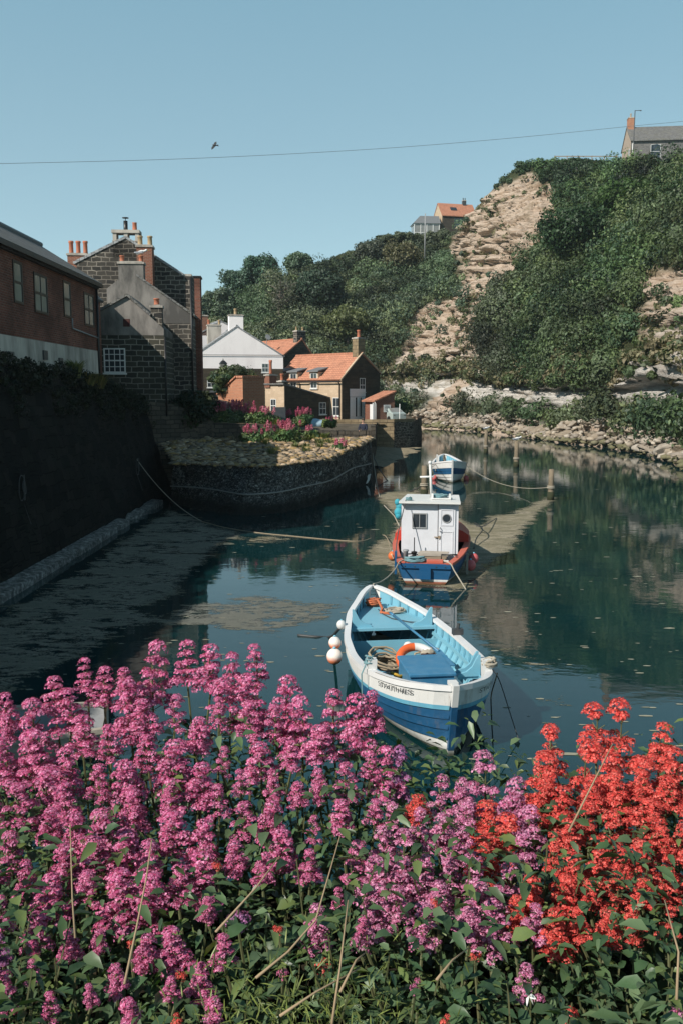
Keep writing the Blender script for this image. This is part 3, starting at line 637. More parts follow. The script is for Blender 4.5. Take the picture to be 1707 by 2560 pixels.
# middle body
y2 = 4.3; x2 = -.1; W2 = 4.85
k = MB(); k.prism([(x2, y2, -1), (x2 + W2, y2, -1), (x2 + W2, y2, 4.35), (x2, y2, 4.35)], (0, y3 - y2 - .01, 0)); k.build('middle_wall', MT['stone_black'], sh)
k = MB(); k.prism([(x2, y2 - .02, 4.353), (x2 + W2, y2 - .02, 4.353), (x2 + W2, y2 - .02, 4.8), (x2 + 1.75, y2 - .02, 7.0), (x2 + .9, y2 - .02, 7.0), (x2, y2 - .02, 6.3)], (0, y3 - y2 - .01, 0)); k.build('rendered_gable', MT['render_grey'], sh)
r = MB()
r.prism([(x2 + W2 + .12, y2 - .09, 4.75), (x2 + 1.7, y2 - .09, 7.03), (x2 + 1.7, y2 - .09, 7.15), (x2 + W2 + .16, y2 - .09, 4.87)], (0, y3 - y2, 0)); r.build('roof', MT['slate'], sh)
k = MB(); k.bx(x2 + W2 - .02, x2 + W2 + .32, y2 + 1.8, y2 + 2.8, -1, 7.2); k.build('side_wing', MT['brick_dark'], sh)
k = MB(); k.bx(x2 + W2 - .08, x2 + W2 + .38, y2 + 1.75, y2 + 2.85, 7.202, 7.30); k.build('side_wing_cap', MT['black'], sh)
# front lean-to gable
W1 = 3.62
k = MB(); k.prism([(0, 0, -1.2), (W1, 0, -1.2), (W1, 0, 3.4), (0, 0, 3.4)], (0, y2 - .03, 0)); k.build('front_wall', MT['stone_front'], sh)
k = MB(); k.prism([(0, -.012, 3.403), (W1, -.012, 3.403), (W1, -.012, 3.75), (W1 - .70, -.012, 4.4), (1.75, -.012, 5.4), (0, -.012, 4.45)], (0, y2 - .02, 0)); k.build('rendered_front_gable', MT['render_grey'], sh)
r = MB()
r.prism([(-.12, -.14, 4.40), (1.75, -.14, 5.43), (1.75, -.14, 5.57), (-.15, -.14, 4.52)], (0, y2, 0))
r.prism([(W1 - .70, -.14, 4.41), (1.75, -.14, 5.43), (1.75, -.14, 5.57), (W1 - .64, -.14, 4.52)], (0, y2, 0)); r.build('roof', MT['slate'], sh)
k = MB(); k.bx(1.5, 1.85, -.03, .01, 3.85, 4.25); k.build('blocked_opening', paint('dull_red_board', (.06, .012, .012), .9), sh)
FMh = faceM('front', W1, 4)
window(sh, FMh, .42, 1.42, 1.14, 1.3, 4, 4, 'white', 'glass', True, fw=.07)
k = MB(); k.bx(W1 + .12, W1 + .55, y2 - .05, y2 - .02, -.7, -.1); k.build('white_board', MT['white'], sh)
pipe(sh, [(x2 + W2 - .05, y2 - .1, 7.0), (x2 + W2 - .05, y2 - .1, -.8)], .06)
pipe(sh, [(W1 + .05, -.02, 3.3), (W1 + .05, -.02, -.9)], .05)
cx = .42
chimney(sh, cx, y3 + .45, 8.6, 1.55, .9, 1.0, 'stone_black', 0, cap=False)
k = MB()
for dx in (-.68, 0, .68): k.bx(cx + dx - .11, cx + dx + .11, y3 + .05, y3 + .85, 9.653, 10.10)
k.bx(cx - .85, cx + .85, y3 - .02, y3 + .92, 10.103, 10.29); k.bx(cx - .82, cx + .82, y3, y3 + .9, 9.58, 9.65)
k.build('chimney_hood', MT['concrete'], sh)
k = MB(); k.lathe([(.15, 0), (.13, .12), (.13, .6)], 12, (cx - .05, y3 + .45, 10.29)); k.lathe([(.02, .6), (.02, .75), (.2, .76), (.2, .8)], 12, (cx - .05, y3 + .45, 10.29)); k.build('chimney_cowl', MT['black'], sh, True)
k = MB(); k.lathe([(.17, 0), (.14, .1), (.13, .45), (.16, .5), (.1, .5)], 12, (cx + .5, y3 + .45, 10.29)); k.build('chimney_pot', MT['pot'], sh, True)
chimney(sh, 1.72, y2 + 3.0, 6.2, .92, .9, 2.85, 'brick_red', 2, ('pot_buff', 'pot_buff'), .55, potr=.17)
chimney(sh, 1.3, y2 + .35, 6.4, 1.42, .72, 1.3, 'render_grey', 2, ('pot', 'pot'), .34, potr=.15)
chimney(sh, W1 - .38, .35, 2.5, .58, .55, 2.35, 'stone_black', 1, 'pot', .34, potr=.17)
# roof and chimney showing between the two buildings
rb = empty('roof_behind_house', (-16.5, 58, 5.0), R(4), 'pale slate roofed house with brick chimney behind the stone house', 'house')
house(rb, 6.0, 9.0, 6.6, 6.6, 3.0, 8.3, 'stone_dark', 'slate_pale')
chimney(rb, -.55, 1.2, 5.2, 1.25, .9, 4.0, 'brick_red', 3, 'pot', .8, potr=.17)
# ---- white house
wh = empty('white_house', WY(498, 990, 94), R(15), 'white rendered gable house with pale slate roof and corner chimneys', 'house')
z_ = wh.location.z; Wh = 9.1
w_, rf = house(wh, Wh, 8, 9.5 - z_, 9.3 - z_, 4.15, 12.3 - z_, 'render_white', 'slate_pale', z0=2.9)
k = MB(); k.bx(.02, Wh - .02, .015, 7.9, -1, 2.897); k.build('stone_base', MT['stone_dark'], wh)
chimney(wh, 4.1, .5, 11.6 - z_, 1.5, .85, 1.9, 'render_white', 1, 'pot_buff', .6, potr=.2)
chimney(wh, 2.4, 5.5, 10.2 - z_, 1.5, .9, 2.6, 'concrete', 2, ('pot', 'pot_buff'), .5, potr=.16)
F_ = faceM('front', Wh, 8); window(wh, F_, 6.75, 7.6 - z_, .75, .95, 2, 2, 'white', 'glass'); window(wh, F_, .9, .9, .85, 1.0, 2, 2, 'white', 'glass')
pipe(wh, [(.06, -.06, 9.4 - z_), (.06, -.06, 0)], .07, 'white'); pipe(wh, [(-.02, -.1, 4.3), (Wh, -.1, 4.35)], .03, 'dark_grey', 'cable')
# brick chimney further left behind it
rc = empty('house_beyond_white_house', WY(490, 935, 108), R(20), 'house with low brick chimney behind the white house', 'house')
house(rc, 7.5, 6, 4.4, 4.4, 3.2, 6.3, 'render_white', 'slate_pale'); chimney(rc, .9, .6, 4.6, 1.5, 1.2, 2.3, 'brick_red', 1, 'pot_buff', .6)
# ---- orange tiled house behind
oh = empty('pantiled_house', WY(700, 930, 104), R(38), 'brown stone gable with orange pantile roof rising behind the long cottage', 'house')
z_ = oh.location.z
house(oh, 6.6, 9, 9.3 - z_, 7.6 - z_, 3.2, 11.6 - z_, 'stone_low', 'pantile')
chimney(oh, 3.2, .5, 10.9 - z_, 1.25, .8, 1.7, 'stone_black', 2, 'pot_buff', .4)
k = MB(); S_ = Matrix.Rotation(R(36), 3, 'Y'); k.box((1.2, 2.4, 10.3 - z_), (.9, .8, .06), Matrix.Rotation(R(-36), 3, 'Y')); k.build('skylight', MT['glass'], oh)
k = MB(); k.tube([(.2, 3, 10.9 - z_ - 1), (.2, 3, 12.0 - z_)], .03, 6); k.lathe([(.02, 0), (.3, .1), (.36, .22), (.34, .22)], 14, (.2, 2.9, 11.9 - z_), Matrix.Rotation(R(65), 3, 'X')); k.build('satellite_dish', MT['grey'], oh)
# ---- long sandstone cottage on the quay
lh = empty('long_cottage', (0, 91.5, 2.25), R(47), 'long sandstone cottage with orange pantile roof and dormers on the quay', 'house')
Wl, Dl = 5.6, 9.2
house(lh, Wl, Dl, 4.25, 4.9, 2.95, 6.65, 'stone_sand', 'pantile', over=.2)
k = MB(); k.prism([(.06, -.045, -1), (Wl, -.045, -1), (Wl, -.045, 4.9), (2.95, -.045, 6.62), (.06, -.045, 4.27)], (0, .042, 0)); k.build('shaded_gable_skin', MT['stone_dark'], lh)  # dark sheet over the pale gable: shade painted into its colour
k = MB(); k.prism([(-.16, -.13, 4.12), (2.95, -.13, 6.78), (2.95, -.13, 6.92), (-.2, -.13, 4.26)], (0, .22, 0)); k.prism([(Wl + .16, -.13, 4.82), (2.95, -.13, 6.78), (2.95, -.13, 6.92), (Wl + .2, -.13, 4.95)], (0, .22, 0)); k.build('verge_coping', MT['stone_sand'], lh)
chimney(lh, 2.95, .45, 6.3, 1.0, .75, 1.9, 'stone_quay', 1, 'pot', .7, potr=.2)
F_ = Matrix.Translation((0, -.045, 0)) @ faceM('front', Wl, Dl); Lf = faceM('left', Wl, Dl)
window(lh, F_, 2.55, 3.05, .8, 1.35, 2, 2); 
wd = window(lh, F_, 1.15, .55, 2.15, 2.05, 3, 1, 'white_clean', 'glass', False, name='shop_window', fw=.09, hung=False)
k = MB(); k.bx(1.25, 1.95, -.060, -.055, .65, 2.5); k.bx(2.15, 2.5, -.060, -.055, .65, 2.5); k.bx(2.85, 3.2, -.060, -.055, .65, 2.5); k.build('net_curtain', MT['curtain'], wd)
k = MB(); k.bx(1.1, 3.35, -.10, -.046, 2.62, 3.35); k.build('sign_board', MT['white_clean'], lh)
k = MB(); k.bx(1.1, 3.35, -.11, -.046, -.02, .54); k.build('stall_riser', MT['white_clean'], lh)
window(lh, Lf, 8.05, .75, .95, 1.75, 2, 2); window(lh, Lf, 1.2, .9, .9, 1.3, 2, 2)
for xx in (5.0, 2.1, -.15):
    d = MB(); y_ = Dl - xx - .55
    d.bx(-.06, 1.35, y_ - .62, y_ + .62, 3.3, 5.0); dm = d.build('dormer', MT['stone_sand'], lh)
    d = MB(); d.prism([(-.28, y_ - .78, 5.0), (-.28, y_ + .78, 5.0), (2.0, y_ + .78, 5.55), (2.0, y_ - .78, 5.55)], (0, 0, .12)); d.build('dormer_roof', MT['lead'], dm)
    window(dm, Matrix(((0, -1, 0, -.06), (-1, 0, 0, y_ + .45), (0, 0, 1, 0), (0, 0, 0, 1))), 0, 3.4, .9, 1.5, 2, 2)
g = MB(); g.tube([(-.3, -.1, 4.02), (-.3, Dl, 4.02)], .07, 8); g.build('gutter', MT['black'], lh)
pipe(lh, [(-.25, .2, 4.0), (-.07, .2, 3.8), (-.07, .2, 0)], .06); pipe(lh, [(-.25, 5.6, 4.0), (-.07, 5.6, 3.8), (-.07, 5.6, 0)], .06)
lh.scale = (1.07, 1.07, 1.07)
# annexe with sloping top
an = empty('stone_annexe', (-5.65, 87.9, 2.4), R(47), 'stone annexe with a shade-darkened gable and sloping roofline against the cottage front', 'outbuilding')
k = MB(); k.prism([(0, 0, -1), (6.0, 0, -1), (6.0, 0, 2.25), (0, 0, 3.5)], (0, 2.6, 0)); k.build('wall', MT['stone_sand'], an)
k = MB(); k.prism([(.04, -.045, -1), (6.0, -.045, -1), (6.0, -.045, 2.25), (.04, -.045, 3.5)], (0, .042, 0)); k.build('shaded_gable_skin', MT['stone_dark'], an)  # this gable's stone is darkened to paint in its shade
k = MB(); k.prism([(-.2, -.12, 3.56), (6.05, -.12, 2.262), (6.05, -.12, 2.40), (-.2, -.12, 3.70)], (0, 2.85, 0)); k.build('roof', MT['slate'], an)
window(an, Matrix.Translation((0, -.045, 0)) @ faceM('front', 6, 2.6), 4.55, .75, .95, 1.15, 2, 2); window(an, faceM('left', 6, 2.6), .75, 1.0, .75, 1.25, 2, 2)
chimney(an, .35, 2.2, 3.3, .95, .7, 1.1, 'brick_red', 1, 'dark_grey' if False else 'pot', 1.3, potr=.17)
chimney(an, .2, .5, 3.45, .6, .6, .35, 'stone_dark', 1, 'pot', .6, potr=.18)
an.scale = (1.07, 1.07, 1.07)
# red brick outhouse
bo = empty('brick_outhouse', (-8.3, 75, 3.9), R(45), 'orange brick outhouse with sloping tiled top behind the pink flowers', 'outbuilding')
k = MB(); k.prism([(0, 0, -.6), (2.3, 0, -.6), (2.3, 0, 2.75), (0, 0, 2.75)], (0, .9, 0)); k.prism([(0, .901, -.6), (0, 3.4, -.6), (0, 3.4, 1.35), (0, .901, 2.75)], (2.3, 0, 0)); k.build('wall', MT['brick_orange'], bo)
k = MB(); k.prism([(-.14, .78, 2.83), (-.14, 3.5, 1.31), (-.14, 3.5, 1.45), (-.14, .78, 2.97)], (2.6, 0, 0)); k.bx(-.1, 2.4, -.1, .78, 2.76, 2.92); k.build('roof', MT['pantile'], bo)
# brick porch at the cottage's far corner
bp = empty('brick_porch', (3.55, 90.6, 2.2), R(30), 'small red brick porch with orange lean-to roof beside the parked car', 'outbuilding')
k = MB(); k.prism([(0, 0, -.8), (2.2, 0, -.8), (2.2, 0, 3.2), (0, 0, 2.35)], (0, 2.2, 0)); k.build('wall', MT['brick_red'], bp)
k = MB(); k.prism([(-.35, -.15, 2.30), (2.3, -.15, 3.30), (2.3, -.15, 3.44), (-.35, -.15, 2.44)], (0, 2.5, 0)); k.build('roof', MT['pantile'], bp)
k = MB(); k.bx(-.045, -.003, .25, 1.2, 0, 2.05); k.bx(-.35, -.046, .1, .2, 0, 2.2); dr = k.build('door', MT['white_clean'], bp)
k = MB(); k.ball((-.08, .35, 1.0), .045); k.build('handle', MT['grey'], dr)
pipe(bp, [(-.3, -.1, 2.3), (-.1, -.05, 2.1), (-.06, -.05, 0)], .05, 'white')
sg = empty('notice_sign', bp.matrix_world @ Vector((0, 0, 0)), R(30), 'small white notice board fixed on the red brick porch', 'sign')
sg.location = Vector((3.55, 90.6, 2.2)) + Matrix.Rotation(R(30), 3, 'Z') @ Vector((.85, -.03, 1.25))
k = MB(); k.bx(0, .85, -.03, 0, 0, .75); k.build('board', MT['white'], sg)
k = MB()
for i, wd_ in enumerate((.5, .6, .55, .4)): k.bx(.42 - wd_ / 2, .42 + wd_ / 2, -.034, -.031, .58 - i * .14, .63 - i * .14)
k.build('lettering', MT['dark_grey'], sg)
# ---- houses on the hill
hc = empty('clifftop_house', WY(1574, 404, 152), R(-12), 'grey roofed stone house on the cliff top with rendered gable', 'house')
z_ = 0
for ch in (1,):
    Wc, Dc = 11.0, 16
    b = MB(); b.bx(0, Dc, 0, 7, -2, 3.4); b.build('wall', MT['stone_grey'], hc)
    b = MB(); b.prism([(-.045, 0, -2), (-.045, 0, 3.4), (-.045, 3.5, 6.2), (-.045, 7, 3.4), (-.045, 7, -2)], (.042, 0, 0)); b.build('gable', paint('cream_render', (.42, .33, .26), .9), hc)
    r = MB(); r.prism([(-.15, -.35, 3.15), (-.15, 3.5, 6.22), (-.15, 3.5, 6.4), (-.15, -.35, 3.33)], (Dc, 0, 0)); r.prism([(-.15, 7.35, 3.15), (-.15, 3.5, 6.22), (-.15, 3.5, 6.4), (-.15, 7.35, 3.33)], (Dc, 0, 0)); r.build('roof', MT['slate'], hc)
    chimney(hc, .5, 3.5, 5.3, .9, 1.3, 2.4, 'brick_orange', 1, 'pot_buff', .7)
    window(hc, Matrix(((1, 0, 0, 0), (0, -1, 0, 0), (0, 0, 1, 0), (0, 0, 0, 1))), 3.2, .4, 1.6, 2.2, 1, 2); window(hc, Matrix(((1, 0, 0, 0), (0, -1, 0, 0), (0, 0, 1, 0), (0, 0, 0, 1))), 9.2, .4, 1.6, 2.2, 1, 2)
    window(hc, Matrix(((0, -1, 0, -.045), (-1, 0, 0, 1.6), (0, 0, 1, 0), (0, 0, 0, 1))), .2, .2, .9, 2.0, 1, 1)
    pipe(hc, [(.3, -.08, 3.2), (.3, -.08, -1)], .07, 'white')
hc.rotation_euler.z = R(-6)
ho = empty('orange_roof_house', WY(1104, 572, 205), R(0), 'stone house with bright orange roof on the hill skyline', 'house')
b = MB(); b.prism([(0, 0, -3), (0, 0, 3.0), (0, 2.9, 6.0), (0, 5.8, 3.0), (0, 5.8, -3)], (8.2, 0, 0)); b.build('wall', MT['stone_low'], ho)
b = MB(); b.prism([(-.045, 0, -3), (-.045, 0, 3.0), (-.045, 2.9, 6.0), (-.045, 5.8, 3.0), (-.045, 5.8, -3)], (.042, 0, 0)); b.build('gable', MT['stone_sand'], ho)
r = MB(); r.prism([(-.15, -.25, 2.8), (-.15, 2.9, 6.02), (-.15, 2.9, 6.2), (-.15, -.25, 2.98)], (8.5, 0, 0)); r.prism([(-.15, 6.05, 2.8), (-.15, 2.9, 6.02), (-.15, 2.9, 6.2), (-.15, 6.05, 2.98)], (8.5, 0, 0)); rf = r.build('roof', MT['pantile'], ho)
k = MB(); k.box((3.2, 1.45, 4.75), (1.5, 1.1, .12), Matrix.Rotation(R(45), 3, 'X')); k.build('skylight', MT['glass'], rf)
window(ho, Matrix(((1, 0, 0, 0), (0, -1, 0, 0), (0, 0, 1, 0), (0, 0, 0, 1))), 2.8, .3, 3.2, 2.2, 3, 1, 'dark_grey', 'glass', False)
chimney(ho, 6.3, 2.9, 5.7, .8, .7, 1.2, 'dark_grey', 2, 'dark_grey', .5)
ho.rotation_euler.z = R(14)
cv = empty('conservatory', WY(1035, 588, 203), R(6), 'glass conservatory with grey hipped roof on the hill edge', 'conservatory')
b = MB()
for x in (0, 1.4, 2.8, 4.2, 5.6): b.bx(x - .08, x + .08, -.08, .08, -2, 2.5)
b.bx(-.1, 5.7, -.1, .1, 2.4, 2.6); b.bx(-.1, 5.7, -.1, .1, .5, .62); b.bx(-.1, .1, 0, 4, 2.4, 2.6); b.build('frame', MT['white'], cv)
b = MB(); b.bx(.02, 5.55, .02, 4, -2, 2.4); b.build('glazing', MT['glass_pale'], cv)
b = MB(); b.add([(-.3, -.3, 2.6), (5.9, -.3, 2.6), (5.9, 4.3, 2.6), (-.3, 4.3, 2.6), (1.6, 2, 4.6), (5.9, 2, 4.6)], [(0, 1, 5, 4), (1, 2, 5), (2, 3, 4, 5), (3, 0, 4), (3, 2, 1, 0)]); b.build('roof', MT['lead'], cv)
def up_pole(name, p, h, r, label, cat, arm=None, matn='grey'):
    e = empty(name, p, 0, label, cat); b = MB(); b.tube([(0, 0, -1.5), (0, 0, h)], [r, r * .75], 8); b.build('post', MT[matn], e, True)
    if arm: b = MB(); b.tube([(0, 0, h - .05), (arm, 0, h)], r * .5, 6); b.lathe([(.03, 0), (.16, .05), (.16, .12), (.03, .16)], 10, (arm, 0, h - .12)); b.build('lamp_head', MT['dark_grey'], e)
    return e
up_pole('telegraph_pole', WY(1061, 625, 175), 6.8, .13, 'grey telegraph pole rising from the hillside scrub', 'pole')
up_pole('street_lamp', WY(1581, 400, 148), 7.6, .09, 'thin lamp post standing before the cliff top house', 'lamp post', .9, 'dark_grey')
fe = empty('rail_fence', WY(1385, 404, 163), R(0), 'low rail fence along the cliff top edge', 'fence')
for i in range(6): b = MB(); b.bx(i * 2.2 - .06, i * 2.2 + .06, -.06, .06, -1, 1.0); b.build('post', MT['wood'], fe)
b = MB(); b.bx(-.1, 11.2, -.1, -.061, .8, .95); b.build('rail', MT['wood'], fe)
# ------------------------------------------------------------------ land, harbour wall, jetty, quay
m = NM('village_earth', .95, .15); m.col(m.ramp(m.noise(.9, 6, .7), [(.35, (.06, .05, .035)), (.6, (.12, .10, .075)), (.8, (.07, .08, .035))])); m.bump(m.noise(3, 6, .7), .7, .08); MT['earth'] = m.mat
xs = np.concatenate([np.linspace(-90, -13, 20), np.linspace(-12.5, 12, 70)]); ys = np.concatenate([np.linspace(-8, 46, 20), np.linspace(47, 100, 76), np.linspace(102, 150, 20)])
GX, GY = np.meshgrid(xs, ys)
GZ = np.interp(GX, [-90, -12, -9.5, -7.2, -5, -2.4, 12], [7, 5.1, 4.6, 3.6, 2.95, 2.45, 2.42]) + .10 * fbm(np.stack([GX.ravel(), GY.ravel(), GX.ravel() * 0], 1) * .4, 3, 3).reshape(GX.shape)
qx = np.interp(GY, [47, 50, 53, 85.5, 86, 89, 100, 150], [1.5, 1.55, 1.72, 3.35, 4.9, 7.0, 8.6, 10])
ok = ((GX <= -11) | ((GY > np.interp(GX, [-11, -7.4, -3.7, -1.7, 2, 12], [48.5, 50.6, 51.2, 53.2, 53.3, 86.5])) & (GX < qx)))
gi = np.arange(GX.size).reshape(GX.shape); kf = ok[:-1, :-1] & ok[:-1, 1:] & ok[1:, 1:] & ok[1:, :-1]
F = np.stack([gi[:-1, :-1], gi[:-1, 1:], gi[1:, 1:], gi[1:, :-1]], -1)[kf]
tag(npmesh('village_ground', np.stack([GX, GY, GZ], -1).reshape(-1, 3), F, MT['earth'], uv=True), kind='structure')
def loft(name, A, B, rows, mat, parent=None, dispf=None, smooth=False):
    """surface between two polylines of the same number of points"""
    A, B = np.asarray(A, float), np.asarray(B, float); n = len(A)
    t = np.linspace(0, 1, rows)[:, None, None]; P = A[None] * (1 - t) + B[None] * t
    if dispf is not None:
        nn = np.cross(np.gradient(P, axis=1), np.gradient(P, axis=0)); nn /= np.maximum(np.linalg.norm(nn, axis=2, keepdims=True), 1e-9)
        P = P + nn * dispf(P.reshape(-1, 3)).reshape(P.shape[:2])[..., None]
    i = np.arange(rows * n).reshape(rows, n); F = np.stack([i[:-1, :-1], i[:-1, 1:], i[1:, 1:], i[1:, :-1]], -1).reshape(-1, 4)
    o = npmesh(name, P.reshape(-1, 3), F, mat, parent, uv=True, smooth=smooth); return o, P
def resample(P, n):
    P = np.asarray(P, float); d = np.concatenate([[0], np.cumsum(np.linalg.norm(np.diff(P, axis=0), axis=1))]); t = np.linspace(0, d[-1], n)
    Q = np.stack([np.interp(t, d, P[:, k]) for k in range(P.shape[1])], 1)
    for _ in range(2): Q[1:-1] = (Q[:-2] + 2 * Q[1:-1] + Q[2:]) / 4
    return Q
# harbour wall on the village side
hw = empty('harbour_wall', (-9.6, 30, 0), 0, 'tall battered harbour wall of black stone with ivy over its top', 'wall')
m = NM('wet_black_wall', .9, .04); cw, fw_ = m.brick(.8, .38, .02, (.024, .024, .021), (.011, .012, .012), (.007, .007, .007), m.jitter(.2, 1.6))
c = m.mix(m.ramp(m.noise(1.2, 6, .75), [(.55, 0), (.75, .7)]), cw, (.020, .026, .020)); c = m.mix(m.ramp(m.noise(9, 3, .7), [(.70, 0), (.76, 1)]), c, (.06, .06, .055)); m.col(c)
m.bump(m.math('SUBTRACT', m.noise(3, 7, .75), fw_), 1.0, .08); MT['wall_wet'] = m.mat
Yw = np.linspace(4, 47.4, 140); topz = np.interp(Yw, [4, 24, 33, 39, 44, 47.4], [7.0, 6.4, 6.15, 5.8, 5.2, 4.9])
A = np.stack([-8.98 + 0 * Yw, Yw, -.6 + 0 * Yw], 1); B = np.stack([-10.55 + .1 * vnoise(np.stack([Yw, Yw * 0, Yw * 0], 1), 4), Yw, topz + .10 * fbm(np.stack([Yw * 1.3, Yw * 0, Yw * 0], 1), 3, 6)], 1)
off = Vector((9.6, -30, 0))
def toloc(A, o): return np.asarray(A) - np.array(o.location)
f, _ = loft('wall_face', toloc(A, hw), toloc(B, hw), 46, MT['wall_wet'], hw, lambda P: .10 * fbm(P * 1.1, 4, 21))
T = B.copy(); T[:, 0] = -12.5; loft('wall_top', toloc(B, hw), toloc(T, hw), 5, MT['stone_low'], hw, lambda P: .05 * fbm(P * 2, 3, 22))
Yl = np.linspace(4, 42.4, 420); gap = np.exp(-((Yl - 36.6) / .5) ** 2)
Y0_ = Yl * 0
bite = np.clip(fbm(np.stack([Yl * .9, Y0_, Y0_ + 3], 1), 3, 8) - .45, 0, 1)
lx = -8.64 + .015 * fbm(np.stack([Yl * 3, Y0_, Y0_], 1), 4, 8) - .25 * bite - .5 * gap; lz = .20 + .008 * fbm(np.stack([Yl * 4, Y0_ + 9, Y0_], 1), 4, 8) - .10 * bite - .3 * gap
m = NM('pale_footing', .9, .2); m.col(m.ramp(m.noise(4.5, 10, .8), [(.36, (.02, .02, .018)), (.5, (.11, .11, .10)), (.62, (.34, .33, .31))])); m.bump(m.noise(7, 7, .75), .9, .05); MT['footing'] = m.mat
a1 = np.stack([lx + .04, Yl, -.4 + 0 * Yl], 1); b1 = np.stack([lx, Yl, lz], 1); c1 = np.stack([-9.15 + 0 * Yl, Yl, lz + .06], 1)
P = np.concatenate([a1, b1, c1]); n = len(Yl); i = np.arange(3 * n).reshape(3, n); F = np.stack([i[:-1, :-1], i[:-1, 1:], i[1:, 1:], i[1:, :-1]], -1).reshape(-1, 4)
npmesh('footing_ledge', toloc(P, hw), F, MT['footing'], hw, uv=True)
# lime runs down the lower wall
k = MB()
def onwall(Y, z): x = -8.98 + (-1.57) * (z + .6) / 6.8; return Vector((x + .17, Y, z))
for Y, z0, z1, w_ in ((27.3, .7, 1.9, .05), (28.4, .6, 2.9, .035), (30.5, .6, 1.8, .05), (31.2, .6, 2.8, .06), (33.2, .7, 2.1, .03), (34.0, .6, 2.9, .035), (36.3, 1.6, 2.9, .03), (38.5, .6, 2.4, .06), (25.2, .6, 1.4, .04)):
    pts = [onwall(Y + .12 * math.sin(q * 5 + Y), z0 + (z1 - z0) * q) for q in (0, .25, .5, .75, 1)]
    k.tube(pts, [w_, w_ * 1.2, w_ * .8, w_, w_ * .5], 5)
k.build('lime_streaks', paint('lime_deposit', (.42, .42, .40), .9, .8, (.03, .03, .03)), hw)['kind'] = 'stuff'
# ivy hanging over the wall
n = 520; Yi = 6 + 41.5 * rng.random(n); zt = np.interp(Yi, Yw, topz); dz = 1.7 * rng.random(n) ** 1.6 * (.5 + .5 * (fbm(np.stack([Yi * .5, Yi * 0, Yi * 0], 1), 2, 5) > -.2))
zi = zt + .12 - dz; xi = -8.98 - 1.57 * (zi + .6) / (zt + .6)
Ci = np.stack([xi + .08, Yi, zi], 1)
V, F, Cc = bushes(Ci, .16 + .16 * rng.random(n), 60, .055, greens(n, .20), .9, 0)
tag(npmesh('wall_ivy', V, F, MT['leaf'], colour=Cc), kind='stuff')
def tuft(name, p, n, h, spread, cols, label, cat='plant', group=None, w=.02, lean=.5):
    """grassy or leafy tuft of blades from one root"""
    root = np.array(p, float); V = []; F = []; C = []
    for i in range(n):
        a = rng.random() * 6.283; l = h * (.5 + .6 * rng.random()); d = np.array([math.cos(a), math.sin(a), 0]); s = spread * rng.random(); b = root * 0 + d * s * .4
        q1 = b + d * l * lean * .35 + [0, 0, l * .6]; q2 = b + d * l * lean + [0, 0, l * (.95 - .3 * lean)]; t = np.array([-d[1], d[0], 0]) * w * (.6 + .8 * rng.random())
        k = len(V); V += [b - t, b + t, q1 + t * .8, q1 - t * .8, q2 + t * .1, q2 - t * .1]; F += [(k, k + 1, k + 2, k + 3), (k + 3, k + 2, k + 4, k + 5)]
        c = np.array(cols[rng.integers(0, len(cols))]) * (.7 + .6 * rng.random()); C += [c] * 6
    o = npmesh(name, V, F, MT['leaf'], colour=np.array(C)); o.location = p
    return tag(o, label, cat, group)
gold = [(.30, .24, .10), (.22, .20, .08), (.14, .15, .05)]
tuft('wall_top_plant', WX(190, 945, -10.5), 160, .85, .5, [(.14, .17, .06), (.22, .22, .09)], 'upright green plant catching sun on the harbour wall top', w=.03)
tuft('wall_top_plant', WX(215, 965, -10.5), 170, .8, .8, gold, 'spreading golden plant catching sun on the harbour wall top', w=.035, lean=.9)
tuft('wall_top_plant', WX(240, 972, -10.45), 190, .9, .9, gold, 'pale drooping plant at the end of the sunlit wall top growth', w=.03, lean=1.0)
# return wall and tier wall behind the jetty
rw = empty('return_wall', (-10.4, 47.4, 2), 0, 'rough stone return wall below the stone house', 'wall')
A = resample([(-10.6, 47.3, -.5), (-8.6, 48.2, -.5), (-7.2, 50.0, -.5)], 30); B = A.copy(); B[:, 2] = np.interp(np.linspace(0, 1, 30), [0, .35, .6, 1], [4.95, 4.75, 4.4, 3.75])
loft('wall_face', toloc(A, rw), toloc(B, rw), 24, MT['stone_low'], rw, lambda P: .06 * fbm(P * 1.5, 4, 25)); T = B + np.array([-.5, .9, 0]); loft('wall_top', toloc(B, rw), toloc(T, rw), 3, MT['stone_low'], rw)
tw = empty('garden_wall', (-5.4, 50.2, 2.4), 0, 'low rough stone wall holding up the flower bed above the jetty', 'wall')
A = resample([(-7.3, 49.9, 2.0), (-5.5, 50.2, 2.0), (-3.6, 50.6, 2.0), (-1.8, 52.6, 2.0)], 40); B = A.copy(); B[:, 2] = np.interp(np.linspace(0, 1, 40), [0, .6, .75, 1], [3.7, 3.55, 3.2, 3.15])
loft('wall_face', toloc(A, tw), toloc(B, tw), 12, MT['stone_low'], tw, lambda P: .07 * fbm(P * 1.5, 4, 26)); T = B + np.array([.1, .45, 0]); loft('wall_top', toloc(B, tw), toloc(T, tw), 3, MT['stone_quay'], tw, lambda P: .03 * fbm(P * 2, 3, 27))
pp = empty('jetty_parapet', (0, 52.9, 2.6), 0, 'mossy stone parapet across the far end of the jetty', 'wall')
k = MB()
for i in range(9):
    x0 = -1.9 + i * .42; y0 = 52.55 + .03 * i; k.box((x0 + .21, y0, 2.85 + rnd.uniform(-.02, .02)), (.40, .45 + rnd.uniform(-.03, .03), .62), Matrix.Rotation(rnd.uniform(-.03, .03), 3, 'Z'))
k.bx(1.72, 2.02, 52.2, 53.2, 2.2, 3.45)
o = k.build('coping_stones', MT['stone_low'], pp, bevel=.03); o.location = -Vector(pp.location)
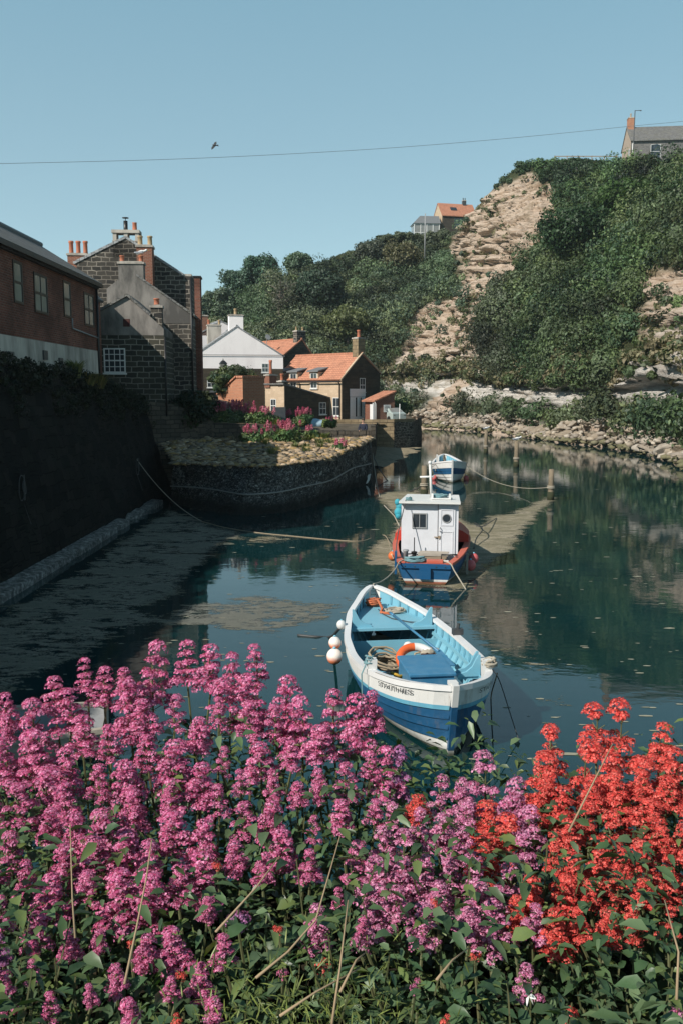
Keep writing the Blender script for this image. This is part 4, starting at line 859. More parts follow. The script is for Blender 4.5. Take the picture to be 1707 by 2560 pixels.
# gabion jetty
jt = empty('gabion_jetty', (-3.5, 42, 0), 0, 'rounded jetty of wire netted stone with a rubble top', 'jetty')
bot = [WZ(u, v, 0) for u, v in ((424, 1258), (520, 1278), (587, 1287), (654, 1287), (713, 1281), (780, 1265), (824, 1246), (880, 1222), (928, 1209))]
tpz = [(435, 1161, 2.05), (520, 1163, 2.05), (598, 1165, 2.05), (643, 1170, 2.05), (720, 1163, 2.08), (790, 1153, 2.1), (830, 1145, 2.15), (868, 1125, 2.35), (928, 1098, 2.65)]
topc = [WZ(*q) for q in tpz]
NJ = 260; A = resample(bot, NJ); B = resample(topc, NJ); A[:, 2] = -.6 * 1.0; A[:, :2] += (A[:, :2] - B[:, :2]) * .3
m = NM('netted_stone', .9, .25); j1 = m.co('UV', (5.2, 4.6, 1)); vr = m.vor(1.0, co=j1); vc = m.vor(1.0, co=j1, out='Color')
sv = m.t.nodes.new('ShaderNodeSeparateColor'); m.L(vc, sv.inputs[0])
c = m.ramp(sv.outputs[0], [(0, (.05, .05, .05)), (.5, (.12, .12, .115)), (.85, (.20, .195, .18)), (1, (.34, .33, .30))])
c = m.mix(m.ramp(vr, [(.35, 0), (.6, .85)]), c, (.008, .008, .008)); sz = m.t.nodes.new('ShaderNodeSeparateXYZ'); m.L(m.tc.outputs['Object'], sz.inputs[0])
c = m.mix(m.ramp(m.math('ADD', sz.outputs[2], m.math('MULTIPLY', m.noise(1.5, 4), .5)), [(.55, 1), (1.05, 0)]), c, (.014, .016, .014)); m.col(c); m.bump(m.math('MULTIPLY', vr, -1), 1.0, .10); MT['gabion'] = m.mat
loft('netted_face', toloc(A, jt), toloc(B, jt), 60, MT['gabion'], jt, lambda P: .07 * fbm(P * 1.4, 3, 28) + .035 * vnoise(P * 6, 29))
k = MB(); k.tube([Vector(a) * .42 + Vector(b) * .58 + Vector((0, -.14, .05 * math.sin(i * .4))) - Vector(jt.location) for i, (a, b) in enumerate(zip(A[::6], B[::6]))], .035, 6); k.build('net_seam', paint('wire_seam', (.30, .29, .27), .8, .4), jt)
back = resample([(-9.6, 46.6, 2.7), (-8.6, 47.9, 2.75), (-7.2, 49.8, 2.8), (-3.7, 50.5, 2.75), (-1.9, 52.3, 2.68), (1.75, 52.5, 2.66)], NJ)
TP, TPg = loft('rubble_bed', toloc(B, jt), toloc(back, jt), 50, MT['earth'], jt, lambda P: .05 * fbm(P * 2, 3, 30))
TPg = TPg + np.array(jt.location)
E1 = resample([(1.75, 52.5, -.6), (2.6, 70, -.6), (3.45, 86.2, -.6)], 40); E2 = E1.copy(); E2[:, 2] = 2.6
loft('side_face', toloc(E1, jt), toloc(E2, jt), 8, MT['stone_low'], jt)
# rubble stones: far too many to count
V = []; F = []; C = []; base = np.array([v.co[:] for v in BMESH[2].vertices]); tri = np.array([p.vertices[:] for p in BMESH[2].polygons])
keep = rng.choice(len(tri), len(tri), False)
bm = bmesh.new(); bmesh.ops.create_icosphere(bm, subdivisions=1, radius=.5); ib = np.array([v.co[:] for v in bm.verts]); itri = np.array([[v.index for v in f.verts] for f in bm.faces]); bm.free()
nst = 3600; ri = rng.integers(0, TPg.shape[0], nst); ci = rng.integers(2, NJ - 2, nst); ri[:330] = rng.integers(0, 2, 330)
for k in range(nst):
    s = .13 + .30 * rng.random() ** 1.8; q = ib * (1 + .32 * rng.normal(size=(len(ib), 1))) * np.array([s * 1.35, s * .8, s * .30])
    a = rng.normal() * .5 + (.0 if k > 330 else 1.2); ca, sa = math.cos(a), math.sin(a); tl = rng.normal() * .38 + .25
    q = q @ np.array([[1, 0, 0], [0, math.cos(tl), math.sin(tl)], [0, -math.sin(tl), math.cos(tl)]]); q = q @ np.array([[ca, sa, 0], [-sa, ca, 0], [0, 0, 1]])
    V.append(q + TPg[ri[k], ci[k]] + [rng.normal() * .05, rng.normal() * .05, .04]); F.append(itri + len(ib) * k)
    c = np.array([(.38, .28, .18), (.46, .35, .24), (.29, .21, .13), (.36, .24, .10), (.20, .16, .12)][rng.integers(0, 5)]) * (.75 + .5 * rng.random()); C.append(np.tile(c, (len(ib), 1)))
m = NM('rubble_stone', .9, .2); m.col(m.mix(m.ramp(m.noise(4, 5, .7), [(.4, 0), (.75, .6)]), m.attr('tint'), (.09, .075, .045))); m.bump(m.noise(9, 5), .6, .03)
tag(npmesh('rubble', np.concatenate(V), np.concatenate(F), m.mat, colour=np.concatenate(C)), kind='stuff')
# quay in front of the cottage
qy = empty('stone_quay', (4, 86, 0), 0, 'square stone quay with lit front below the parked car', 'quay')
def face_w(pts, z0, z1, nm, matn, par=qy, n=50, r=20, d=.05, sd=40):
    A = resample(pts, n); A = np.concatenate([A[:, :2], np.full((n, 1), z0)], 1); B = A.copy(); B[:, 2] = z1; return loft(nm, toloc(A, par), toloc(B, par), r, MT[matn], par, lambda P: d * fbm(P * 1.3, 4, sd))
face_w([(-2.5, 86.95), (1.3, 86.5), (5.1, 86.0)], -.6, 2.62, 'front_face', 'stone_quay'); face_w([(5.12, 86.0), (7.2, 88.8)], -.6, 2.62, 'side_face', 'stone_black'); face_w([(7.2, 88.8), (9.4, 104)], -.6, 2.62, 'river_face', 'stone_black')  # side and river faces in black stone: shade put into the colour
k = MB(); k.prism([(-2.5, 86.95, 2.55), (5.1, 86.0, 2.55), (5.3, 86.3, 2.55), (5.25, 86.5, 2.55), (-2.5, 87.4, 2.55)], (0, 0, .28)); k.prism([(5.1, 86.02, 2.56), (7.3, 88.8, 2.56), (7.0, 89.1, 2.56), (4.95, 86.45, 2.56)], (0, 0, .30)); o = k.build('coping', MT['stone_quay'], qy); o.location = -Vector(qy.location)
# muddy beach at its foot
m = NM('beach_mud', .9, .2); m.col(m.ramp(m.noise(1.4, 6, .7), [(.3, (.13, .11, .07)), (.6, (.30, .25, .17))])); m.bump(m.noise(5, 5), .5, .03); MT['mud'] = m.mat
xb = np.linspace(1.4, 8.2, 40); yb = np.linspace(64, 88, 60); BX, BY = np.meshgrid(xb, yb); BZ = .30 - .30 * np.clip((BX - 1.6) / (1.6 + (BY - 64) * .19), 0, 3) + .06 * fbm(np.stack([BX.ravel(), BY.ravel(), BX.ravel() * 0], 1) * .8, 3, 3).reshape(BX.shape)
bi = np.arange(BX.size).reshape(BX.shape); tag(npmesh('beach', np.stack([BX, BY, BZ], -1).reshape(-1, 3), np.stack([bi[:-1, :-1], bi[:-1, 1:], bi[1:, 1:], bi[1:, :-1]], -1).reshape(-1, 4), MT['mud']), kind='structure')
# ------------------------------------------------------------------ valerian bushes and garden plants above the jetty
PINKS = np.array([(.50, .12, .20), (.58, .18, .26), (.42, .08, .16), (.60, .22, .30)])
def valerian_bush(p, w, h, label, spikes=26, pink=1.0):
    p = Vector(p); e = empty('valerian_bush', p, rnd.uniform(0, 6), label, 'flowering plant', 'pink valerian bushes around the jetty')
    n = int(14 + 16 * w); Cb = np.stack([rng.normal(size=n) * w * .26, rng.normal(size=n) * w * .26, h * (.12 + .42 * rng.random(n))], 1)
    V, F, C = bushes(Cb, .16 * w + .06 + .06 * rng.random(n), 110, .075, greens(n, 1.35) + np.array([.01, .02, 0]), .9, .2); npmesh('foliage', V, F, MT['leaf'], e, colour=C)
    k = int(spikes * w); T = np.stack([rng.normal(size=k) * w * .28, rng.normal(size=k) * w * .28, h * (.68 + .36 * rng.random(k))], 1); cl = PINKS[rng.integers(0, 4, k)] * (.8 + .4 * rng.random((k, 1)))
    A = [T + np.array([0, 0, d]) for d in (-.10, 0, .09)]; Cb = np.concatenate(A); rr = np.concatenate([np.full(k, .085), np.full(k, .07), np.full(k, .045)])
    V, F, C = bushes(Cb, rr, 26, .035, np.concatenate([cl] * 3), 1.1, .2); npmesh('blossom', V, F, MT['petal'], e, colour=C)
    s = MB()
    for q in T[::2]: s.tube([(q[0] * .5, q[1] * .5, 0), (q[0] * .85, q[1] * .85, q[2] * .6), tuple(q)], .010, 4)
    s.build('stems', MT['stem'], e); return e
valerian_bush(WY(545, 1062, 51.6), 1.5, 1.25, 'broad pink valerian bush on the wall nearest the dark house', 30)
valerian_bush(WY(592, 1062, 52.0), 1.5, 1.3, 'full pink valerian bush on the wall in front of the brick outhouse', 32)
valerian_bush(WY(648, 1065, 51.6), 1.5, 1.0, 'low pink valerian bush on the wall beside the leaning slab', 24)
valerian_bush(WY(632, 1118, 48.6), 1.0, 1.15, 'green valerian bush with few pink heads on the rubble below the garden wall', 14)
valerian_bush(WY(662, 1100, 50.4), .9, .95, 'sparse dark valerian against the face of the garden wall', 8)
valerian_bush(WY(719, 1108, 49.2), 1.15, 1.2, 'round pink valerian bush on the rubble at the wall corner', 28)
valerian_bush(WY(757, 1064, 57), 1.0, 1.05, 'compact pink valerian clump in front of the stone annexe', 30)
valerian_bush(WY(727, 1058, 58), .6, .8, 'small pink valerian between the slab and the annexe', 20)
valerian_bush(WY(775, 1098, 52.0), .7, .7, 'thin pink valerian at the foot of the parapet', 10)
valerian_bush(WY(849, 1132, 46.8), .6, .62, 'small pale pink valerian growing on the jetty edge', 14)
valerian_bush(WY(822, 1066, 62), .8, .6, 'straggly pink valerian on the wall below the annexe window', 10)
for (u, v, Y, n, h, lb) in ((775, 1108, 50.5, 160, .55, 'clump of yellow green grass along the rubble by the parapet'), (745, 1112, 49.8, 120, .5, 'green grass tuft between the valerian bushes on the rubble'), (685, 1066, 51.2, 120, .6, 'bright grass tuft at the end of the flower bed'), (805, 1098, 52.1, 120, .5, 'yellowish grass tuft against the parapet foot')):
    tuft('grass_tuft', WY(u, v, Y), n, h, .9, [(.16, .19, .05), (.22, .22, .07), (.10, .14, .04)], lb, 'grass', 'grass tufts on the jetty', .02)
for i_ in range(16):
    q_ = TPg[int(rng.integers(14, 48)), int(rng.integers(90, 240))]
    tuft('weed_tuft', Vector(q_), 60, rnd.uniform(.2, .5), .6, [(.13, .16, .05), (.20, .19, .08), (.09, .12, .04)], 'small weedy tuft sprouting between the rubble stones of the jetty top', 'weed', 'weeds in the jetty rubble', .02)
tuft('dead_grass_tuft', WY(588, 1118, 48.3), 90, 1.0, .6, [(.16, .14, .10), (.10, .09, .06)], 'wispy grey dead grass in the shade of the garden wall', 'grass', None, .014)
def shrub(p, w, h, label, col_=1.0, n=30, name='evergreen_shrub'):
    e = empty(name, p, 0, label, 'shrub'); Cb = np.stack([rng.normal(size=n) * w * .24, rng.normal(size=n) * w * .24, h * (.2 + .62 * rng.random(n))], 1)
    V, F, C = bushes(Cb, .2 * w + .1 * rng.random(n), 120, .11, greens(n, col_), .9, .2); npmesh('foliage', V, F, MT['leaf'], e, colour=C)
    s = MB()
    for i in range(5): a = i * 1.3; s.tube([(0, 0, -.3), (math.cos(a) * w * .12, math.sin(a) * w * .12, h * .4), (math.cos(a) * w * .3, math.sin(a) * w * .3, h * .75)], [.05, .035, .015], 6)
    s.build('branches', MT['bark'], e); return e
shrub(WY(588, 966, 80), 3.3, 1.7, 'dark evergreen shrub behind the brick outhouse under the lantern', .8, 44)
shrub(WY(556, 985, 77), 1.8, 1.8, 'small dark bush between the stone base and the brick outhouse', .8, 24)
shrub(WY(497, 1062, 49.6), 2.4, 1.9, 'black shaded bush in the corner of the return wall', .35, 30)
shrub(WY(1000, 1045, 100), 2.6, 2.3, 'yellow green bush beside the quay behind the parked car', 1.6, 26, 'leafy_bush')
# ------------------------------------------------------------------ boats
def sm(a, b, x): t = np.clip((x - a) / (b - a), 0, 1); return t * t * (3 - 2 * t)
def text_mesh(txt, size):
    cu_ = bpy.data.curves.new('lettering', 'FONT'); cu_.body = txt; cu_.size = size; cu_.align_x = 'CENTER'; cu_.resolution_u = 3
    o = bpy.data.objects.new('lettering_tmp', cu_); col.objects.link(o); bpy.context.view_layer.update()
    me = bpy.data.meshes.new_from_object(o.evaluated_get(bpy.context.evaluated_depsgraph_get()))
    V = [v.co[:] for v in me.vertices]; F = [tuple(p.vertices) for p in me.polygons]
    bpy.data.objects.remove(o); bpy.data.curves.remove(cu_); bpy.data.meshes.remove(me); return V, F
class Hull:
    def __init__(s, S, Wd, Z, zk=-.35, rake=.35, e0=.62, e1=.95, stern_rake=.2):
        s.S, s.W, s.Z, s.zk, s.L, s.rake, s.e0, s.e1, s.sr = S, Wd, Z, zk, S[-1], rake, e0, e1, stern_rake
        t = np.linspace(0, s.L, 90); k = np.exp(-.5 * (np.arange(-6, 7) / 2.2) ** 2); k /= k.sum()
        w = np.convolve(np.pad(np.interp(t, S, Wd), 6, mode='edge'), k, 'valid'); w[0] = Wd[0]; w[-1] = Wd[-1]
        z = np.convolve(np.pad(np.interp(t, S, Z), 6, mode='edge'), k, 'valid'); s.t, s.w, s.z = t, w, z
    def pos(s, y, p, side, out=0.0):
        w = float(np.interp(y, s.t, s.w)); z = float(np.interp(y, s.t, s.z)); q = y / s.L
        e = s.e0 + (s.e1 - s.e0) * float(sm(.72, 1.0, q)) + (s.e1 - s.e0) * float(sm(.3, 0, q)) * (1 if s.W[0] < .2 else .15)
        g = math.sin(math.pi / 2 * max(p, 0) ** e) if p < 1 else 1.0
        yy = y + s.rake * (p - .32) * float(sm(.80, 1, q)) - s.sr * (p - .32) * float(sm(.15, 0, q))
        return Vector((side * (max(w * g, .012) + out), yy, s.zk + (z - s.zk) * p))
def coble(root, H, bands, inner, gunw, clinker=True, text=None, ribs=True):
    P = [0, .16, .30, .41, .53, .65, .755, .80, 1.0]; ns = 56; ys = np.linspace(0, H.L, ns); b = MB()
    mats = []; 
    for _, mm in bands:
        if mm not in mats: mats.append(mm)
    for side in (-1, 1):
        for a in range(len(P) - 1):
            lo, hi = P[a], P[a + 1]; bm_ = next(mm for lim, mm in bands if lo < lim - 1e-6); b.cur = mats.index(bm_)
            o0 = .036 if clinker and a not in (7,) else .03; vs = []
            for y in ys: vs += [H.pos(y, lo - .004, side, o0), H.pos(y, hi, side, .002 if a != 6 else .03)]
            fs = [(2 * i, 2 * i + 1, 2 * i + 3, 2 * i + 2) if side > 0 else (2 * i, 2 * i + 2, 2 * i + 3, 2 * i + 1) for i in range(ns - 1)]; b.add(vs, fs)
            ls = []
            for y in ys: ls += [H.pos(y, lo - .004, side, o0), H.pos(y, lo - .002, side, 0)]
            b.add(ls, [(2 * i, 2 * i + 2, 2 * i + 3, 2 * i + 1) for i in range(ns - 1)])
    hull = b.build('hull', [MT[x] for x in mats], root)
    b = MB()
    for side in (-1, 1):
        vs = []; pl = (.30, .5, .7, .85, .985)
        for y in np.linspace(.18, H.L - .12, ns):
            for p in pl: q = H.pos(y, p, side, -.045); q.x = side * max(abs(q.x), .01) if q.x * side > 0 else 0; vs.append(q)
        n = len(pl); b.add(vs, [(i * n + j, (i + 1) * n + j, (i + 1) * n + j + 1, i * n + j + 1) for i in range(ns - 1) for j in range(n - 1)])
    b.build('inner_planking', MT[inner], root)
    b = MB()
    for side in (-1, 1):
        rows_ = []
        for y in np.linspace(0, H.L, ns):
            o = H.pos(y, 1, side, .035); i = H.pos(y, 1, side, -.085); i.x = side * max(side * i.x, 0.0)
            rows_.append([i + Vector((0, 0, -.03)), o + Vector((0, 0, -.05)), o + Vector((0, 0, .035)), i + Vector((0, 0, .035))])
        vs = [p for r in rows_ for p in r]; b.add(vs, [(i * 4 + j, i * 4 + (j + 1) % 4, (i + 1) * 4 + (j + 1) % 4, (i + 1) * 4 + j) for i in range(ns - 1) for j in range(4)] + [(0, 1, 2, 3), ((ns - 1) * 4 + 3, (ns - 1) * 4 + 2, (ns - 1) * 4 + 1, (ns - 1) * 4)])
    b.build('gunwale', MT[gunw], root)
    if ribs:
        b = MB()
        for side in (-1, 1):
            for y in np.arange(.55, H.L - .4, .31):
                pts = [(H.pos(y, p, side, -.050), H.pos(y, p, side, -.085)) for p in (.35, .55, .75, .92, .985)]
                for (o0, i0), (o1, i1) in zip(pts[:-1], pts[1:]):
                    if side * i0.x < .04: continue
                    d = Vector((0, .024, 0)); b.hexa([o0 - d, i0 - d, i0 + d, o0 + d, o1 - d, i1 - d, i1 + d, o1 + d])
        b.build('ribs', MT[inner], root)['kind'] = 'stuff'
        b = MB()
        for side in (-1, 1):
            pp_ = [H.pos(y, .80, side, -.075) for y in np.linspace(.5, H.L - .5, 40)]; pp_ = [p for p in pp_ if side * p.x > .05]
            vs = [];
            for p in pp_: vs += [p + Vector((0, 0, -.035)), p + Vector((-side * .03, 0, -.035)), p + Vector((-side * .03, 0, .035)), p + Vector((0, 0, .035))]
            b.add(vs, [(i * 4 + j, i * 4 + (j + 1) % 4, (i + 1) * 4 + (j + 1) % 4, (i + 1) * 4 + j) for i in range(len(pp_) - 1) for j in range(4)])
        b.build('stringers', MT[inner], root)
    return hull
def mapped_text(root, H, txt, y0, p0, side, size, matn='dark_grey'):
    V, F = text_mesh(txt, size); zr = lambda y: float(np.interp(y, H.t, H.z)) - H.zk; vs = []
    for x, y, _ in V:
        yy = y0 + x * 1.35 * (1 if side > 0 else -1); vs.append(H.pos(yy, p0 + y / zr(yy), side, .050))
    b = MB(); b.add(vs, F); o = b.build('lettering', MT[matn], root); return o
def coil(name, p, R0, turns, r, h, matn, label, cat='rope', tilt=(0, 0), squash=.8, group=None, seed=1, rz=0):
    rr = random.Random(seed); pts = []
    for i in range(turns * 18):
        a = i / 18 * 2 * math.pi; k = i / (turns * 18); n = rr.uniform(-.03, .03)
        Rr = R0 * (.50 + .50 * abs(math.sin(k * 9 + seed + math.sin(a * .37) * .8))) + n * R0 * 3; pts.append((Rr * math.cos(a), Rr * squash * math.sin(a), h * k * (.8 + .4 * math.sin(a * .5 + seed)) + rr.uniform(-.014, .014)))
    b = MB(); b.tube(pts, r, 6); o = b.build(name, MT[matn], None, True); o.location = p; o.rotation_euler = (tilt[0], tilt[1], rz); return tag(o, label, cat, group)
def buoy(p, r, matn, label, group=None, eye=True):
    e = empty('buoy', p, 0, label, 'buoy', group); b = MB(); b.ball((0, 0, 0), r, 20, (1, 1, 1.06)); b.build('float_ball', MT[matn], e, True)
    b = MB(); b.lathe([(r * .22, r * .95), (r * .2, r * 1.22), (r * .12, r * 1.28)], 10); b.build('collar', MT['light_blue'], e, True); return e
# ---- the white and blue coble nearest the flowers
CS = Vector((.72, 19.35, 0)); CBW = Vector((1.60, 12.45, 0)); cf = (CBW - CS); CL = cf.length; cf.normalize(); ca_ = math.atan2(-cf.x, cf.y)
cb = empty('coble', CS, ca_, 'white and blue open coble with light blue inside and its name on the bow', 'boat')
HC = Hull([0, .4, 1.7, 3.2, 4.3, 5.0, 5.75, 6.35, 6.7, CL], [.04, .32, .80, 1.06, 1.10, 1.07, .97, .74, .46, .03], [1.0, .96, .84, .75, .76, .81, .90, 1.0, 1.06, 1.12])
coble(cb, HC, [(.41, 'hull_white'), (.755, 'hull_blue'), (.80, 'hull_sky'), (1.01, 'hull_white')], 'light_blue', 'white_clean')
MCB = Matrix.Translation(CS) @ Matrix.Rotation(ca_, 4, 'Z')
def CB(x, y, z): return MCB @ Vector((x, y, z))
def planform(H, y0, y1, z, inset=.06, n=14, th=.04):
    """deck or thwart filling the hull between two stations"""
    ys = np.linspace(y0, y1, n); L_ = []; R_ = []
    for y in ys:
        zz = float(np.interp(y, H.t, H.z)); p = min(max((z - H.zk) / (zz - H.zk), .05), 1); q = H.pos(y, p, 1, -inset); x = max(q.x, .01); L_.append((-x, y, z)); R_.append((x, y, z))
    return L_ + R_[::-1], th
def deck(H, y0, y1, z, name, matn, par, th=.04, inset=.06):
    poly, th = planform(H, y0, y1, z, inset, 14, th); b = MB(); b.prism(poly, (0, 0, -th)); return b.build(name, MT[matn], par)
deck(HC, .35, 2.15, .70, 'aft_deck', 'light_blue', cb); deck(HC, 2.152, 2.42, .715, 'thwart', 'light_blue', cb, .05)
deck(HC, .6, 6.4, .06, 'floor', 'wood', cb, .03)
b = MB(); b.bx(-.92, .92, 2.52, 2.55, .08, .50); b.build('bulkhead', MT['light_blue'], cb)
deck(HC, 5.0, 5.26, .62, 'thwart', 'light_blue', cb, .05)
for y, zt in ((2.28, .715), (5.14, .62)):
    for side in (-1, 1):
        for dy in ((0,) if y < 3 else (-.09, .12)):
            w_ = HC.pos(y + dy, .8, side, -.08).x * side
            prof = [(0, 0), (-.40, 0), (-.36, .05), (-.24, .08), (-.14, .16), (-.07, .30), (-.03, .36), (0, .36)]
            b = MB(); b.prism([(side * (w_ + a), y + dy - .02, zt + .001 + c) for a, c in prof], (0, .045, 0)); b.build('knee', MT['light_blue'], cb)
def stem(H, par, mats, split):
    ps_ = [Vector((0, H.pos(H.L, q, 1, 0).y, H.pos(H.L, q, 1, 0).z)) for q in (0, .3, .6, .8, 1.04)]; b = MB(); x = .045
    for a, c in zip(ps_[:-1], ps_[1:]):
        b.hexa([(-x, a.y - .08, a.z), (x, a.y - .08, a.z), (x, a.y + .07, a.z), (-x, a.y + .07, a.z), (-x, c.y - .08, c.z - .002), (x, c.y - .08, c.z - .002), (x, c.y + .07, c.z - .002), (-x, c.y + .07, c.z - .002)])
    b.m = [split[i // 6] for i in range(len(b.f))]; b.build('stem_post', [MT[q] for q in mats], par)
stem(HC, cb, ['hull_white', 'hull_blue'], [0, 1, 1, 0])
b = MB(); b.bx(-.065, .065, CL + .03, CL + .18, 1.10, 1.16); b.build('stem_head', MT['white'], cb)
for side in (1, -1): mapped_text(cb, HC, 'STAITHES', 6.30 if side > 0 else 6.40, .885, side, .112 if side > 0 else .105)
ebx = MCB.inverted()
x0, x1, y0, y1 = -.27, .42, 5.0, 5.98
y0 += .12; y1 += .12
eb = MB(); eb.hexa([(x0, y0, .08), (x1, y0, .08), (x1, y1, .08), (x0, y1, .08), (x0, y0, .92), (x1, y0, .92), (x1, y1, .92), (x0, y1, .92)]); box_ = eb.build('engine_box', MT['mid_blue'], cb)
eb = MB(); eb.bx(x0 - .03, x1 + .03, y0 - .02, y1 + .03, .922, .975); eb.build('lid', MT['mid_blue'], box_, bevel=.012)
eb = MB(); eb.lathe([(.05, 0), (.05, .02)], 12, (.05, y1 + .001, .45), Matrix.Rotation(R(-90), 3, 'X')); eb.build('vent', MT['black'], box_)
for (x, y) in ((.62, 5.55), (-.66, 6.05)):
    w_ = HC.pos(y, 1, 1 if x > 0 else -1, -.05).x; z_ = float(np.interp(y, HC.t, HC.z)); b = MB(); b.hexa([(w_ - .06, y - .06, z_ - .25), (w_ + .06, y - .06, z_ - .25), (w_ + .06, y + .06, z_ - .25), (w_ - .06, y + .06, z_ - .25), (w_ - .075, y - .075, z_ + .2), (w_ + .075, y - .075, z_ + .2), (w_ + .075, y + .075, z_ + .2), (w_ - .075, y + .075, z_ + .2)]); b.build('mooring_post', MT['white'], cb)
b = MB(); w_ = HC.pos(3.3, 1, -1, 0).x; b.bx(w_ - .1, w_ + .1, 3.24, 3.36, .79, .90); b.tube([(w_, 3.3, .9), (w_ - .02, 3.3, 1.0)], .03, 6); b.build('rowlock', MT['dark_grey'], cb)
b = MB(); pts = [HC.pos(y, 1, 1, .0) + Vector((0, 0, -.10)) for y in (5.55, 5.9, 6.2, 6.45)]
b = MB(); vs = []
for y in np.linspace(5.85, 6.55, 10): q = HC.pos(y, 1, 1, -.09); vs += [q + Vector((-.004, 0, -.07)), q + Vector((-.004, 0, -.002)), q + Vector((.1, 0, .0365)), q + Vector((.12, 0, .0365))]
b.add(vs, [(i * 4 + j, i * 4 + j + 1, (i + 1) * 4 + j + 1, (i + 1) * 4 + j) for i in range(9) for j in (0, 1, 2)]); b.build('worn_gunwale_edge', MT['wood'], cb)
# gear lying in it
coil('rope_coil', CB(.32, 3.35, .16), .36, 15, .020, .34, 'rope', 'large beige rope coil in the middle of the white and blue coble', tilt=(.45, .15), seed=3)
coil('rope_coil', CB(-.52, 3.25, .16), .28, 12, .019, .28, 'rope', 'smaller rope coil beside the lifebuoy in the white and blue coble', tilt=(.4, -.1), seed=5)
lb = empty('lifebuoy', CB(.0, 4.62, .74), ca_, 'orange and white lifebuoy propped behind the blue engine box', 'lifebuoy'); lb.rotation_euler = (R(-30), 0, ca_)
b = MB()
b.torus((0, 0, 0), .30, .075, 36, 12); ring = b
for fi, f in enumerate(ring.f): a = (fi // 12) / 36 * 360; ring.m[fi] = 1 if 180 < a < 262 else 0
ring.build('ring', [paint('lifebuoy_orange', (.75, .13, .03), .5, .1), MT['white']], lb, True)
coil('rope_coil', CB(-.18, 4.66, .84), .12, 5, .018, .06, 'rope_pale', 'little pale rope hank inside the lifebuoy', tilt=(-.6, 0), seed=9)
b = MB(); b.tube([CB(-.12, 1.75, .80), CB(-.50, 4.1, .72)], .024, 8); b.tube([CB(-.09, 1.55, .80), CB(-.12, 1.76, .80)], .03, 8); oar = b.build('oar', MT['mid_blue'], None, True); tag(oar, 'blue wooden oar laid from the aft deck into the coble', 'oar')
b = MB(); b.hexa([CB(-.44, 4.0, .70), CB(-.56, 4.0, .70), CB(-.66, 4.7, .62), CB(-.52, 4.7, .62), CB(-.44, 4.0, .72), CB(-.56, 4.0, .72), CB(-.66, 4.7, .64), CB(-.52, 4.7, .64)]); b.build('blade', MT['mid_blue'], oar)
def fender(p, r, l, rot, label, matn='white'):
    b = MB(); b.lathe([(r * .3, -l * .5), (r * .8, -l * .46), (r, -l * .36), (r, l * .36), (r * .8, l * .46), (r * .3, l * .5)], 16); o = b.build('fender', MT[matn], None, True); o.location = p; o.rotation_euler = rot; return tag(o, label, 'fender')
fender(CB(.86, 3.9, .30), .13, .5, (R(60), R(15), ca_), 'fat white fender lying on the floor of the coble', 'grey')
b = MB(); b.lathe([(.17, 0), (.19, .1), (.21, .34), (.225, .35), (.225, .38), (.19, .38), (.17, .04)], 20); o = b.build('bucket', MT['white'], None, True); o.location = CB(-.58, 5.65, .36); o.rotation_euler = (R(70), R(25), ca_ + .5); tag(o, 'white plastic bucket tipped over beside the blue engine box', 'bucket')
b = MB(); b.lathe([(.16, 0), (.17, .3), (.05, .36), (.05, .4)], 16); o = b.build('plastic_can', MT['white'], None, True); o.location = CB(-.30, 5.75, .10); o.rotation_euler = (R(80), 0, ca_ - .6); tag(o, 'white plastic can wedged under the bow thwart', 'container')
b = MB(); b.lathe([(.10, 0), (.12, .06), (.07, .15), (.02, .17)], 14); o = b.build('float', MT['white'], None, True); o.location = CB(-.18, 3.0, .42); tag(o, 'small white net float between the two rope coils', 'float')
coil('yellow_rope', CB(.56, 5.35, .50), .10, 8, .022, .26, 'rope_yellow', 'yellow rope hank hanging at the side of the engine box', tilt=(0, .3), seed=12)
b = MB(); b.box((0, 0, 0), (.05, .12, .62), None); o = b.build('wooden_board', MT['wood'], None); o.location = CB(.62, 5.45, .48); o.rotation_euler = (.2, .1, ca_); tag(o, 'brown plank standing beside the yellow rope in the coble', 'plank')
b = MB(); b.tube([CB(.2, 3.7, .2), CB(.5, 3.85, .24), CB(.8, 3.6, .2), CB(.6, 3.4, .3)], .08, 8); o = b.build('dark_bag', MT['black'], None, True); tag(o, 'dark sack under the large rope coil', 'bag')
coil('orange_rope', CB(.10, .55, .72), .16, 6, .020, .16, 'rope_orange', 'orange rope bundle at the pointed stern of the coble', seed=20)
b = MB(); b.tube([CB(.05, .5, .86), CB(.02, .75, .86), CB(-.02, 1.0, .75), CB(.05, 1.2, .725), CB(-.15, 1.35, .72)], .03, 6); tag(b.build('orange_rope_tail', MT['rope_orange'], None, True), 'orange rope end trailing over the light blue aft deck', 'rope')
coil('pale_rope', CB(-.28, 1.12, .715), .24, 7, .018, .05, 'rope_pale', 'pale loosely flaked rope on the light blue aft deck', squash=.75, seed=23, rz=.6)
b = MB(); b.tube([CB(.05, .9, .72), CB(.02, 1.3, .715), CB(-.1, 1.7, .715), CB(-.38, 2.0, .715), CB(-.5, 2.2, .75)], .012, 5); tag(b.build('thin_line', MT['dark_grey'], None), 'thin dark line across the light blue aft deck', 'rope')
coil('rope_turns', CB(.99, 5.56, 1.0), .075, 5, .014, .12, 'rope_blue', 'grey green rope turns on the mooring post nearest the name', seed=31)
coil('rope_turns', CB(-.84, 6.06, 1.05), .12, 5, .02, .12, 'rope_pale', 'thick pale rope turns around the post at the dark side of the bow', seed=33)
b = MB(); b.tube([CB(1.05, 5.6, 1.0), HC and CB(1.12, 5.62, .85), CB(1.10, 5.6, .3), CB(1.06, 5.6, -.1)], .012, 5); tag(b.build('hanging_line', MT['rope_blue'], None), 'thin line hanging from the post down the name side of the hull', 'rope')
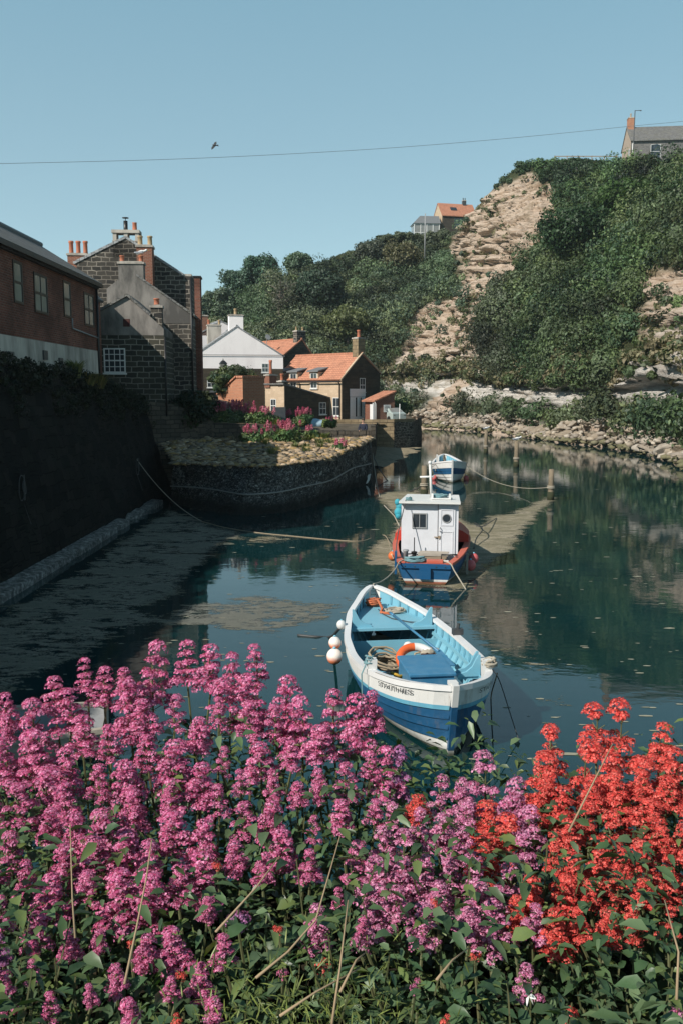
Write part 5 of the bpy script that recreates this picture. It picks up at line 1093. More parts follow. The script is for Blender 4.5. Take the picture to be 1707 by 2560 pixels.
for u, v, r, mt, lb_ in ((837, 1607, .115, 'buoy_two', 'white buoy hanging highest on the coble side'), (836, 1641, .145, 'buoy_two', 'big white and orange buoy hanging lowest beside the coble')):
    p = WY(u, v, 16.0 if v < 1620 else 15.85); buoy(p, r, mt, lb_)
buoy(WY(853, 1562, 16.75), .09, 'white', 'small white buoy tied under the coble gunwale near the stern rope')
# ---- blue and red fishing boat with a white wheelhouse
FSt = WZ(1062, 1462, 0); fa = -math.atan2(.16, .987); fb = empty('fishing_boat', FSt, fa, 'blue fishing boat with red trim and white wheelhouse, seen from astern', 'boat'); MFB = Matrix.Translation(FSt) @ Matrix.Rotation(fa, 4, 'Z')
def FB(x, y, z): return MFB @ Vector((x, y, z))
HF = Hull([0, .5, 1.2, 2.3, 3.5, 4.6, 5.5, 6.0, 6.3], [.72, .86, 1.0, 1.14, 1.16, .95, .55, .22, .03], [.60, .62, .66, .74, .80, .90, 1.0, 1.05, 1.08], zk=-.30, rake=.4, e0=.52, e1=.95, stern_rake=0)
P_ = [0, .22, .335, .345, .42, .43, .6, .8, 1.0]; ns = 50; ys = np.linspace(0, HF.L, ns); b = MB()
for side in (-1, 1):
    rings = []
    for y in ys:
        zz = float(np.interp(y, HF.t, HF.z)); f_ = lambda z: (z - HF.zk) / (zz - HF.zk); pl = [0, .12, f_(0), f_(.09), f_(.10), f_(.155), f_(.165), .75, 1.0]; rings.append([HF.pos(y, p, side) for p in pl])
    n = len(rings[0]); vs = [p for r in rings for p in r]
    for j in range(n - 1):
        b.cur = {0: 2, 1: 2, 2: 2, 3: 1, 4: 1, 5: 0, 6: 0, 7: 0}[j]
        o_ = []; 
        for r in rings: o_ += [r[j], r[j + 1]]
        b.add(o_, [(2 * i, 2 * i + 1, 2 * i + 3, 2 * i + 2) if side > 0 else (2 * i, 2 * i + 2, 2 * i + 3, 2 * i + 1) for i in range(ns - 1)])
tr = []
for side in (-1, 1):
    zz = .60; f_ = lambda z: (z - HF.zk) / (zz - HF.zk); pl = [0, .12, f_(0), f_(.09), f_(.10), f_(.155), f_(.165), .75, 1.0]; tr.append([HF.pos(0, p, side) for p in pl])
for j in range(8):
    b.cur = {0: 2, 1: 2, 2: 2, 3: 1, 4: 1}.get(j, 0); b.add([tr[0][j], tr[1][j], tr[1][j + 1], tr[0][j + 1]], [(0, 1, 2, 3)])
b.build('hull', [MT['hull_blue'], MT['hull_white'], MT['hull_red']], fb, False)
b = MB(); b.bx(-.70, .70, -.055, -.002, .47, .585); b.build('transom_rail', MT['deep_blue'], fb); b = MB(); b.bx(-.17, .15, -.10, -.002, .172, .468); b.build('sternpost_block', MT['deep_blue'], fb)
b = MB(); 
for x in (-.58, -.3, .3, .55): b.lathe([(.018, 0), (.018, .02)], 8, (x, -.055, .53), Matrix.Rotation(R(90), 3, 'X'))
b.build('bolts', MT['dark_grey'], fb)['kind'] = 'stuff'
def capstrip(H, y0, y1, wid, up, name, matn, par, lift=0.0, n=40):
    b = MB()
    for side in (-1, 1):
        vs = []
        for y in np.linspace(y0, y1, n):
            o = H.pos(y, 1, side, .03); i = H.pos(y, 1, side, -wid); i.x = side * max(side * i.x, 0)
            vs += [i + Vector((0, 0, lift - .03)), o + Vector((0, 0, lift - .04)), o + Vector((0, 0, lift + up)), i + Vector((0, 0, lift + up))]
        b.add(vs, [(i * 4 + j, i * 4 + (j + 1) % 4, (i + 1) * 4 + (j + 1) % 4, (i + 1) * 4 + j) for i in range(n - 1) for j in range(4)] + [(0, 1, 2, 3)])
    return b.build(name, MT[matn], par)
capstrip(HF, 0, HF.L, .15, .035, 'gunwale', 'orange_red', fb)
deck(HF, .02, .40, .60, 'stern_deck', 'orange_red', fb, .05, .02); deck(HF, .3, 3.0, .22, 'deck', 'grey', fb, .04, .05)
b = MB()
for side in (-1, 1):
    vs = []
    for y in np.linspace(.4, 3.0, 24): vs += [HF.pos(y, .56, side, -.06), HF.pos(y, .98, side, -.05)]
    b.add(vs, [(2 * i, 2 * i + 2, 2 * i + 3, 2 * i + 1) for i in range(23)])
b.build('inner_bulwark', MT['dark_grey'], fb)
b = MB(); b.bx(.02, .48, .10, .34, .603, .68); b.build('hatch', MT['orange_red'], fb, bevel=.01)
b = MB(); b.bx(-.05, .62, .41, .50, .56, .625); b.build('white_plank', MT['white'], fb)
# red raised foredeck
b = MB(); yy = np.linspace(2.75, HF.L - .05, 30); nn_ = 13; vs = []
for y in yy:
    w_ = HF.pos(y, 1, 1, -.01).x; zz = float(np.interp(y, HF.t, HF.z)); r_ = float(sm(2.7, 3.0, y)) * .0 + 1
    vs.append((-w_, y, zz + .02)); 
    for k in range(nn_): a = -1 + 2 * k / (nn_ - 1); vs.append((a * w_ * .99, y, 1.02 + .28 * (1 - a * a) ** .7 + (zz - .8) * .4))
    vs.append((w_, y, zz + .02))
n = nn_ + 2; fs = [(i * n + j, (i + 1) * n + j, (i + 1) * n + j + 1, i * n + j + 1) for i in range(len(yy) - 1) for j in range(n - 1)] + [tuple(range(n - 1, -1, -1))]
b.add(vs, fs); b.m = [1 if f_i < (len(yy) - 1) * (n - 1) and f_i % (n - 1) not in (0, n - 2) else 0 for f_i in range(len(fs))]; b.build('foredeck_cover', [MT['red'], MT['orange_red']], fb)
# wheelhouse
CY0, CY1 = 1.68, 3.1
b = MB(); b.hexa([(-.84, CY0, .22), (.84, CY0, .22), (.74, CY1, .22), (-.74, CY1, .22), (-.84, CY0, 2.10), (.84, CY0, 2.10), (.74, CY1, 2.12), (-.74, CY1, 2.12)]); wh_ = b.build('wheelhouse', MT['cabin_white'], fb)
b = MB(); b.hexa([(-.90, CY0 - .22, 2.105), (.90, CY0 - .22, 2.105), (.80, CY1 + .1, 2.125), (-.80, CY1 + .1, 2.125), (-.90, CY0 - .22, 2.165), (.90, CY0 - .22, 2.165), (.80, CY1 + .1, 2.19), (-.80, CY1 + .1, 2.19)]); b.build('roof', MT['white'], wh_)
BM_ = Matrix(((1, 0, 0, 0), (0, -1, 0, CY0), (0, 0, 1, 0), (0, 0, 0, 1)))
window(wh_, BM_, -.52, 1.34, .44, .46, 2, 1, 'grey', 'glass', False, fw=.035, hung=False)
b = MB(); b.bx(.26, .75, CY0 - .035, CY0 - .002, .28, 1.98); dr = b.build('door', MT['cabin_white'], wh_)
b = MB()
for z0, z1 in ((.34, 1.28), (1.44, 1.93)):
    for x0, x1, a, c in ((.32, .69, z0, z0 + .03), (.32, .69, z1 - .03, z1), (.32, .345, z0 + .03, z1 - .03), (.665, .69, z0 + .03, z1 - .03)): b.bx(x0, x1, CY0 - .05, CY0 - .036, a, c)
b.build('door_panels', MT['cabin_white'], dr)
b = MB(); b.torus((.50, CY0 - .042, 1.66), .125, .016, 24, 8, Matrix.Rotation(R(90), 3, 'X')); pr_ = b.build('porthole', MT['grey'], dr, True)
b = MB(); b.lathe([(.12, 0), (.12, .008)], 24, (.50, CY0 - .037, 1.66), Matrix.Rotation(R(90), 3, 'X')); b.build('porthole_glass', MT['glass'], dr)
b = MB(); b.bx(.14, .32, CY0 - .055, CY0 - .037, 1.08, 1.11); b.bx(.26, .32, CY0 - .075, CY0 - .056, 1.05, 1.14); b.build('latch', MT['wood'], dr)
b = MB(); b.tube([(.30, CY0 - .05, 1.40), (.30, CY0 - .12, 1.38), (.30, CY0 - .12, 1.30), (.30, CY0 - .05, 1.28)], .014, 6); b.build('handle', MT['white'], dr)
b = MB(); b.bx(.235, .25, CY0 - .012, CY0 - .002, .24, 2.08); b.build('door_edge_gap', MT['dark_grey'], wh_)
b = MB(); b.tube([(0, CY0 + .75, 2.17), (-.06, CY0 + .75, 3.2)], [.045, .035], 8); b.ball((-.06, CY0 + .75, 3.24), .06, 10); b.tube([(.06, CY0 + .75, 2.82), (-.36, CY0 + .75, 2.80)], .03, 8); b.build('mast', MT['white'], fb, True)
b = MB(); b.bx(.02, .6, CY0 + .25, CY0 + .75, 2.185, 2.22)
for x in (.05, .57): b.bx(x - .03, x + .03, CY0 + .25, CY0 + .31, 2.22, 2.36)
b.build('roof_rack', MT['white'], fb)
coil('rope_coil', FB(.28, CY0 + .5, 2.23), .24, 5, .020, .10, 'rope_blue', 'grey green rope heaped on the white wheelhouse roof', seed=41)
coil('rope_coil', FB(-.62, CY0 - .02, 2.18), .09, 5, .018, .09, 'rope_blue', 'small rope knot on the near corner of the wheelhouse roof', seed=42)
coil('rope_coil', FB(-.30, .22, .63), .30, 6, .026, .12, 'rope_blue', 'teal rope coil lying on the red stern deck', seed=43, squash=.6)
b = MB()
for q, (dx, dy, dz, r_) in enumerate(((0, 0, 0, .13), (.02, .05, .17, .11), (-.03, .02, .30, .09), (.0, -.05, -.10, .09))): b.ball(FB(-.95 + dx, CY0 + .22 + dy, 1.78 + dz), r_, 12, (1, 1, 1.15))
tag(b.build('net_bundle', MT['turquoise'], None, True), 'bright turquoise net bundle hung outside the wheelhouse', 'net')
b = MB(); b.lathe([(.10, 0), (.13, .04), (.13, .10), (.06, .13), (.05, .18), (.09, .2), (.09, .24), (.03, .26)], 14, (-.42, 1.3, .46)); b.tube([(-.42, 1.3, .66), (-.42, 1.32, 1.12)], .016, 6); b.tube([(-.75, 1.25, .62), (-.42, 1.3, .64), (-.1, 1.2, .58)], .022, 6); o = b.build('hauling_winch', MT['black'], fb)
pl2 = empty('wooden_pallet', FB(.12, 1.20, .55), fa, 'stack of bleached boards lying on the fishing boat deck', 'pallet')
for i in range(5): b = MB(); b.box((rnd.uniform(-.04, .04), -.26 + i * .13, .12 + rnd.uniform(0, .03)), (.86, .11, .03), Matrix.Rotation(rnd.uniform(-.06, .06), 3, 'Z')); b.build('board', MT['wood_grey'], pl2)
b = MB(); b.bx(-.42, .42, -.3, -.24, -.05, .10); b.bx(-.42, .42, .24, .3, -.05, .10); b.build('bearers', MT['wood'], pl2)
b = MB(); b.tube([FB(.40, .75, .5), FB(.40, .75, .72), FB(.84, .72, .74), FB(.84, .72, .5)], .02, 6); b.tube([FB(.40, .95, .5), FB(.40, .95, .70), FB(.84, .92, .72), FB(.84, .92, .5)], .02, 6); tag(b.build('tubular_frame', MT['black'], None, True), 'bent black tube frame standing on the fishing boat stern', 'frame')
b = MB(); b.lathe([(.07, 0), (.07, .2), (.09, .22), (.09, .25)], 10, (-.60, .5, .64)); b.build('bollard', MT['grey'], fb, True)
b = MB(); b.bx(-.90, -.84, .35, .5, .2, .86); b.build('rubbing_board', MT['deep_blue'], fb); b = MB(); b.bx(1.09, 1.15, 1.6, 1.75, .0, .62); b.build('rubbing_board', MT['wood_grey'], fb)
buoy(WY(1183, 1396, 26.1), .15, 'buoy_pink', 'faded pink buoy farther along the fishing boat hull'); buoy(WY(1175, 1413, 25.7), .16, 'buoy_pink', 'round pink buoy nearer the stern of the fishing boat'); buoy(WY(981, 1390, 26.0), .14, 'buoy_orange', 'orange buoy peeping out on the sunny side of the fishing boat')
# ---- small white coble farther up
S2 = Vector((6.95, 59.6, 0)); B2 = Vector((6.62, 52.75, 0)); f2 = B2 - S2; L2 = f2.length; a2 = math.atan2(-f2.x, f2.y)
c2 = empty('coble', S2, a2, 'distant white coble with blue stripes moored bow on beyond the fishing boat', 'boat')
H2_ = Hull([0, .4, 1.7, 3.2, 4.3, 5.0, 5.7, 6.3, 6.6, L2], [.04, .32, .76, 1.0, 1.05, 1.02, .90, .62, .36, .03], [1.25, 1.2, 1.02, .92, .94, 1.02, 1.12, 1.22, 1.28, 1.34])
coble(c2, H2_, [(.53, 'hull_white'), (.65, 'hull_blue'), (.755, 'hull_blue'), (.80, 'hull_white'), (1.01, 'hull_white')], 'light_blue', 'white_clean')
stem(H2_, c2, ['hull_white', 'hull_blue'], [0, 0, 0, 0])
deck(H2_, .4, 2.2, .78, 'aft_deck', 'white', c2); deck(H2_, 4.9, 5.2, .75, 'thwart', 'white', c2); deck(H2_, .6, 6.0, .08, 'floor', 'wood', c2)
b = MB(); b.bx(-.45, .5, 3.2, 4.4, .1, .95); b.build('canvas_cover', MT['curtain'], c2, bevel=.08)
M2 = Matrix.Translation(S2) @ Matrix.Rotation(a2, 4, 'Z')
b = MB(); b.bx(.62, .70, 2.4, 4.2, .95, 1.4); b.build('side_board', MT['white'], c2); b = MB(); 
o = H2_.pos(5.5, .7, 1, .04); b.box(o, (.02, .5, .12), None); b.build('name_board', MT['wood_grey'], c2)
for u, v, lb_ in ((1084, 1195, 'pink buoy on the sunlit side of the distant coble'), (1164, 1196, 'pink buoy on the dark side of the distant coble')): buoy(WY(u, v, 54.6), .17, 'buoy_pink', lb_)
# ---- grey dinghy half hidden behind the flowers, and a white one tucked by the jetty
def dinghy(p, rz, L_, W_, h, label, matn, inn):
    e = empty('dinghy', p, rz, label, 'boat'); H = Hull([0, L_ * .4, L_ * .75, L_ * .93, L_], [W_ * .8, W_, W_ * .78, W_ * .35, .03], [h, h * .95, h * 1.05, h * 1.15, h * 1.2], zk=-.15, rake=.2, e0=.45, e1=.9, stern_rake=0)
    b = MB(); ys = np.linspace(0, L_, 30)
    for side in (-1, 1):
        vs = []; pl = (0, .25, .5, .75, 1)
        for y in ys: vs += [H.pos(y, q, side) for q in pl]
        b.add(vs, [(i * 5 + j, i * 5 + j + 1, (i + 1) * 5 + j + 1, (i + 1) * 5 + j) for i in range(29) for j in range(4)])
    l = [H.pos(0, q, -1) for q in (0, .25, .5, .75, 1)]; r = [H.pos(0, q, 1) for q in (0, .25, .5, .75, 1)]; b.add(l + r[::-1], [tuple(range(10))]); b.build('hull', MT[matn], e)
    b = MB()
    for side in (-1, 1):
        vs = []
        for y in np.linspace(.06, L_ - .1, 24): vs += [H.pos(y, .4, side, -.04), H.pos(y, .97, side, -.04)]
        b.add(vs, [(2 * i, 2 * i + 2, 2 * i + 3, 2 * i + 1) for i in range(23)])
    b.build('inner_skin', MT[inn], e); capstrip(H, 0, L_, .06, .03, 'gunwale', matn, e); deck(H, .08, L_ * .9, .08, 'floor', inn, e, .03)
    deck(H, .05, .35, h * .7, 'stern_seat', inn, e, .03); deck(H, L_ * .45, L_ * .45 + .22, h * .7, 'thwart', inn, e, .03); return e
dinghy(Vector((-3.55, 12.75, 0)), R(101), 3.2, .72, .48, 'weathered grey white dinghy half hidden behind the pink flowers', 'wood_grey', 'grey')
dinghy(WZ(905, 1208, .1), R(10), 2.6, .6, .5, 'small white dinghy tucked in the shade at the jetty end', 'white', 'grey')
# ------------------------------------------------------------------ mooring posts, ropes
def post(u, v0_, v1_, r, label, hang=True, tip=None):
    p = WZ(u, v1_, 0); h = WY(u, v0_, p.y).z; e = empty('mooring_post', p, 0, label, 'post', 'mooring posts in the harbour')
    b = MB(); b.tube([(0, 0, -1.5), (0, 0, .35), (.01, 0, h * .6), (0, 0, h)], [r * 1.15, r * 1.1, r, r * .92], 12); b.build('pile', paint('post_wood', (.22, .175, .12), .9, .6, (.05, .05, .04)), e, True)
    b = MB(); b.tube([(0, 0, -.1), (0, 0, .42)], [r * 1.3, r * 1.18], 12); b.build('weed_collar', paint('post_weed', (.035, .04, .018), .95, .4, (.01, .01, .01)), e, True)
    if hang: b = MB(); b.torus((0, 0, .62), r * 1.25, .035, 14, 6); b.torus((0, 0, .70), r * 1.2, .03, 14, 6); b.build('rope_band', MT['rope_pale'], e, True)
    return p, h
p1, h1 = post(1059, 1164, 1243, .16, 'dark mooring post beside the wheelhouse mast'); p2, h2 = post(1213, 1075, 1133, .16, 'mooring post farthest up the harbour with a gull on top'); p3, h3 = post(1289, 1103, 1168, .17, 'middle mooring post with a gull on top'); p4, h4 = post(1375, 1173, 1250, .14, 'brown mooring post holding the rope from the distant coble')
def gull(p, rz, s, label, fold=True):
    e = empty('gull', p, rz, label, 'bird', 'gulls'); b = MB()
    prof = [(.01, -.24), (.05, -.19), (.085, -.08), (.09, .03), (.06, .13), (.045, .18), (.05, .22), (.045, .26), (.015, .30)]
    M_ = Matrix.Rotation(R(-72), 3, 'X'); b.lathe([(r * s, z * s) for r, z in prof], 12, (0, 0, .16 * s), M_); b.ball((0, .255 * s, .255 * s), .052 * s, 10); b.build('body', MT['gull'], e, True)
    b = MB()
    for sd in (-1, 1): b.hexa([(sd * .07 * s, -.30 * s, .12 * s), (sd * .085 * s, .10 * s, .12 * s), (sd * .085 * s, .12 * s, .2 * s), (sd * .04 * s, -.3 * s, .16 * s), (sd * .10 * s, -.28 * s, .12 * s), (sd * .11 * s, .1 * s, .12 * s), (sd * .10 * s, .1 * s, .21 * s), (sd * .06 * s, -.28 * s, .17 * s)])
    b.build('wings', MT['gull_grey'], e); b = MB(); b.lathe([(.018 * s, 0), (.002 * s, .08 * s)], 8, (0, .30 * s, .25 * s), Matrix.Rotation(R(-95), 3, 'X')); b.build('beak', MT['beak'], e)
    b = MB()
    for sd in (-1, 1): b.tube([(sd * .03 * s, 0, 0), (sd * .03 * s, 0, .1 * s)], .008 * s, 5)
    b.build('legs', MT['beak'], e); return e
gull(p2 + Vector((0, 0, h2)), R(-70), 1.1, 'white gull perched on the farthest mooring post'); gull(p3 + Vector((0, 0, h3)), R(-80), 1.2, 'white gull perched on the middle mooring post')
gull(Vector((-13.08, 47.6, 5)) + Matrix.Rotation(R(4), 3, 'Z') @ Vector((1.84, y2 + .35, 8.21)), R(-90), 1.25, 'white gull standing on the rendered chimney of the stone house'); 
# flying bird
bd = empty('flying_bird', WY(537, 363, 40), 0, 'dark bird flying high against the open sky', 'bird')
b = MB(); b.lathe([(.005, -.2), (.06, -.12), (.08, 0), (.06, .1), (.035, .16), (.005, .2)], 10, (0, 0, 0), Matrix.Rotation(R(-80), 3, 'Y')); b.build('body', MT['dark_grey'], bd, True)
for sx, tip in ((1, (.16, .02, .30)), (-1, (-.26, .02, -.36))):
    b = MB(); t = Vector(tip); b.prism([(-.10, 0, .02), (.10, 0, -.02), tuple(t * .55 + Vector((.10, 0, -.02))), tuple(t), tuple(t * .6 + Vector((-.1, 0, .04)))], (0, .015, 0)); b.build('wing', MT['dark_grey'], bd)
b = MB(); b.prism([(.15, 0, .02), (.32, 0, .06), (.34, 0, -.10), (.17, 0, -.04)], (0, .015, 0)); b.build('tail', MT['black'], bd); bd.scale = (.52, .52, .52)
def rope(pts, r, matn, label, cat='rope', name='mooring_rope'):
    if len(pts) < 12:
        q = [Vector(p) for p in pts]; q = [q[0] * 2 - q[1]] + q + [q[-1] * 2 - q[-2]]; out_ = []
        for i in range(1, len(q) - 2):
            for t in (0, .2, .4, .6, .8): a, b_, c, d = q[i - 1:i + 3]; out_.append(.5 * (2 * b_ + (c - a) * t + (2 * a - 5 * b_ + 4 * c - d) * t * t + (3 * b_ - a - 3 * c + d) * t ** 3))
        pts = out_ + [q[-2]]
    b = MB(); b.tube(pts, r, 6); return tag(b.build(name, MT[matn], None, True), label, cat)
wa = onwall(40.8, 2.3); rope(sag(wa, WZ(505, 1303, .01), .35, 14), .017, 'rope_pale', 'pale rope running from the harbour wall down into the water')
lo_ = [WZ(505, 1303, .012)] + [WZ(u, v, .012) for u, v in ((560, 1318), (640, 1331), (740, 1341), (850, 1351), (905, 1352), (960, 1338))] + [FB(-.95, .5, .62)]
rope(lo_, .016, 'rope', 'long floating rope reaching across the water to the fishing boat')
rope([FB(-.52, .3, .70), FB(-.72, -.02, .64)] + [FB(-.72, -.02, .62).lerp(CB(0, -.05, 1.06), t) - Vector((0, 0, .5 * t * (1 - t))) for t in (.15, .3, .5, .7, .85, 1)], .018, 'rope_pale', 'rope joining the fishing boat stern to the tip of the coble')
rope([FB(.42, .25, .66), FB(.68, -.02, .63)] + [FB(.68, -.02, .62).lerp(WZ(1166, 1478, -.05), t) for t in (.25, .5, .75, 1)], .02, 'rope_pale', 'pale rope dropping from the fishing boat stern into the weed')
rope([FB(-.70, 1.55, 2.2), FB(-.86, .9, 1.3), FB(-.9, .55, .66)], .014, 'dark_grey', 'dark line from the wheelhouse roof down to the boat side', name='stay_line')
rope(sag(M2 @ Vector((-.95, 5.2, .95)), p4 + Vector((0, 0, .66)), .55, 18), .016, 'rope_pale', 'sagging rope between the distant coble and the brown post'); rope(sag(M2 @ Vector((.8, 4.6, 1.0)), p1 + Vector((0, 0, h1 * .9)), .1, 8), .018, 'rope_pale', 'short rope from the distant coble to the dark post')
rope(sag(Vector((1.8, 60, 2.0)), p1 + Vector((0, 0, .7)), 1.5, 18), .03, 'dark_grey', 'dark heavy rope slung from the jetty side to the dark post')
rope(sag(Vector((1.85, 52.6, 1.8)), WZ(960, 1264, .01), .7, 12) + [WZ(985, 1290, .012), WZ(1000, 1320, .012)], .022, 'rope_pale', 'rope from the jetty end trailing through the floating weed')
rope([WZ(1186, 1306, .25), WZ(1205, 1323, .3), WZ(1190, 1345, .2), WZ(1183, 1372, .02)], .02, 'black', 'black looping line between the red foredeck and the weed'); rope([WZ(1185, 1311, .35), WZ(1202, 1317, .3), WZ(1220, 1308, .2), WZ(1240, 1295, .02)], .018, 'dark_grey', 'thin line leading from the red foredeck over the weed')
rope([CB(-.86, 6.05, 1.02), CB(-.98, 6.15, .85), CB(-1.12, 6.4, .3), CB(-1.2, 6.6, -.05)], .009, 'dark_grey', 'dark line dropping from the bow post on the shaded side')
tl = [WZ(1226, 1745, .01), WZ(1236, 1800, -.02), WZ(1246, 1850, -.02), WZ(1258, 1885, -.06)]; rope([CB(-1.0, 6.0, .9)] + tl, .011, 'rope', 'slack weedy line leading from the coble into deep water')
rope([HC and CB(1.02, 2.35, .8), WY(845, 1575, 16.9), WZ(826, 1592, .03), WZ(790, 1592, .01), WZ(745, 1588, .01)], .03, 'dark_grey', 'dark weedy rope running from the coble side over the water')
ov = [WY(u, v, 62 + (u + 200) * .012) for u, v in ((-260, 414), (0, 409), (400, 399), (700, 386), (1000, 368), (1300, 343), (1580, 315), (1707, 303), (2000, 272))]
rope(ov, .016, 'cable', 'thin overhead cable strung right across the sky', 'cable', 'overhead_cable')
for q, (Y, zt, lb_) in enumerate(((26.2, 2.9, 'hank of blue green rope hanging on the harbour wall above the footing'), (40.6, 2.35, 'loops of dark rope hung where the long rope leaves the harbour wall'), (22.2, 2.0, 'slack dark cable hanging down the harbour wall near the picture edge'))):
    P0 = onwall(Y, zt) + Vector((.06, 0, 0)); pts = []
    for i in range(50): a = i / 50 * 2 * math.pi * 3; pts.append(P0 + Vector((.05 + .03 * math.sin(a * .7), (.06 + .16 * i / 50) * math.cos(a) + .10 * math.sin(a * .25), -.38 + (.28 + .14 * math.sin(a * .5)) * math.sin(a))))
    rope(pts + [P0 + Vector((0, .05, -.8)), P0 + Vector((.2, .1, -1.5))], .014, 'dark_grey', lb_, name='hanging_rope')
# ------------------------------------------------------------------ things on the quay
car = empty('parked_car', (5.0, 92.3, 2.42), R(28), 'pale green hatchback parked on the quay beside the brick porch', 'car')
prof = [(-1.9, .25), (-1.95, .65), (-1.75, .90), (-1.0, .98), (-.45, 1.42), (.75, 1.46), (1.55, 1.0), (1.88, .92), (1.92, .3)]
paintm = paint('pale_green_car_paint', (.36, .42, .40), .25, .05)
b = MB(); n = len(prof); vs = []
for x, tw in ((-.82, 0), (-.80, 1), (.80, 1), (.82, 0)):
    for y, z in prof: vs.append((x * (1 - (.14 if z > 1.2 else 0)), -y, z))
lo2 = vs[:n]; hi2 = vs[3 * n:]; b.add(lo2 + hi2, [tuple(range(n)), tuple(range(2 * n - 1, n - 1, -1))] + [(i, n + i, n + (i + 1) % n, (i + 1) % n) for i in range(n)]); body = b.build('body', paintm, car, bevel=.06)
b = MB(); b.hexa([(-.66, -1.02 + 1.97, 1.02), (.66, .95, 1.02), (.66, .97, 1.02), (-.66, .97, 1.02), (-.6, .5, 1.38), (.6, .5, 1.38), (.6, .53, 1.39), (-.6, .53, 1.39)]); b.build('rear_window', MT['glass'], car)
b = MB(); b.hexa([(-.68, -1.50, 1.04), (.68, -1.50, 1.04), (.68, -1.44, 1.06), (-.68, -1.44, 1.06), (-.6, -.82, 1.42), (.6, -.82, 1.42), (.6, -.79, 1.45), (-.6, -.79, 1.45)]); b.build('windscreen', MT['glass_pale'], car)
for sd in (-1, 1):
    b = MB(); b.hexa([(sd * .80, -1.1, 1.02), (sd * .83, -1.1, 1.02), (sd * .83, .8, 1.02), (sd * .80, .8, 1.02), (sd * .70, -.7, 1.36), (sd * .725, -.7, 1.36), (sd * .725, .4, 1.36), (sd * .70, .4, 1.36)]); b.build('side_window', MT['glass'], car)
    for y in (-1.2, 1.2): b = MB(); b.lathe([(.2, -.09), (.31, -.09), (.33, 0), (.31, .09), (.2, .09)], 20, (sd * .78, y, .31), Matrix.Rotation(R(90), 3, 'Y')); b.build('wheel', MT['black'], car)
    b = MB(); b.ball((sd * .6, -1.86, .74), .13, 10, (1, .5, .7)); b.build('headlight', MT['glass_pale'], car)
up_pole('white_post', WY(998, 1058, 90), 1.95, .05, 'slim white post on the quay beside the parked car', 'post', None, 'white')
bn = empty('dark_gate', WY(972, 1056, 93), R(0), 'dark slatted gate between the brick porch and the white post', 'gate')
for i in range(6): b = MB(); b.bx(i * .22, i * .22 + .13, 0, .03, 0, 1.6); b.build('board', MT['dark_grey'], bn)
b = MB(); b.bx(-.05, 1.3, .031, .07, .3, .4); b.bx(-.05, 1.3, .031, .07, 1.2, 1.3); b.build('rails', MT['dark_grey'], bn)
lt = empty('street_lantern', WY(560, 985, 82), 0, 'black street lantern in front of the white gable house', 'street lamp'); hh = WY(560, 900, 82).z - lt.location.z
b = MB(); b.tube([(0, 0, -1), (0, 0, .8), (0, 0, hh - 1.1)], [.11, .08, .06], 8); b.tube([(-.35, 0, hh - 1.3), (.35, 0, hh - 1.3)], .025, 6); b.build('lamp_post', MT['black'], lt, True)
b = MB(); b.lathe([(.08, hh - 1.1), (.17, hh - .95), (.33, hh - .38), (.33, hh - .34)], 6); lg = b.build('lantern_glass', MT['glass_pale'], lt)
b = MB(); b.lathe([(.38, hh - .335), (.38, hh - .30), (.14, hh - .06), (.05, hh - .02), (.02, hh + .15)], 6); b.build('lantern_cap', MT['black'], lt)
b = MB()
for k in range(6): a = k * math.pi / 3; b.tube([(.17 * math.cos(a), .17 * math.sin(a), hh - .95), (.335 * math.cos(a), .335 * math.sin(a), hh - .34)], .018, 5)
b.build('lantern_frame', MT['black'], lt)
db = empty('storage_bin', WY(522, 1010, 80), R(10), 'low black bin with a sloping lid beside the brick outhouse', 'bin'); b = MB(); b.bx(-.75, .75, -.4, .4, 0, 1.0); b.build('body', MT['black'], db, bevel=.03); b = MB(); b.prism([(-.8, -.45, 1.003), (.8, -.45, 1.003), (.8, .45, 1.003), (-.8, .45, 1.003)], (0, 0, .07)); b.hexa([(-.8, -.1, 1.074), (.8, -.1, 1.074), (.8, .45, 1.074), (-.8, .45, 1.074), (-.8, .3, 1.18), (.8, .3, 1.18), (.8, .45, 1.18), (-.8, .45, 1.18)]); b.build('lid', MT['dark_grey'], db)
sl_ = MB(); sl_.hexa([(-.42, -.05, 0), (.42, -.05, 0), (.42, .05, 0), (-.42, .05, 0), (-.42, -.05, .95), (.3, -.05, 1.15), (.3, .05, 1.15), (-.42, .05, .95)]); o = sl_.build('leaning_slab', MT['dark_grey'], None, bevel=.01); o.location = WY(698, 1058, 53.5); o.rotation_euler = (R(-24), R(14), R(20)); tag(o, 'grey slab leaning behind the pink valerian bed', 'slab')
b = MB(); b.lathe([(1.0, -.25), (1.02, 0), (.7, .25), (.2, .36), (.02, .37)], 16); o = b.build('covered_boat', paint('pale_blue_cover', (.42, .60, .72), .7, .2), None, True); o.location = WY(786, 1058, 63) ; o.scale = (.85, .45, .9); tag(o, 'small boat under a pale blue cover in the annexe yard', 'covered boat')
b = MB(); b.lathe([(.2, 0), (.26, .35), (.24, .36)], 12); o = b.build('flower_pot', MT['white'], None, True); o.location = WY(816, 1060, 63); tag(o, 'small pale pot beside the covered boat', 'pot')
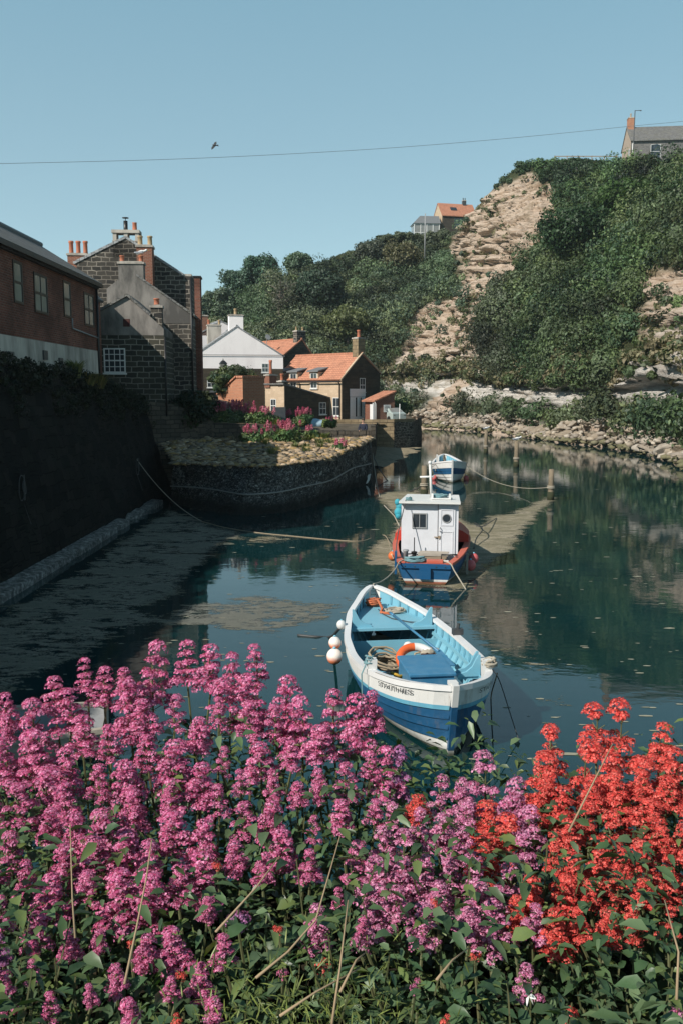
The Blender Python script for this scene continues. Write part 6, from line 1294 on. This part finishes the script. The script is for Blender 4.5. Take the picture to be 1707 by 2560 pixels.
# person resting at the end of the parapet
pe = empty('person', (1.32, 54.0, 2.45), R(165), 'person in dark clothes sitting behind the jetty parapet', 'person')
def skinfig(name, joints, edges, matn, par):
    me = bpy.data.meshes.new(name); me.from_pydata([j[:3] for j in joints], edges, []); o = bpy.data.objects.new(name, me); col.objects.link(o); o.parent = par
    md = o.modifiers.new('skin', 'SKIN'); 
    for i, j in enumerate(joints): me.skin_vertices[0].data[i].radius = (j[3], j[3] * (j[4] if len(j) > 4 else 1))
    me.skin_vertices[0].data[0].use_root = True; s_ = o.modifiers.new('sub', 'SUBSURF'); s_.levels = s_.render_levels = 2; me.materials.append(MT[matn]); return o
J = [(0, 0, .50, .15), (0, .02, .75, .15), (0, .0, .98, .17), (0, .02, 1.10, .06), (0, .06, 1.20, .075), (0, .07, 1.30, .10), (0, .06, 1.38, .07),
     (.19, 0, 1.0, .075), (.25, .10, .76, .055), (.16, .30, .64, .042), (.12, .38, .63, .04), (-.19, 0, 1.0, .075), (-.25, .10, .76, .055), (-.16, .30, .64, .042), (-.12, .38, .63, .04),
     (.10, .08, .48, .10), (.13, .46, .50, .075), (.13, .50, .10, .05), (.13, .62, .05, .045), (-.10, .08, .48, .10), (-.13, .46, .50, .075), (-.13, .50, .10, .05), (-.13, .62, .05, .045)]
Ed = [(0, 1), (1, 2), (2, 3), (3, 4), (4, 5), (5, 6), (2, 7), (7, 8), (8, 9), (9, 10), (2, 11), (11, 12), (12, 13), (13, 14), (0, 15), (15, 16), (16, 17), (17, 18), (0, 19), (19, 20), (20, 21), (21, 22)]
skinfig('body', J, Ed, 'skin', pe)
J2 = [(0, 0, .48, .165), (0, .02, .75, .165), (0, .0, .98, .185), (0, .02, 1.07, .09), (.19, 0, 1.0, .09), (.25, .10, .76, .07), (.17, .28, .65, .055), (-.19, 0, 1.0, .09), (-.25, .10, .76, .07), (-.17, .28, .65, .055)]
skinfig('jacket', J2, [(0, 1), (1, 2), (2, 3), (2, 4), (4, 5), (5, 6), (2, 7), (7, 8), (8, 9)], 'navy', pe)
skinfig('trousers', [(0, 0, .48, .15), (.10, .08, .48, .112), (.13, .46, .50, .088), (.13, .50, .14, .065), (-.10, .08, .48, .112), (-.13, .46, .50, .088), (-.13, .50, .14, .065)], [(0, 1), (1, 2), (2, 3), (0, 4), (4, 5), (5, 6)], 'black', pe)
b = MB(); b.ball((0, .045, 1.325), .108, 12, (1, 1.05, 1)); b.build('hair', MT['hair'], pe, True)
pe.location.z = 2.42
b = MB(); b.bx(.98, 1.66, 53.7, 54.35, 2.3, 2.79); tag(b.build('stone_bench', MT['stone_low'], None, bevel=.03), 'rough stone block the seated person rests on', 'stone seat')
# ------------------------------------------------------------------ floating weed
PAT = [  # outlines on the water, photo pixels of a 1568-wide view
 [(860, 1133), (930, 1128), (1010, 1140), (1065, 1200), (1085, 1212), (1130, 1190), (1190, 1170), (1255, 1140), (1290, 1142), (1240, 1172), (1205, 1225), (1160, 1275), (1120, 1305), (1085, 1340), (1060, 1350), (1000, 1352), (940, 1350), (905, 1325), (890, 1290), (850, 1300), (835, 1290), (845, 1252), (900, 1222), (915, 1190), (880, 1160)],
 [(395, 1405), (470, 1375), (560, 1362), (700, 1382), (780, 1388), (835, 1345), (855, 1352), (830, 1375), (760, 1412), (640, 1462), (560, 1452), (480, 1442), (410, 1434)],
 [(385, 1165), (470, 1195), (560, 1225), (500, 1260), (460, 1300), (430, 1345), (380, 1380), (330, 1400), (410, 1434), (300, 1440), (170, 1520), (60, 1580), (-60, 1620), (-60, 1440), (150, 1320), (300, 1230)],
 [(1055, 1338), (1085, 1350), (1120, 1392), (1165, 1455), (1215, 1508), (1285, 1512), (1290, 1524), (1225, 1540), (1260, 1590), (1320, 1650), (1330, 1695), (1295, 1680), (1250, 1600), (1195, 1538), (1150, 1475), (1100, 1400), (1050, 1355)],
 [(1140, 1730), (1165, 1738), (1190, 1785), (1170, 1790), (1148, 1750)], [(980, 1385), (1020, 1370), (1040, 1380), (1000, 1400)], [(955, 1475), (1020, 1500), (1000, 1512), (930, 1495)], [(520, 1240), (640, 1232), (700, 1240), (600, 1252)], [(1090, 1190), (1150, 1178), (1200, 1180), (1120, 1198)], [(860, 1360), (1060, 1352), (1100, 1340), (1080, 1362), (960, 1366)]]
gx_ = np.arange(-10, 16, .09); gy_ = np.concatenate([np.arange(11, 30, .09), np.arange(30, 62, .16)]); WX_, WY_ = np.meshgrid(gx_, gy_); Pw = np.stack([WX_, WY_, 0 * WX_ + .004], -1); wu, wv = project(Pw)
nz = fbm(Pw.reshape(-1, 3) * np.array([.55, 1.1, 1]), 5, 91).reshape(WX_.shape); dn = np.zeros(WX_.shape); sub_ = np.zeros(WX_.shape); amp_ = np.clip(16 * 16 / WY_, 6, 22)
nz2 = fbm(Pw.reshape(-1, 3) * np.array([1.1, .7, 1]) + 7, 4, 92).reshape(WX_.shape)
for k, pg in enumerate(PAT):
    q = inpoly(wu + nz * amp_, wv + nz2 * amp_ * .55, D2S(pg)); sub_ = np.maximum(sub_, q * (1.0 if k == 1 else .6 if k == 2 else 0)); dn = np.maximum(dn, q * (.84 if k == 0 else .60 if k == 1 else (.62 if k == 2 else .68)))
dn = np.maximum(blur(blur(dn, 4), 2), 0) * 1.08
wi = np.arange(WX_.size).reshape(WX_.shape); kf = (np.maximum.reduce([dn[:-1, :-1], dn[:-1, 1:], dn[1:, 1:], dn[1:, :-1]]) > .02)
F = np.stack([wi[:-1, :-1], wi[:-1, 1:], wi[1:, 1:], wi[1:, :-1]], -1)[kf]; us, inv = np.unique(F, return_inverse=True)
m = NM('floating_weed', .85, .25); sp = m.t.nodes.new('ShaderNodeSeparateColor'); m.L(m.attr('tint'), sp.inputs[0])
cw_ = m.co('Object', (1.0, 2.4, 1)); fn = m.noise(2.6, 12, .78, cw_, .5); f2_ = m.noise(.55, 6, .7, cw_); sp_ = m.noise(22, 4, .75, m.co('Object', (1, 1.6, 1)))
c = m.ramp(m.math('ADD', m.math('MULTIPLY', m.noise(3.2, 12, .8, cw_), .6), m.math('MULTIPLY', sp_, .4)), [(.34, (.05, .045, .025)), (.44, (.20, .17, .11)), (.53, (.38, .33, .24)), (.63, (.56, .51, .42)), (.73, (.26, .25, .12))]); m.col(m.mix(m.ramp(f2_, [(.42, 0), (.60, .75)]), c, m.mix(sp_, (.05, .05, .025), (.22, .20, .11))))
m.col(m.mix(m.math('MULTIPLY', sp.outputs[1], .8), m.b.inputs['Base Color'].links[0].from_socket, m.mix(sp_, (.07, .085, .08), (.22, .225, .20))))
m.bump(m.math('ADD', fn, m.math('MULTIPLY', sp_, .6)), 1.0, .05); tr_ = m.t.nodes.new('ShaderNodeBsdfTransparent'); mx = m.t.nodes.new('ShaderNodeMixShader')
al = m.math('ADD', sp.outputs[0], m.math('MULTIPLY', m.math('SUBTRACT', m.math('ADD', m.math('ADD', m.math('MULTIPLY', fn, .7), m.math('MULTIPLY', f2_, .6)), m.math('MULTIPLY', sp_, .25)), .78), 3.0))
m.L(m.ramp(al, [(.50, 0), (.60, 1)]), mx.inputs[0]); m.L(tr_.outputs[0], mx.inputs[1]); m.L(m.b.outputs[0], mx.inputs[2]); m.L(mx.outputs[0], m.out.inputs[0])
tag(npmesh('floating_weed', Pw.reshape(-1, 3)[us], inv.reshape(F.shape), m.mat, colour=np.stack([dn.ravel()[us], blur(sub_, 3).ravel()[us], dn.ravel()[us]], 1)), kind='stuff')
# loose scraps of weed and foam on the water
V = []; F = []; n = 420; px = rng.uniform(0, 1707, n); py = 1180 + 720 * rng.random(n) ** 1.1
for k in range(n):
    p = WZ(px[k], py[k], .005); s = rng.uniform(.006, .026) * (1 + p.y / 30) * (1 + 1.5 * (rng.random() < .06))
    if p.x < -8.3 or p.y > 60: continue
    a = rng.random() * 6.28; m_ = 6; V += [(p.x + s * (1.9 + .8 * rng.random()) * math.cos(a + q) , p.y + s * (.5 + .6 * rng.random()) * math.sin(a + q), .005) for q in np.arange(6) * 1.047]; o_ = len(V) - 6; F += [(o_, o_ + 1, o_ + 2, o_ + 3), (o_, o_ + 3, o_ + 4, o_ + 5)]
tag(npmesh('weed_scraps', V, F, paint('pale_weed_scraps', (.34, .32, .24), .9, .6, (.12, .12, .06))), kind='stuff')
# ------------------------------------------------------------------ the flower bank below the bridge
GZ0 = 3.68
m = NM('dark_bank_soil', .95, .1); m.col(m.ramp(m.noise(6, 6, .7), [(.35, (.012, .011, .008)), (.7, (.045, .038, .022))])); m.bump(m.noise(14, 6), .8, .03)
xs = np.linspace(-4.5, 4.5, 90); ys = np.linspace(-1.5, 3.15, 50); BX, BY = np.meshgrid(xs, ys); BZ = GZ0 + .05 * fbm(np.stack([BX.ravel(), BY.ravel(), BX.ravel() * 0], 1) * 2, 3, 3).reshape(BX.shape) - .25 * sm(2.6, 3.15, BY)
bi = np.arange(BX.size).reshape(BX.shape); tag(npmesh('bank_ground', np.stack([BX, BY, BZ], -1).reshape(-1, 3), np.stack([bi[:-1, :-1], bi[:-1, 1:], bi[1:, 1:], bi[1:, :-1]], -1).reshape(-1, 4), m.mat), kind='structure')
k = MB(); k.bx(-4.5, 4.5, 2.6, 3.12, -1.5, 3.36); tag(k.build('bank_retaining_wall', MT['stone_low'], None), 'stone retaining wall holding up the flower bank over the water', 'wall')
def leaves(P, D, Lg, Wd, colour, droop=.35):
    """broad folded leaves: P bases, D directions"""
    n = len(P); D = unit(D); s = unit(np.cross(D, np.array([0, 0, 1.0]) + rng.normal(size=(n, 3)) * .35)); u_ = np.cross(s, D); L = np.asarray(Lg)[:, None]; W = np.asarray(Wd)[:, None]; dz = np.array([0, 0, -1.0])
    b = P; m1 = P + D * L * .36 + dz * L * droop * .08 - u_ * W * .10; m2 = P + D * L * .72 + dz * L * droop * .38 - u_ * W * .08; t = P + D * L + dz * L * droop
    l1 = P + D * L * .33 + s * W * .5 + u_ * W * .14; r1 = P + D * L * .33 - s * W * .5 + u_ * W * .14; l2 = P + D * L * .70 + s * W * .36 + dz * L * droop * .32 + u_ * W * .08; r2 = P + D * L * .70 - s * W * .36 + dz * L * droop * .32 + u_ * W * .08
    V = np.stack([b, m1, m2, t, l1, r1, l2, r2], 1).reshape(-1, 3); o = (np.arange(n) * 8)[:, None, None]
    F = (np.array([[0, 5, 1, 4], [4, 1, 2, 6], [1, 5, 7, 2], [6, 2, 7, 3]])[None] + o).reshape(-1, 4); return V, F, np.repeat(colour, 8, axis=0)
m = NM('valerian_leaf', .42, .45); a = m.attr('tint'); m.col(m.mix(m.ramp(m.noise(60, 3), [(.4, 0), (.8, .35)]), a, (.10, .15, .09)))
tr_ = m.t.nodes.new('ShaderNodeBsdfTranslucent'); m.L(m.mix(1.0, a, (1.2, 1.5, .5), 'MULTIPLY'), tr_.inputs[0]); mx = m.t.nodes.new('ShaderNodeMixShader'); mx.inputs[0].default_value = .2
m.L(m.b.outputs[0], mx.inputs[1]); m.L(tr_.outputs[0], mx.inputs[2]); m.L(mx.outputs[0], m.out.inputs[0]); MT['vleaf'] = m.mat
LCOL = 1.15 * np.array([(.044, .085, .034), (.062, .105, .044), (.080, .120, .058), (.032, .064, .028), (.100, .135, .042)])
HEADC = {'pink': [(.62, .175, .35), (.53, .095, .24), (.71, .28, .46)], 'lilac': [(.62, .24, .42), (.53, .15, .32), (.70, .34, .50)], 'red': [(.72, .105, .085), (.62, .06, .052), (.80, .185, .155)], 'purple': [(.40, .15, .34), (.46, .20, .40)]}
def head_mesh(kind, seed, tiers, nfl):
    r = np.random.default_rng(seed); P = []; N = []; Cc = []; cl = np.array(HEADC[kind])
    cl_ = [(0, 0, .140, .021, 1.35)]
    for t in range(tiers - 1):      # below the crown: whorls of separate domed clusters on short branches
        f = t / max(tiers - 2, 1); zt = .119 - .096 * f; R0 = .0135 + .0195 * f ** .9; nb = 3 + (t > 0) + (t > 2); ph = r.random() * 6.28
        for q in range(nb):
            a = ph + q * 6.283 / nb + r.normal() * .25; R1 = R0 * (.85 + .3 * r.random()); cl_.append((R1 * math.cos(a), R1 * math.sin(a), zt + r.normal() * .006, (.0125 + .006 * f) * (.8 + .4 * r.random()), 1.0))
        cl_.append((0, 0, zt, .012 + .006 * f, .9))
    if tiers <= 2: cl_ = [(0, 0, .02, .030, 1.0)] + ([(.022, .006, .035, .02, 1.0), (-.018, .012, .04, .02, 1.0)] if tiers == 2 else [])
    for cx_, cy_, cz_, cr_, up_ in cl_:
        k = int(nfl * .40 * (cr_ / .015) ** 1.7) + 12; th = r.random(k) * 6.283; rr = np.sqrt(r.random(k)) * (1 + .12 * np.cos(3 * th + cx_ * 900)); x = cr_ * rr * np.cos(th); y = cr_ * rr * np.sin(th); z = cr_ * (.72 * up_ * np.sqrt(np.maximum(1 - rr ** 2, 0)) - .12) + r.normal(size=k) * .0016
        P.append(np.stack([cx_ + x, cy_ + y, cz_ + z], 1)); N.append(np.stack([x, y, np.maximum(z, 0) + .004], 1) / cr_ + r.normal(size=(k, 3)) * .28)
        c = cl[r.integers(0, len(cl), k)] * (.70 + .55 * r.random((k, 1))) * (.9 + .2 * r.random()); bud = r.random(k) < .18; c[bud] = c[bud] * np.array([.74, .45, .5]); Cc.append(c)
    P = np.concatenate(P); N = unit(np.concatenate(N)); Cc = np.concatenate(Cc); n = len(P)
    t = unit(np.cross(N, r.normal(size=(n, 3)))); b = np.cross(N, t); s = .0035 * (.7 + .6 * r.random((n, 1))); a = np.arange(10) * math.pi / 5
    rad = np.where(np.arange(10) % 2 == 0, 1.0, .42); lift = np.where(np.arange(10) % 2 == 0, .25, .05)
    rim = P[:, None] + (t[:, None] * np.cos(a)[None, :, None] + b[:, None] * np.sin(a)[None, :, None]) * (s[:, None] * rad[None, :, None]) + N[:, None] * s[:, None] * lift[None, :, None]
    V = np.concatenate([P[:, None], rim], 1).reshape(-1, 3); fq = np.array([[0, 1 + (2 * i - 1) % 10, 1 + 2 * i, 1 + (2 * i + 1) % 10] for i in range(5)]); F = (fq[None] + (np.arange(n) * 11)[:, None, None]).reshape(-1, 4)
    o = npmesh('flower_head', V, F, MT['petal'], colour=np.repeat(Cc, 11, axis=0)); me = o.data; bpy.data.objects.remove(o); return me
HEADS = {kd: [head_mesh(kd, 100 + i + 17 * j, tt, nf) for i, (tt, nf) in enumerate(((5, 190), (6, 180), (4, 200), (5, 210)))] for j, kd in enumerate(('pink', 'lilac', 'red', 'purple'))}
SMALLH = {kd: [head_mesh(kd, 300 + i + 9 * j, 1 + i, 120) for i in range(2)] for j, kd in enumerate(('pink', 'lilac', 'red', 'purple'))}
def leafset(seed, n):
    r = np.random.default_rng(seed); P = []; D = []; L = []
    for i in range(n):
        z = .08 + .62 * (i + .5) / n; a0 = r.random() * 6.28
        for q in (0, math.pi): P.append((0, 0, z)); D.append((math.cos(a0 + q), math.sin(a0 + q), .55)); L.append((.085 - .05 * i / n) * (.8 + .4 * r.random()))
    L = np.array(L); V, F, Cc = leaves(np.array(P), np.array(D), L, L * .42, LCOL[r.integers(0, 5, len(L))] * (.8 + .4 * r.random((len(L), 1)))); o = npmesh('leaves', V, F, MT['vleaf'], colour=Cc, smooth=True); me = o.data; bpy.data.objects.remove(o); return me
LEAFS = [leafset(500 + i, 5) for i in range(6)]
def flower(x, y, hpx, wpx, kind, label, group, Yd=None, small=False):
    """one valerian stem with its head top at (x, y) of the 1568-wide view"""
    Y = Yd if Yd else 2.95 - (y - 1480) / 820 * 1.30
    s = 1.0887; sc = Y / FPX * 1.04; tp = WY(x * s, y * s, Y); w_ = wpx * s * sc * 1.12; h_ = hpx * s * sc
    w_ = min(max(w_, .03), .14); h_ = min(max(h_, .03), .26)
    base = Vector((tp.x + rnd.uniform(-.10, .10), tp.y + rnd.uniform(-.16, .05), GZ0 - .02)); hb = tp - Vector((0, 0, h_))
    e = empty('valerian', base, 0, label, 'flower', group)
    me = rnd.choice((SMALLH if small else HEADS)[kind]); o = bpy.data.objects.new('small_flower_cluster' if small else 'flower_head', me); col.objects.link(o); o.parent = e; o.location = hb - base
    lean = (hb - base); o.rotation_euler = (-lean.y * .35 + rnd.uniform(-.08, .08), lean.x * .35 + rnd.uniform(-.08, .08), rnd.uniform(0, 6.28)); z1 = (.06 if small else .158); o.scale = (w_ / .084, w_ / .084, h_ / z1)
    b = MB(); mid = lean * .55 + Vector((rnd.uniform(-.03, .03), rnd.uniform(-.03, .03), 0)); top_ = lean + Vector((0, 0, h_ * .8)); b.tube([(0, 0, 0), tuple(mid), tuple(lean), tuple(top_)], [.0048, .0042, .0036, .002], 5, False)
    if not small:
        for q in range(5):
            f = .05 + .16 * q; c = lean + Vector((0, 0, h_ * f)); a = rnd.uniform(0, 6.28)
            for d in (0, 2.1, 4.2): b.tube([tuple(c), tuple(c + Vector((math.cos(a + d) * w_ * .30 * (1 - f * .7), math.sin(a + d) * w_ * .30 * (1 - f * .7), h_ * .10)))], .0016, 3, False)
    b.build('stem', MT['stem'], e)
    l = bpy.data.objects.new('leaves', rnd.choice(LEAFS)); col.objects.link(l); l.parent = e; k_ = max(lean.z / .75, .3); l.scale = (1, 1, k_ * .85); l.rotation_euler = (-lean.y * .5, lean.x * .5, rnd.uniform(0, 6.28)); return e
SKY_ = [(12, 1592, 120, 62), (125, 1552, 100, 62), (75, 1602, 150, 85), (160, 1582, 110, 75), (200, 1512, 85, 50), (238, 1532, 105, 62), (286, 1532, 60, 44), (348, 1473, 180, 98), (300, 1560, 170, 84), (430, 1472, 110, 66), (481, 1476, 125, 70), (528, 1498, 130, 60), (590, 1480, 110, 56), (585, 1545, 150, 82), (505, 1560, 130, 80), (660, 1555, 185, 100), (695, 1600, 160, 80), (766, 1584, 135, 64), (822, 1592, 165, 92), (856, 1588, 110, 56)]
for x, y, h, w in SKY_: flower(x, y, h, w, 'pink', 'tall pink valerian rising to the top edge of the pink bank against the water', 'tall pink valerian along the top of the bank')
flower(890, 1716, 130, 74, 'pink', 'pink valerian leaning beside a purple head below the coble bow', None); flower(917, 1712, 140, 56, 'purple', 'purple valerian head tucked behind the pink one below the coble bow', None)
flower(958, 1828, 60, 60, 'red', 'single orange red valerian head among the lilac ones below the coble', None)
for x, y, h, w in ((1010, 1782, 95, 54), (1064, 1786, 110, 54), (1115, 1728, 170, 84), (1176, 1784, 175, 82)): flower(x, y, h, w, 'lilac', 'lilac pink valerian rising tallest between the coble and the red flowers', 'tall lilac valerian')
for x, y, h, w in ((1265, 1660, 130, 72), (1243, 1728, 170, 100), (1372, 1618, 130, 82), (1428, 1608, 190, 92), (1516, 1658, 130, 72), (1555, 1718, 170, 100), (1345, 1700, 180, 105), (1400, 1730, 170, 110), (1470, 1738, 160, 96)): flower(x, y, h, w, 'red', 'tall coral red valerian standing along the top of the red clump', 'tall red valerian')
placed = []
def fill(n, xr, ytop, ybot, kindf, hw, mind, label, group):
    c = 0; tries = 0
    while c < n and tries < n * 60:
        tries += 1; x = rnd.uniform(*xr); y0 = ytop(x); y1 = ybot(x); y = y0 + (y1 - y0) * rnd.random() ** 1.25
        if any((x - a) ** 2 + (y - b) ** 2 * .6 < mind ** 2 for a, b in placed): continue
        placed.append((x, y)); kd = kindf(x, y); h = rnd.uniform(*hw) ; flower(x, y, h, h * rnd.uniform(.52, .74), kd, label[kd] if isinstance(label, dict) else label, group); c += 1
ptop = lambda x: float(np.interp(x, [-40, 60, 200, 350, 600, 720, 870], [1640, 1660, 1640, 1590, 1600, 1640, 1740]))
fill(72, (-30, 470), ptop, lambda x: 2010, lambda x, y: 'pink', (85, 150), 56, 'pink valerian head packed into the fullest part of the pink bank', 'pink valerian in the crowded bank')
fill(44, (470, 860), ptop, lambda x: 1960, lambda x, y: 'pink', (65, 115), 56, 'pink valerian head on a leggy stem over dark leaves in mid bank', 'pink valerian in the open middle of the bank')
fill(30, (-20, 520), lambda x: 2000, lambda x: 2290, lambda x, y: 'pink' if rnd.random() < .85 else 'purple', (60, 110), 66, {'pink': 'low pink valerian head among the bottom leaves of the pink bank', 'purple': 'small purple valerian head among the bottom leaves of the pink bank'}, 'low valerian near the bottom')
fill(50, (850, 1225), lambda x: 1840, lambda x: 2080, lambda x, y: 'lilac' if x < 1110 or rnd.random() < .45 else 'red', (85, 140), 46, {'lilac': 'lilac pink valerian in the dense drift beside the red flowers', 'red': 'red valerian mixed into the edge of the lilac drift'}, 'lilac valerian drift')
fill(54, (1215, 1600), lambda x: 1770, lambda x: 2090, lambda x, y: 'red', (70, 135), 48, 'coral red valerian in the dense red clump', 'red valerian clump')
fill(14, (700, 900), lambda x: 1930, lambda x: 2110, lambda x, y: 'lilac' if rnd.random() < .7 else 'pink', (65, 115), 56, 'mauve pink valerian where the pink and lilac banks meet', 'mauve valerian in mid bank')
for x, y, h, w, kd, lb in ((742, 2185, 62, 56, 'red', 'lone scarlet valerian head low among dry stalks'), (548, 2075, 70, 80, 'purple', 'violet head standing alone in the dark gap of the pink bank'), (1212, 2215, 90, 56, 'lilac', 'lone lilac pink ball low in the leaves under the red clump'), (1312, 2290, 75, 52, 'red', 'lone coral head near the bottom leaves under the red clump'), (950, 2245, 50, 32, 'pink', 'tiny pink head low in the leaves'), (1555, 2300, 70, 60, 'lilac', 'lilac pink head at the very bottom corner under the red flowers'), (828, 2130, 70, 60, 'lilac', 'mauve head at the foot of the lilac drift'), (650, 2215, 40, 40, 'pink', 'faint pink head near the lone scarlet one')): flower(x, y, h, w, kd, lb, None, small=(h < 80))
for x, y in ((500, 1975), (640, 2120), (420, 2225), (300, 2150), (405, 2330), (1000, 2060), (1090, 2180), (1020, 2330), (1180, 2130)): flower(x, y, 26, 26, 'red', 'tiny orange bud cluster on a green stalk among the leaves', 'small orange bud clusters', small=True)
# leaves filling the bank: countless
n = 31000; X = rng.uniform(-2.9, 2.9, n); Yb = 1.05 + 2.0 * rng.random(n); hmax = np.interp(Yb, [1.05, 1.6, 2.2, 3.05], [.36, .42, .48, .42]) * (1 + .25 * fbm(np.stack([X * 2.2, Yb * 2.2, X * 0], 1), 3, 14)); Z = GZ0 + hmax * rng.random(n) ** .7
keep = np.abs(X) < .46 * (Yb + .5) + 1.1; X, Yb, Z = X[keep], Yb[keep], Z[keep]; n = len(X); D = rng.normal(size=(n, 3)) * np.array([1, 1, .35]) + np.array([0, -.25, .30]); Lg = .026 + .046 * rng.random(n) ** 1.8
lc = LCOL[rng.integers(0, 5, n)] * (.65 + .7 * rng.random((n, 1)))
V, F, Cc = leaves(np.stack([X, Yb, Z], 1), D, Lg, Lg * (.30 + .22 * rng.random(n)), lc); tag(npmesh('undergrowth_leaves', V, F, MT['vleaf'], colour=Cc, smooth=True), kind='stuff')
# thin stems among the leaves
sb = MB()
for i in range(190):
    x, y = rnd.uniform(-1.9, 1.9), rnd.uniform(1.2, 2.7); h = rnd.uniform(.25, .48); a = Vector((x, y, GZ0)); t = a + Vector((rnd.uniform(-.12, .12), rnd.uniform(-.12, .12), h)); sb.tube([a, a.lerp(t, .5) + Vector((rnd.uniform(-.02, .02), 0, .01)), t], [.0035, .003, .002], 4, False)
tag(sb.build('undergrowth_stems', MT['stem'], None), kind='stuff')
# feathery yellow-green weed at the bottom
n = 2600; c0 = WY(700 * 1.0887, 2330 * 1.0887, 1.55); q = np.stack([c0.x + rng.normal(size=n) * .13, c0.y + rng.normal(size=n) * .12, GZ0 + .10 + .36 * rng.random(n)], 1)
V, F, Cc = leaves(q, rng.normal(size=(n, 3)) + np.array([0, 0, .6]), .018 + .022 * rng.random(n), np.full(n, .0032), np.array([(.16, .19, .045)]) * (.6 + .8 * rng.random((n, 1))), .1); o = npmesh('feathery_weed', V, F, MT['vleaf'], colour=Cc); tag(o, 'feathery yellow green weed spreading under the lone scarlet flower', 'plant')
def stalk(pts, r, label):
    P = []
    for u, v, Y in pts: P.append(WY(u, v, Y))
    b = MB(); b.tube(P, [r * (1 - .55 * i / (len(P) - 1)) for i in range(len(P))], 6); return tag(b.build('dry_stalk', MT['dry'], None, True), label, 'stalk', 'dry stalks in the flower bank')
for k, pts in enumerate((((189, 2345, 1.75), (182, 2250, 1.8), (176, 2060, 1.85)), ((312, 2460, 1.6), (340, 2330, 1.7), (366, 2200, 1.75), (380, 2100, 1.8)), ((640, 2445, 1.5), (720, 2380, 1.55), (790, 2300, 1.6), (850, 2090, 1.7)), ((700, 2540, 1.45), (790, 2480, 1.5), (900, 2420, 1.55)), ((830, 2560, 1.45), (850, 2420, 1.5), (870, 2250, 1.6)), ((540, 2330, 1.6), (640, 2220, 1.7), (700, 2140, 1.75)), ((850, 2480, 1.5), (890, 2400, 1.55), (915, 2380, 1.6)), ((1690, 2500, 1.45), (1695, 2380, 1.5), (1660, 2250, 1.6)), ((1420, 2080, 1.95), (1480, 1960, 2.0), (1530, 1860, 2.05)), ((1090, 2450, 1.5), (1130, 2400, 1.55), (1170, 2370, 1.6)))): stalk(pts, .0027, 'bent dry straw coloured stalk leaning through the flower bank')
c_ = np.array(WY(1320, 2490, 1.55)); V, F, Cc = leaves(np.tile(c_, (5, 1)), np.array([(.6, -.3, -.8), (-.5, -.4, .8), (.2, -.5, .5), (-.3, -.6, -.6), (.7, -.3, .1)]), np.full(5, .015), np.full(5, .009), np.full((5, 3), .72), .3)
tag(npmesh('white_blossom', V, F, MT['petal'], colour=Cc, smooth=True), 'small crumpled white blossom hanging low in the leaves', 'flower')
# ------------------------------------------------------------------ thin sea haze over the harbour
hm = bpy.data.materials.new('sea_haze'); hm.use_nodes = True; hm.node_tree.nodes.clear()
ho_ = hm.node_tree.nodes.new('ShaderNodeOutputMaterial'); pv = hm.node_tree.nodes.new('ShaderNodeVolumePrincipled'); pv.inputs['Color'].default_value = (.80, .90, .95, 1); pv.inputs['Density'].default_value = .0002; pv.inputs['Anisotropy'].default_value = .2
hm.node_tree.links.new(pv.outputs[0], ho_.inputs['Volume'])
b = MB(); b.bx(-180, 520, -40, 560, -3.6, 85); hz_ = b.build('haze', hm, None); tag(hz_, kind='stuff')
scene.cycles.volume_max_steps = 64; scene.cycles.volume_bounces = 0
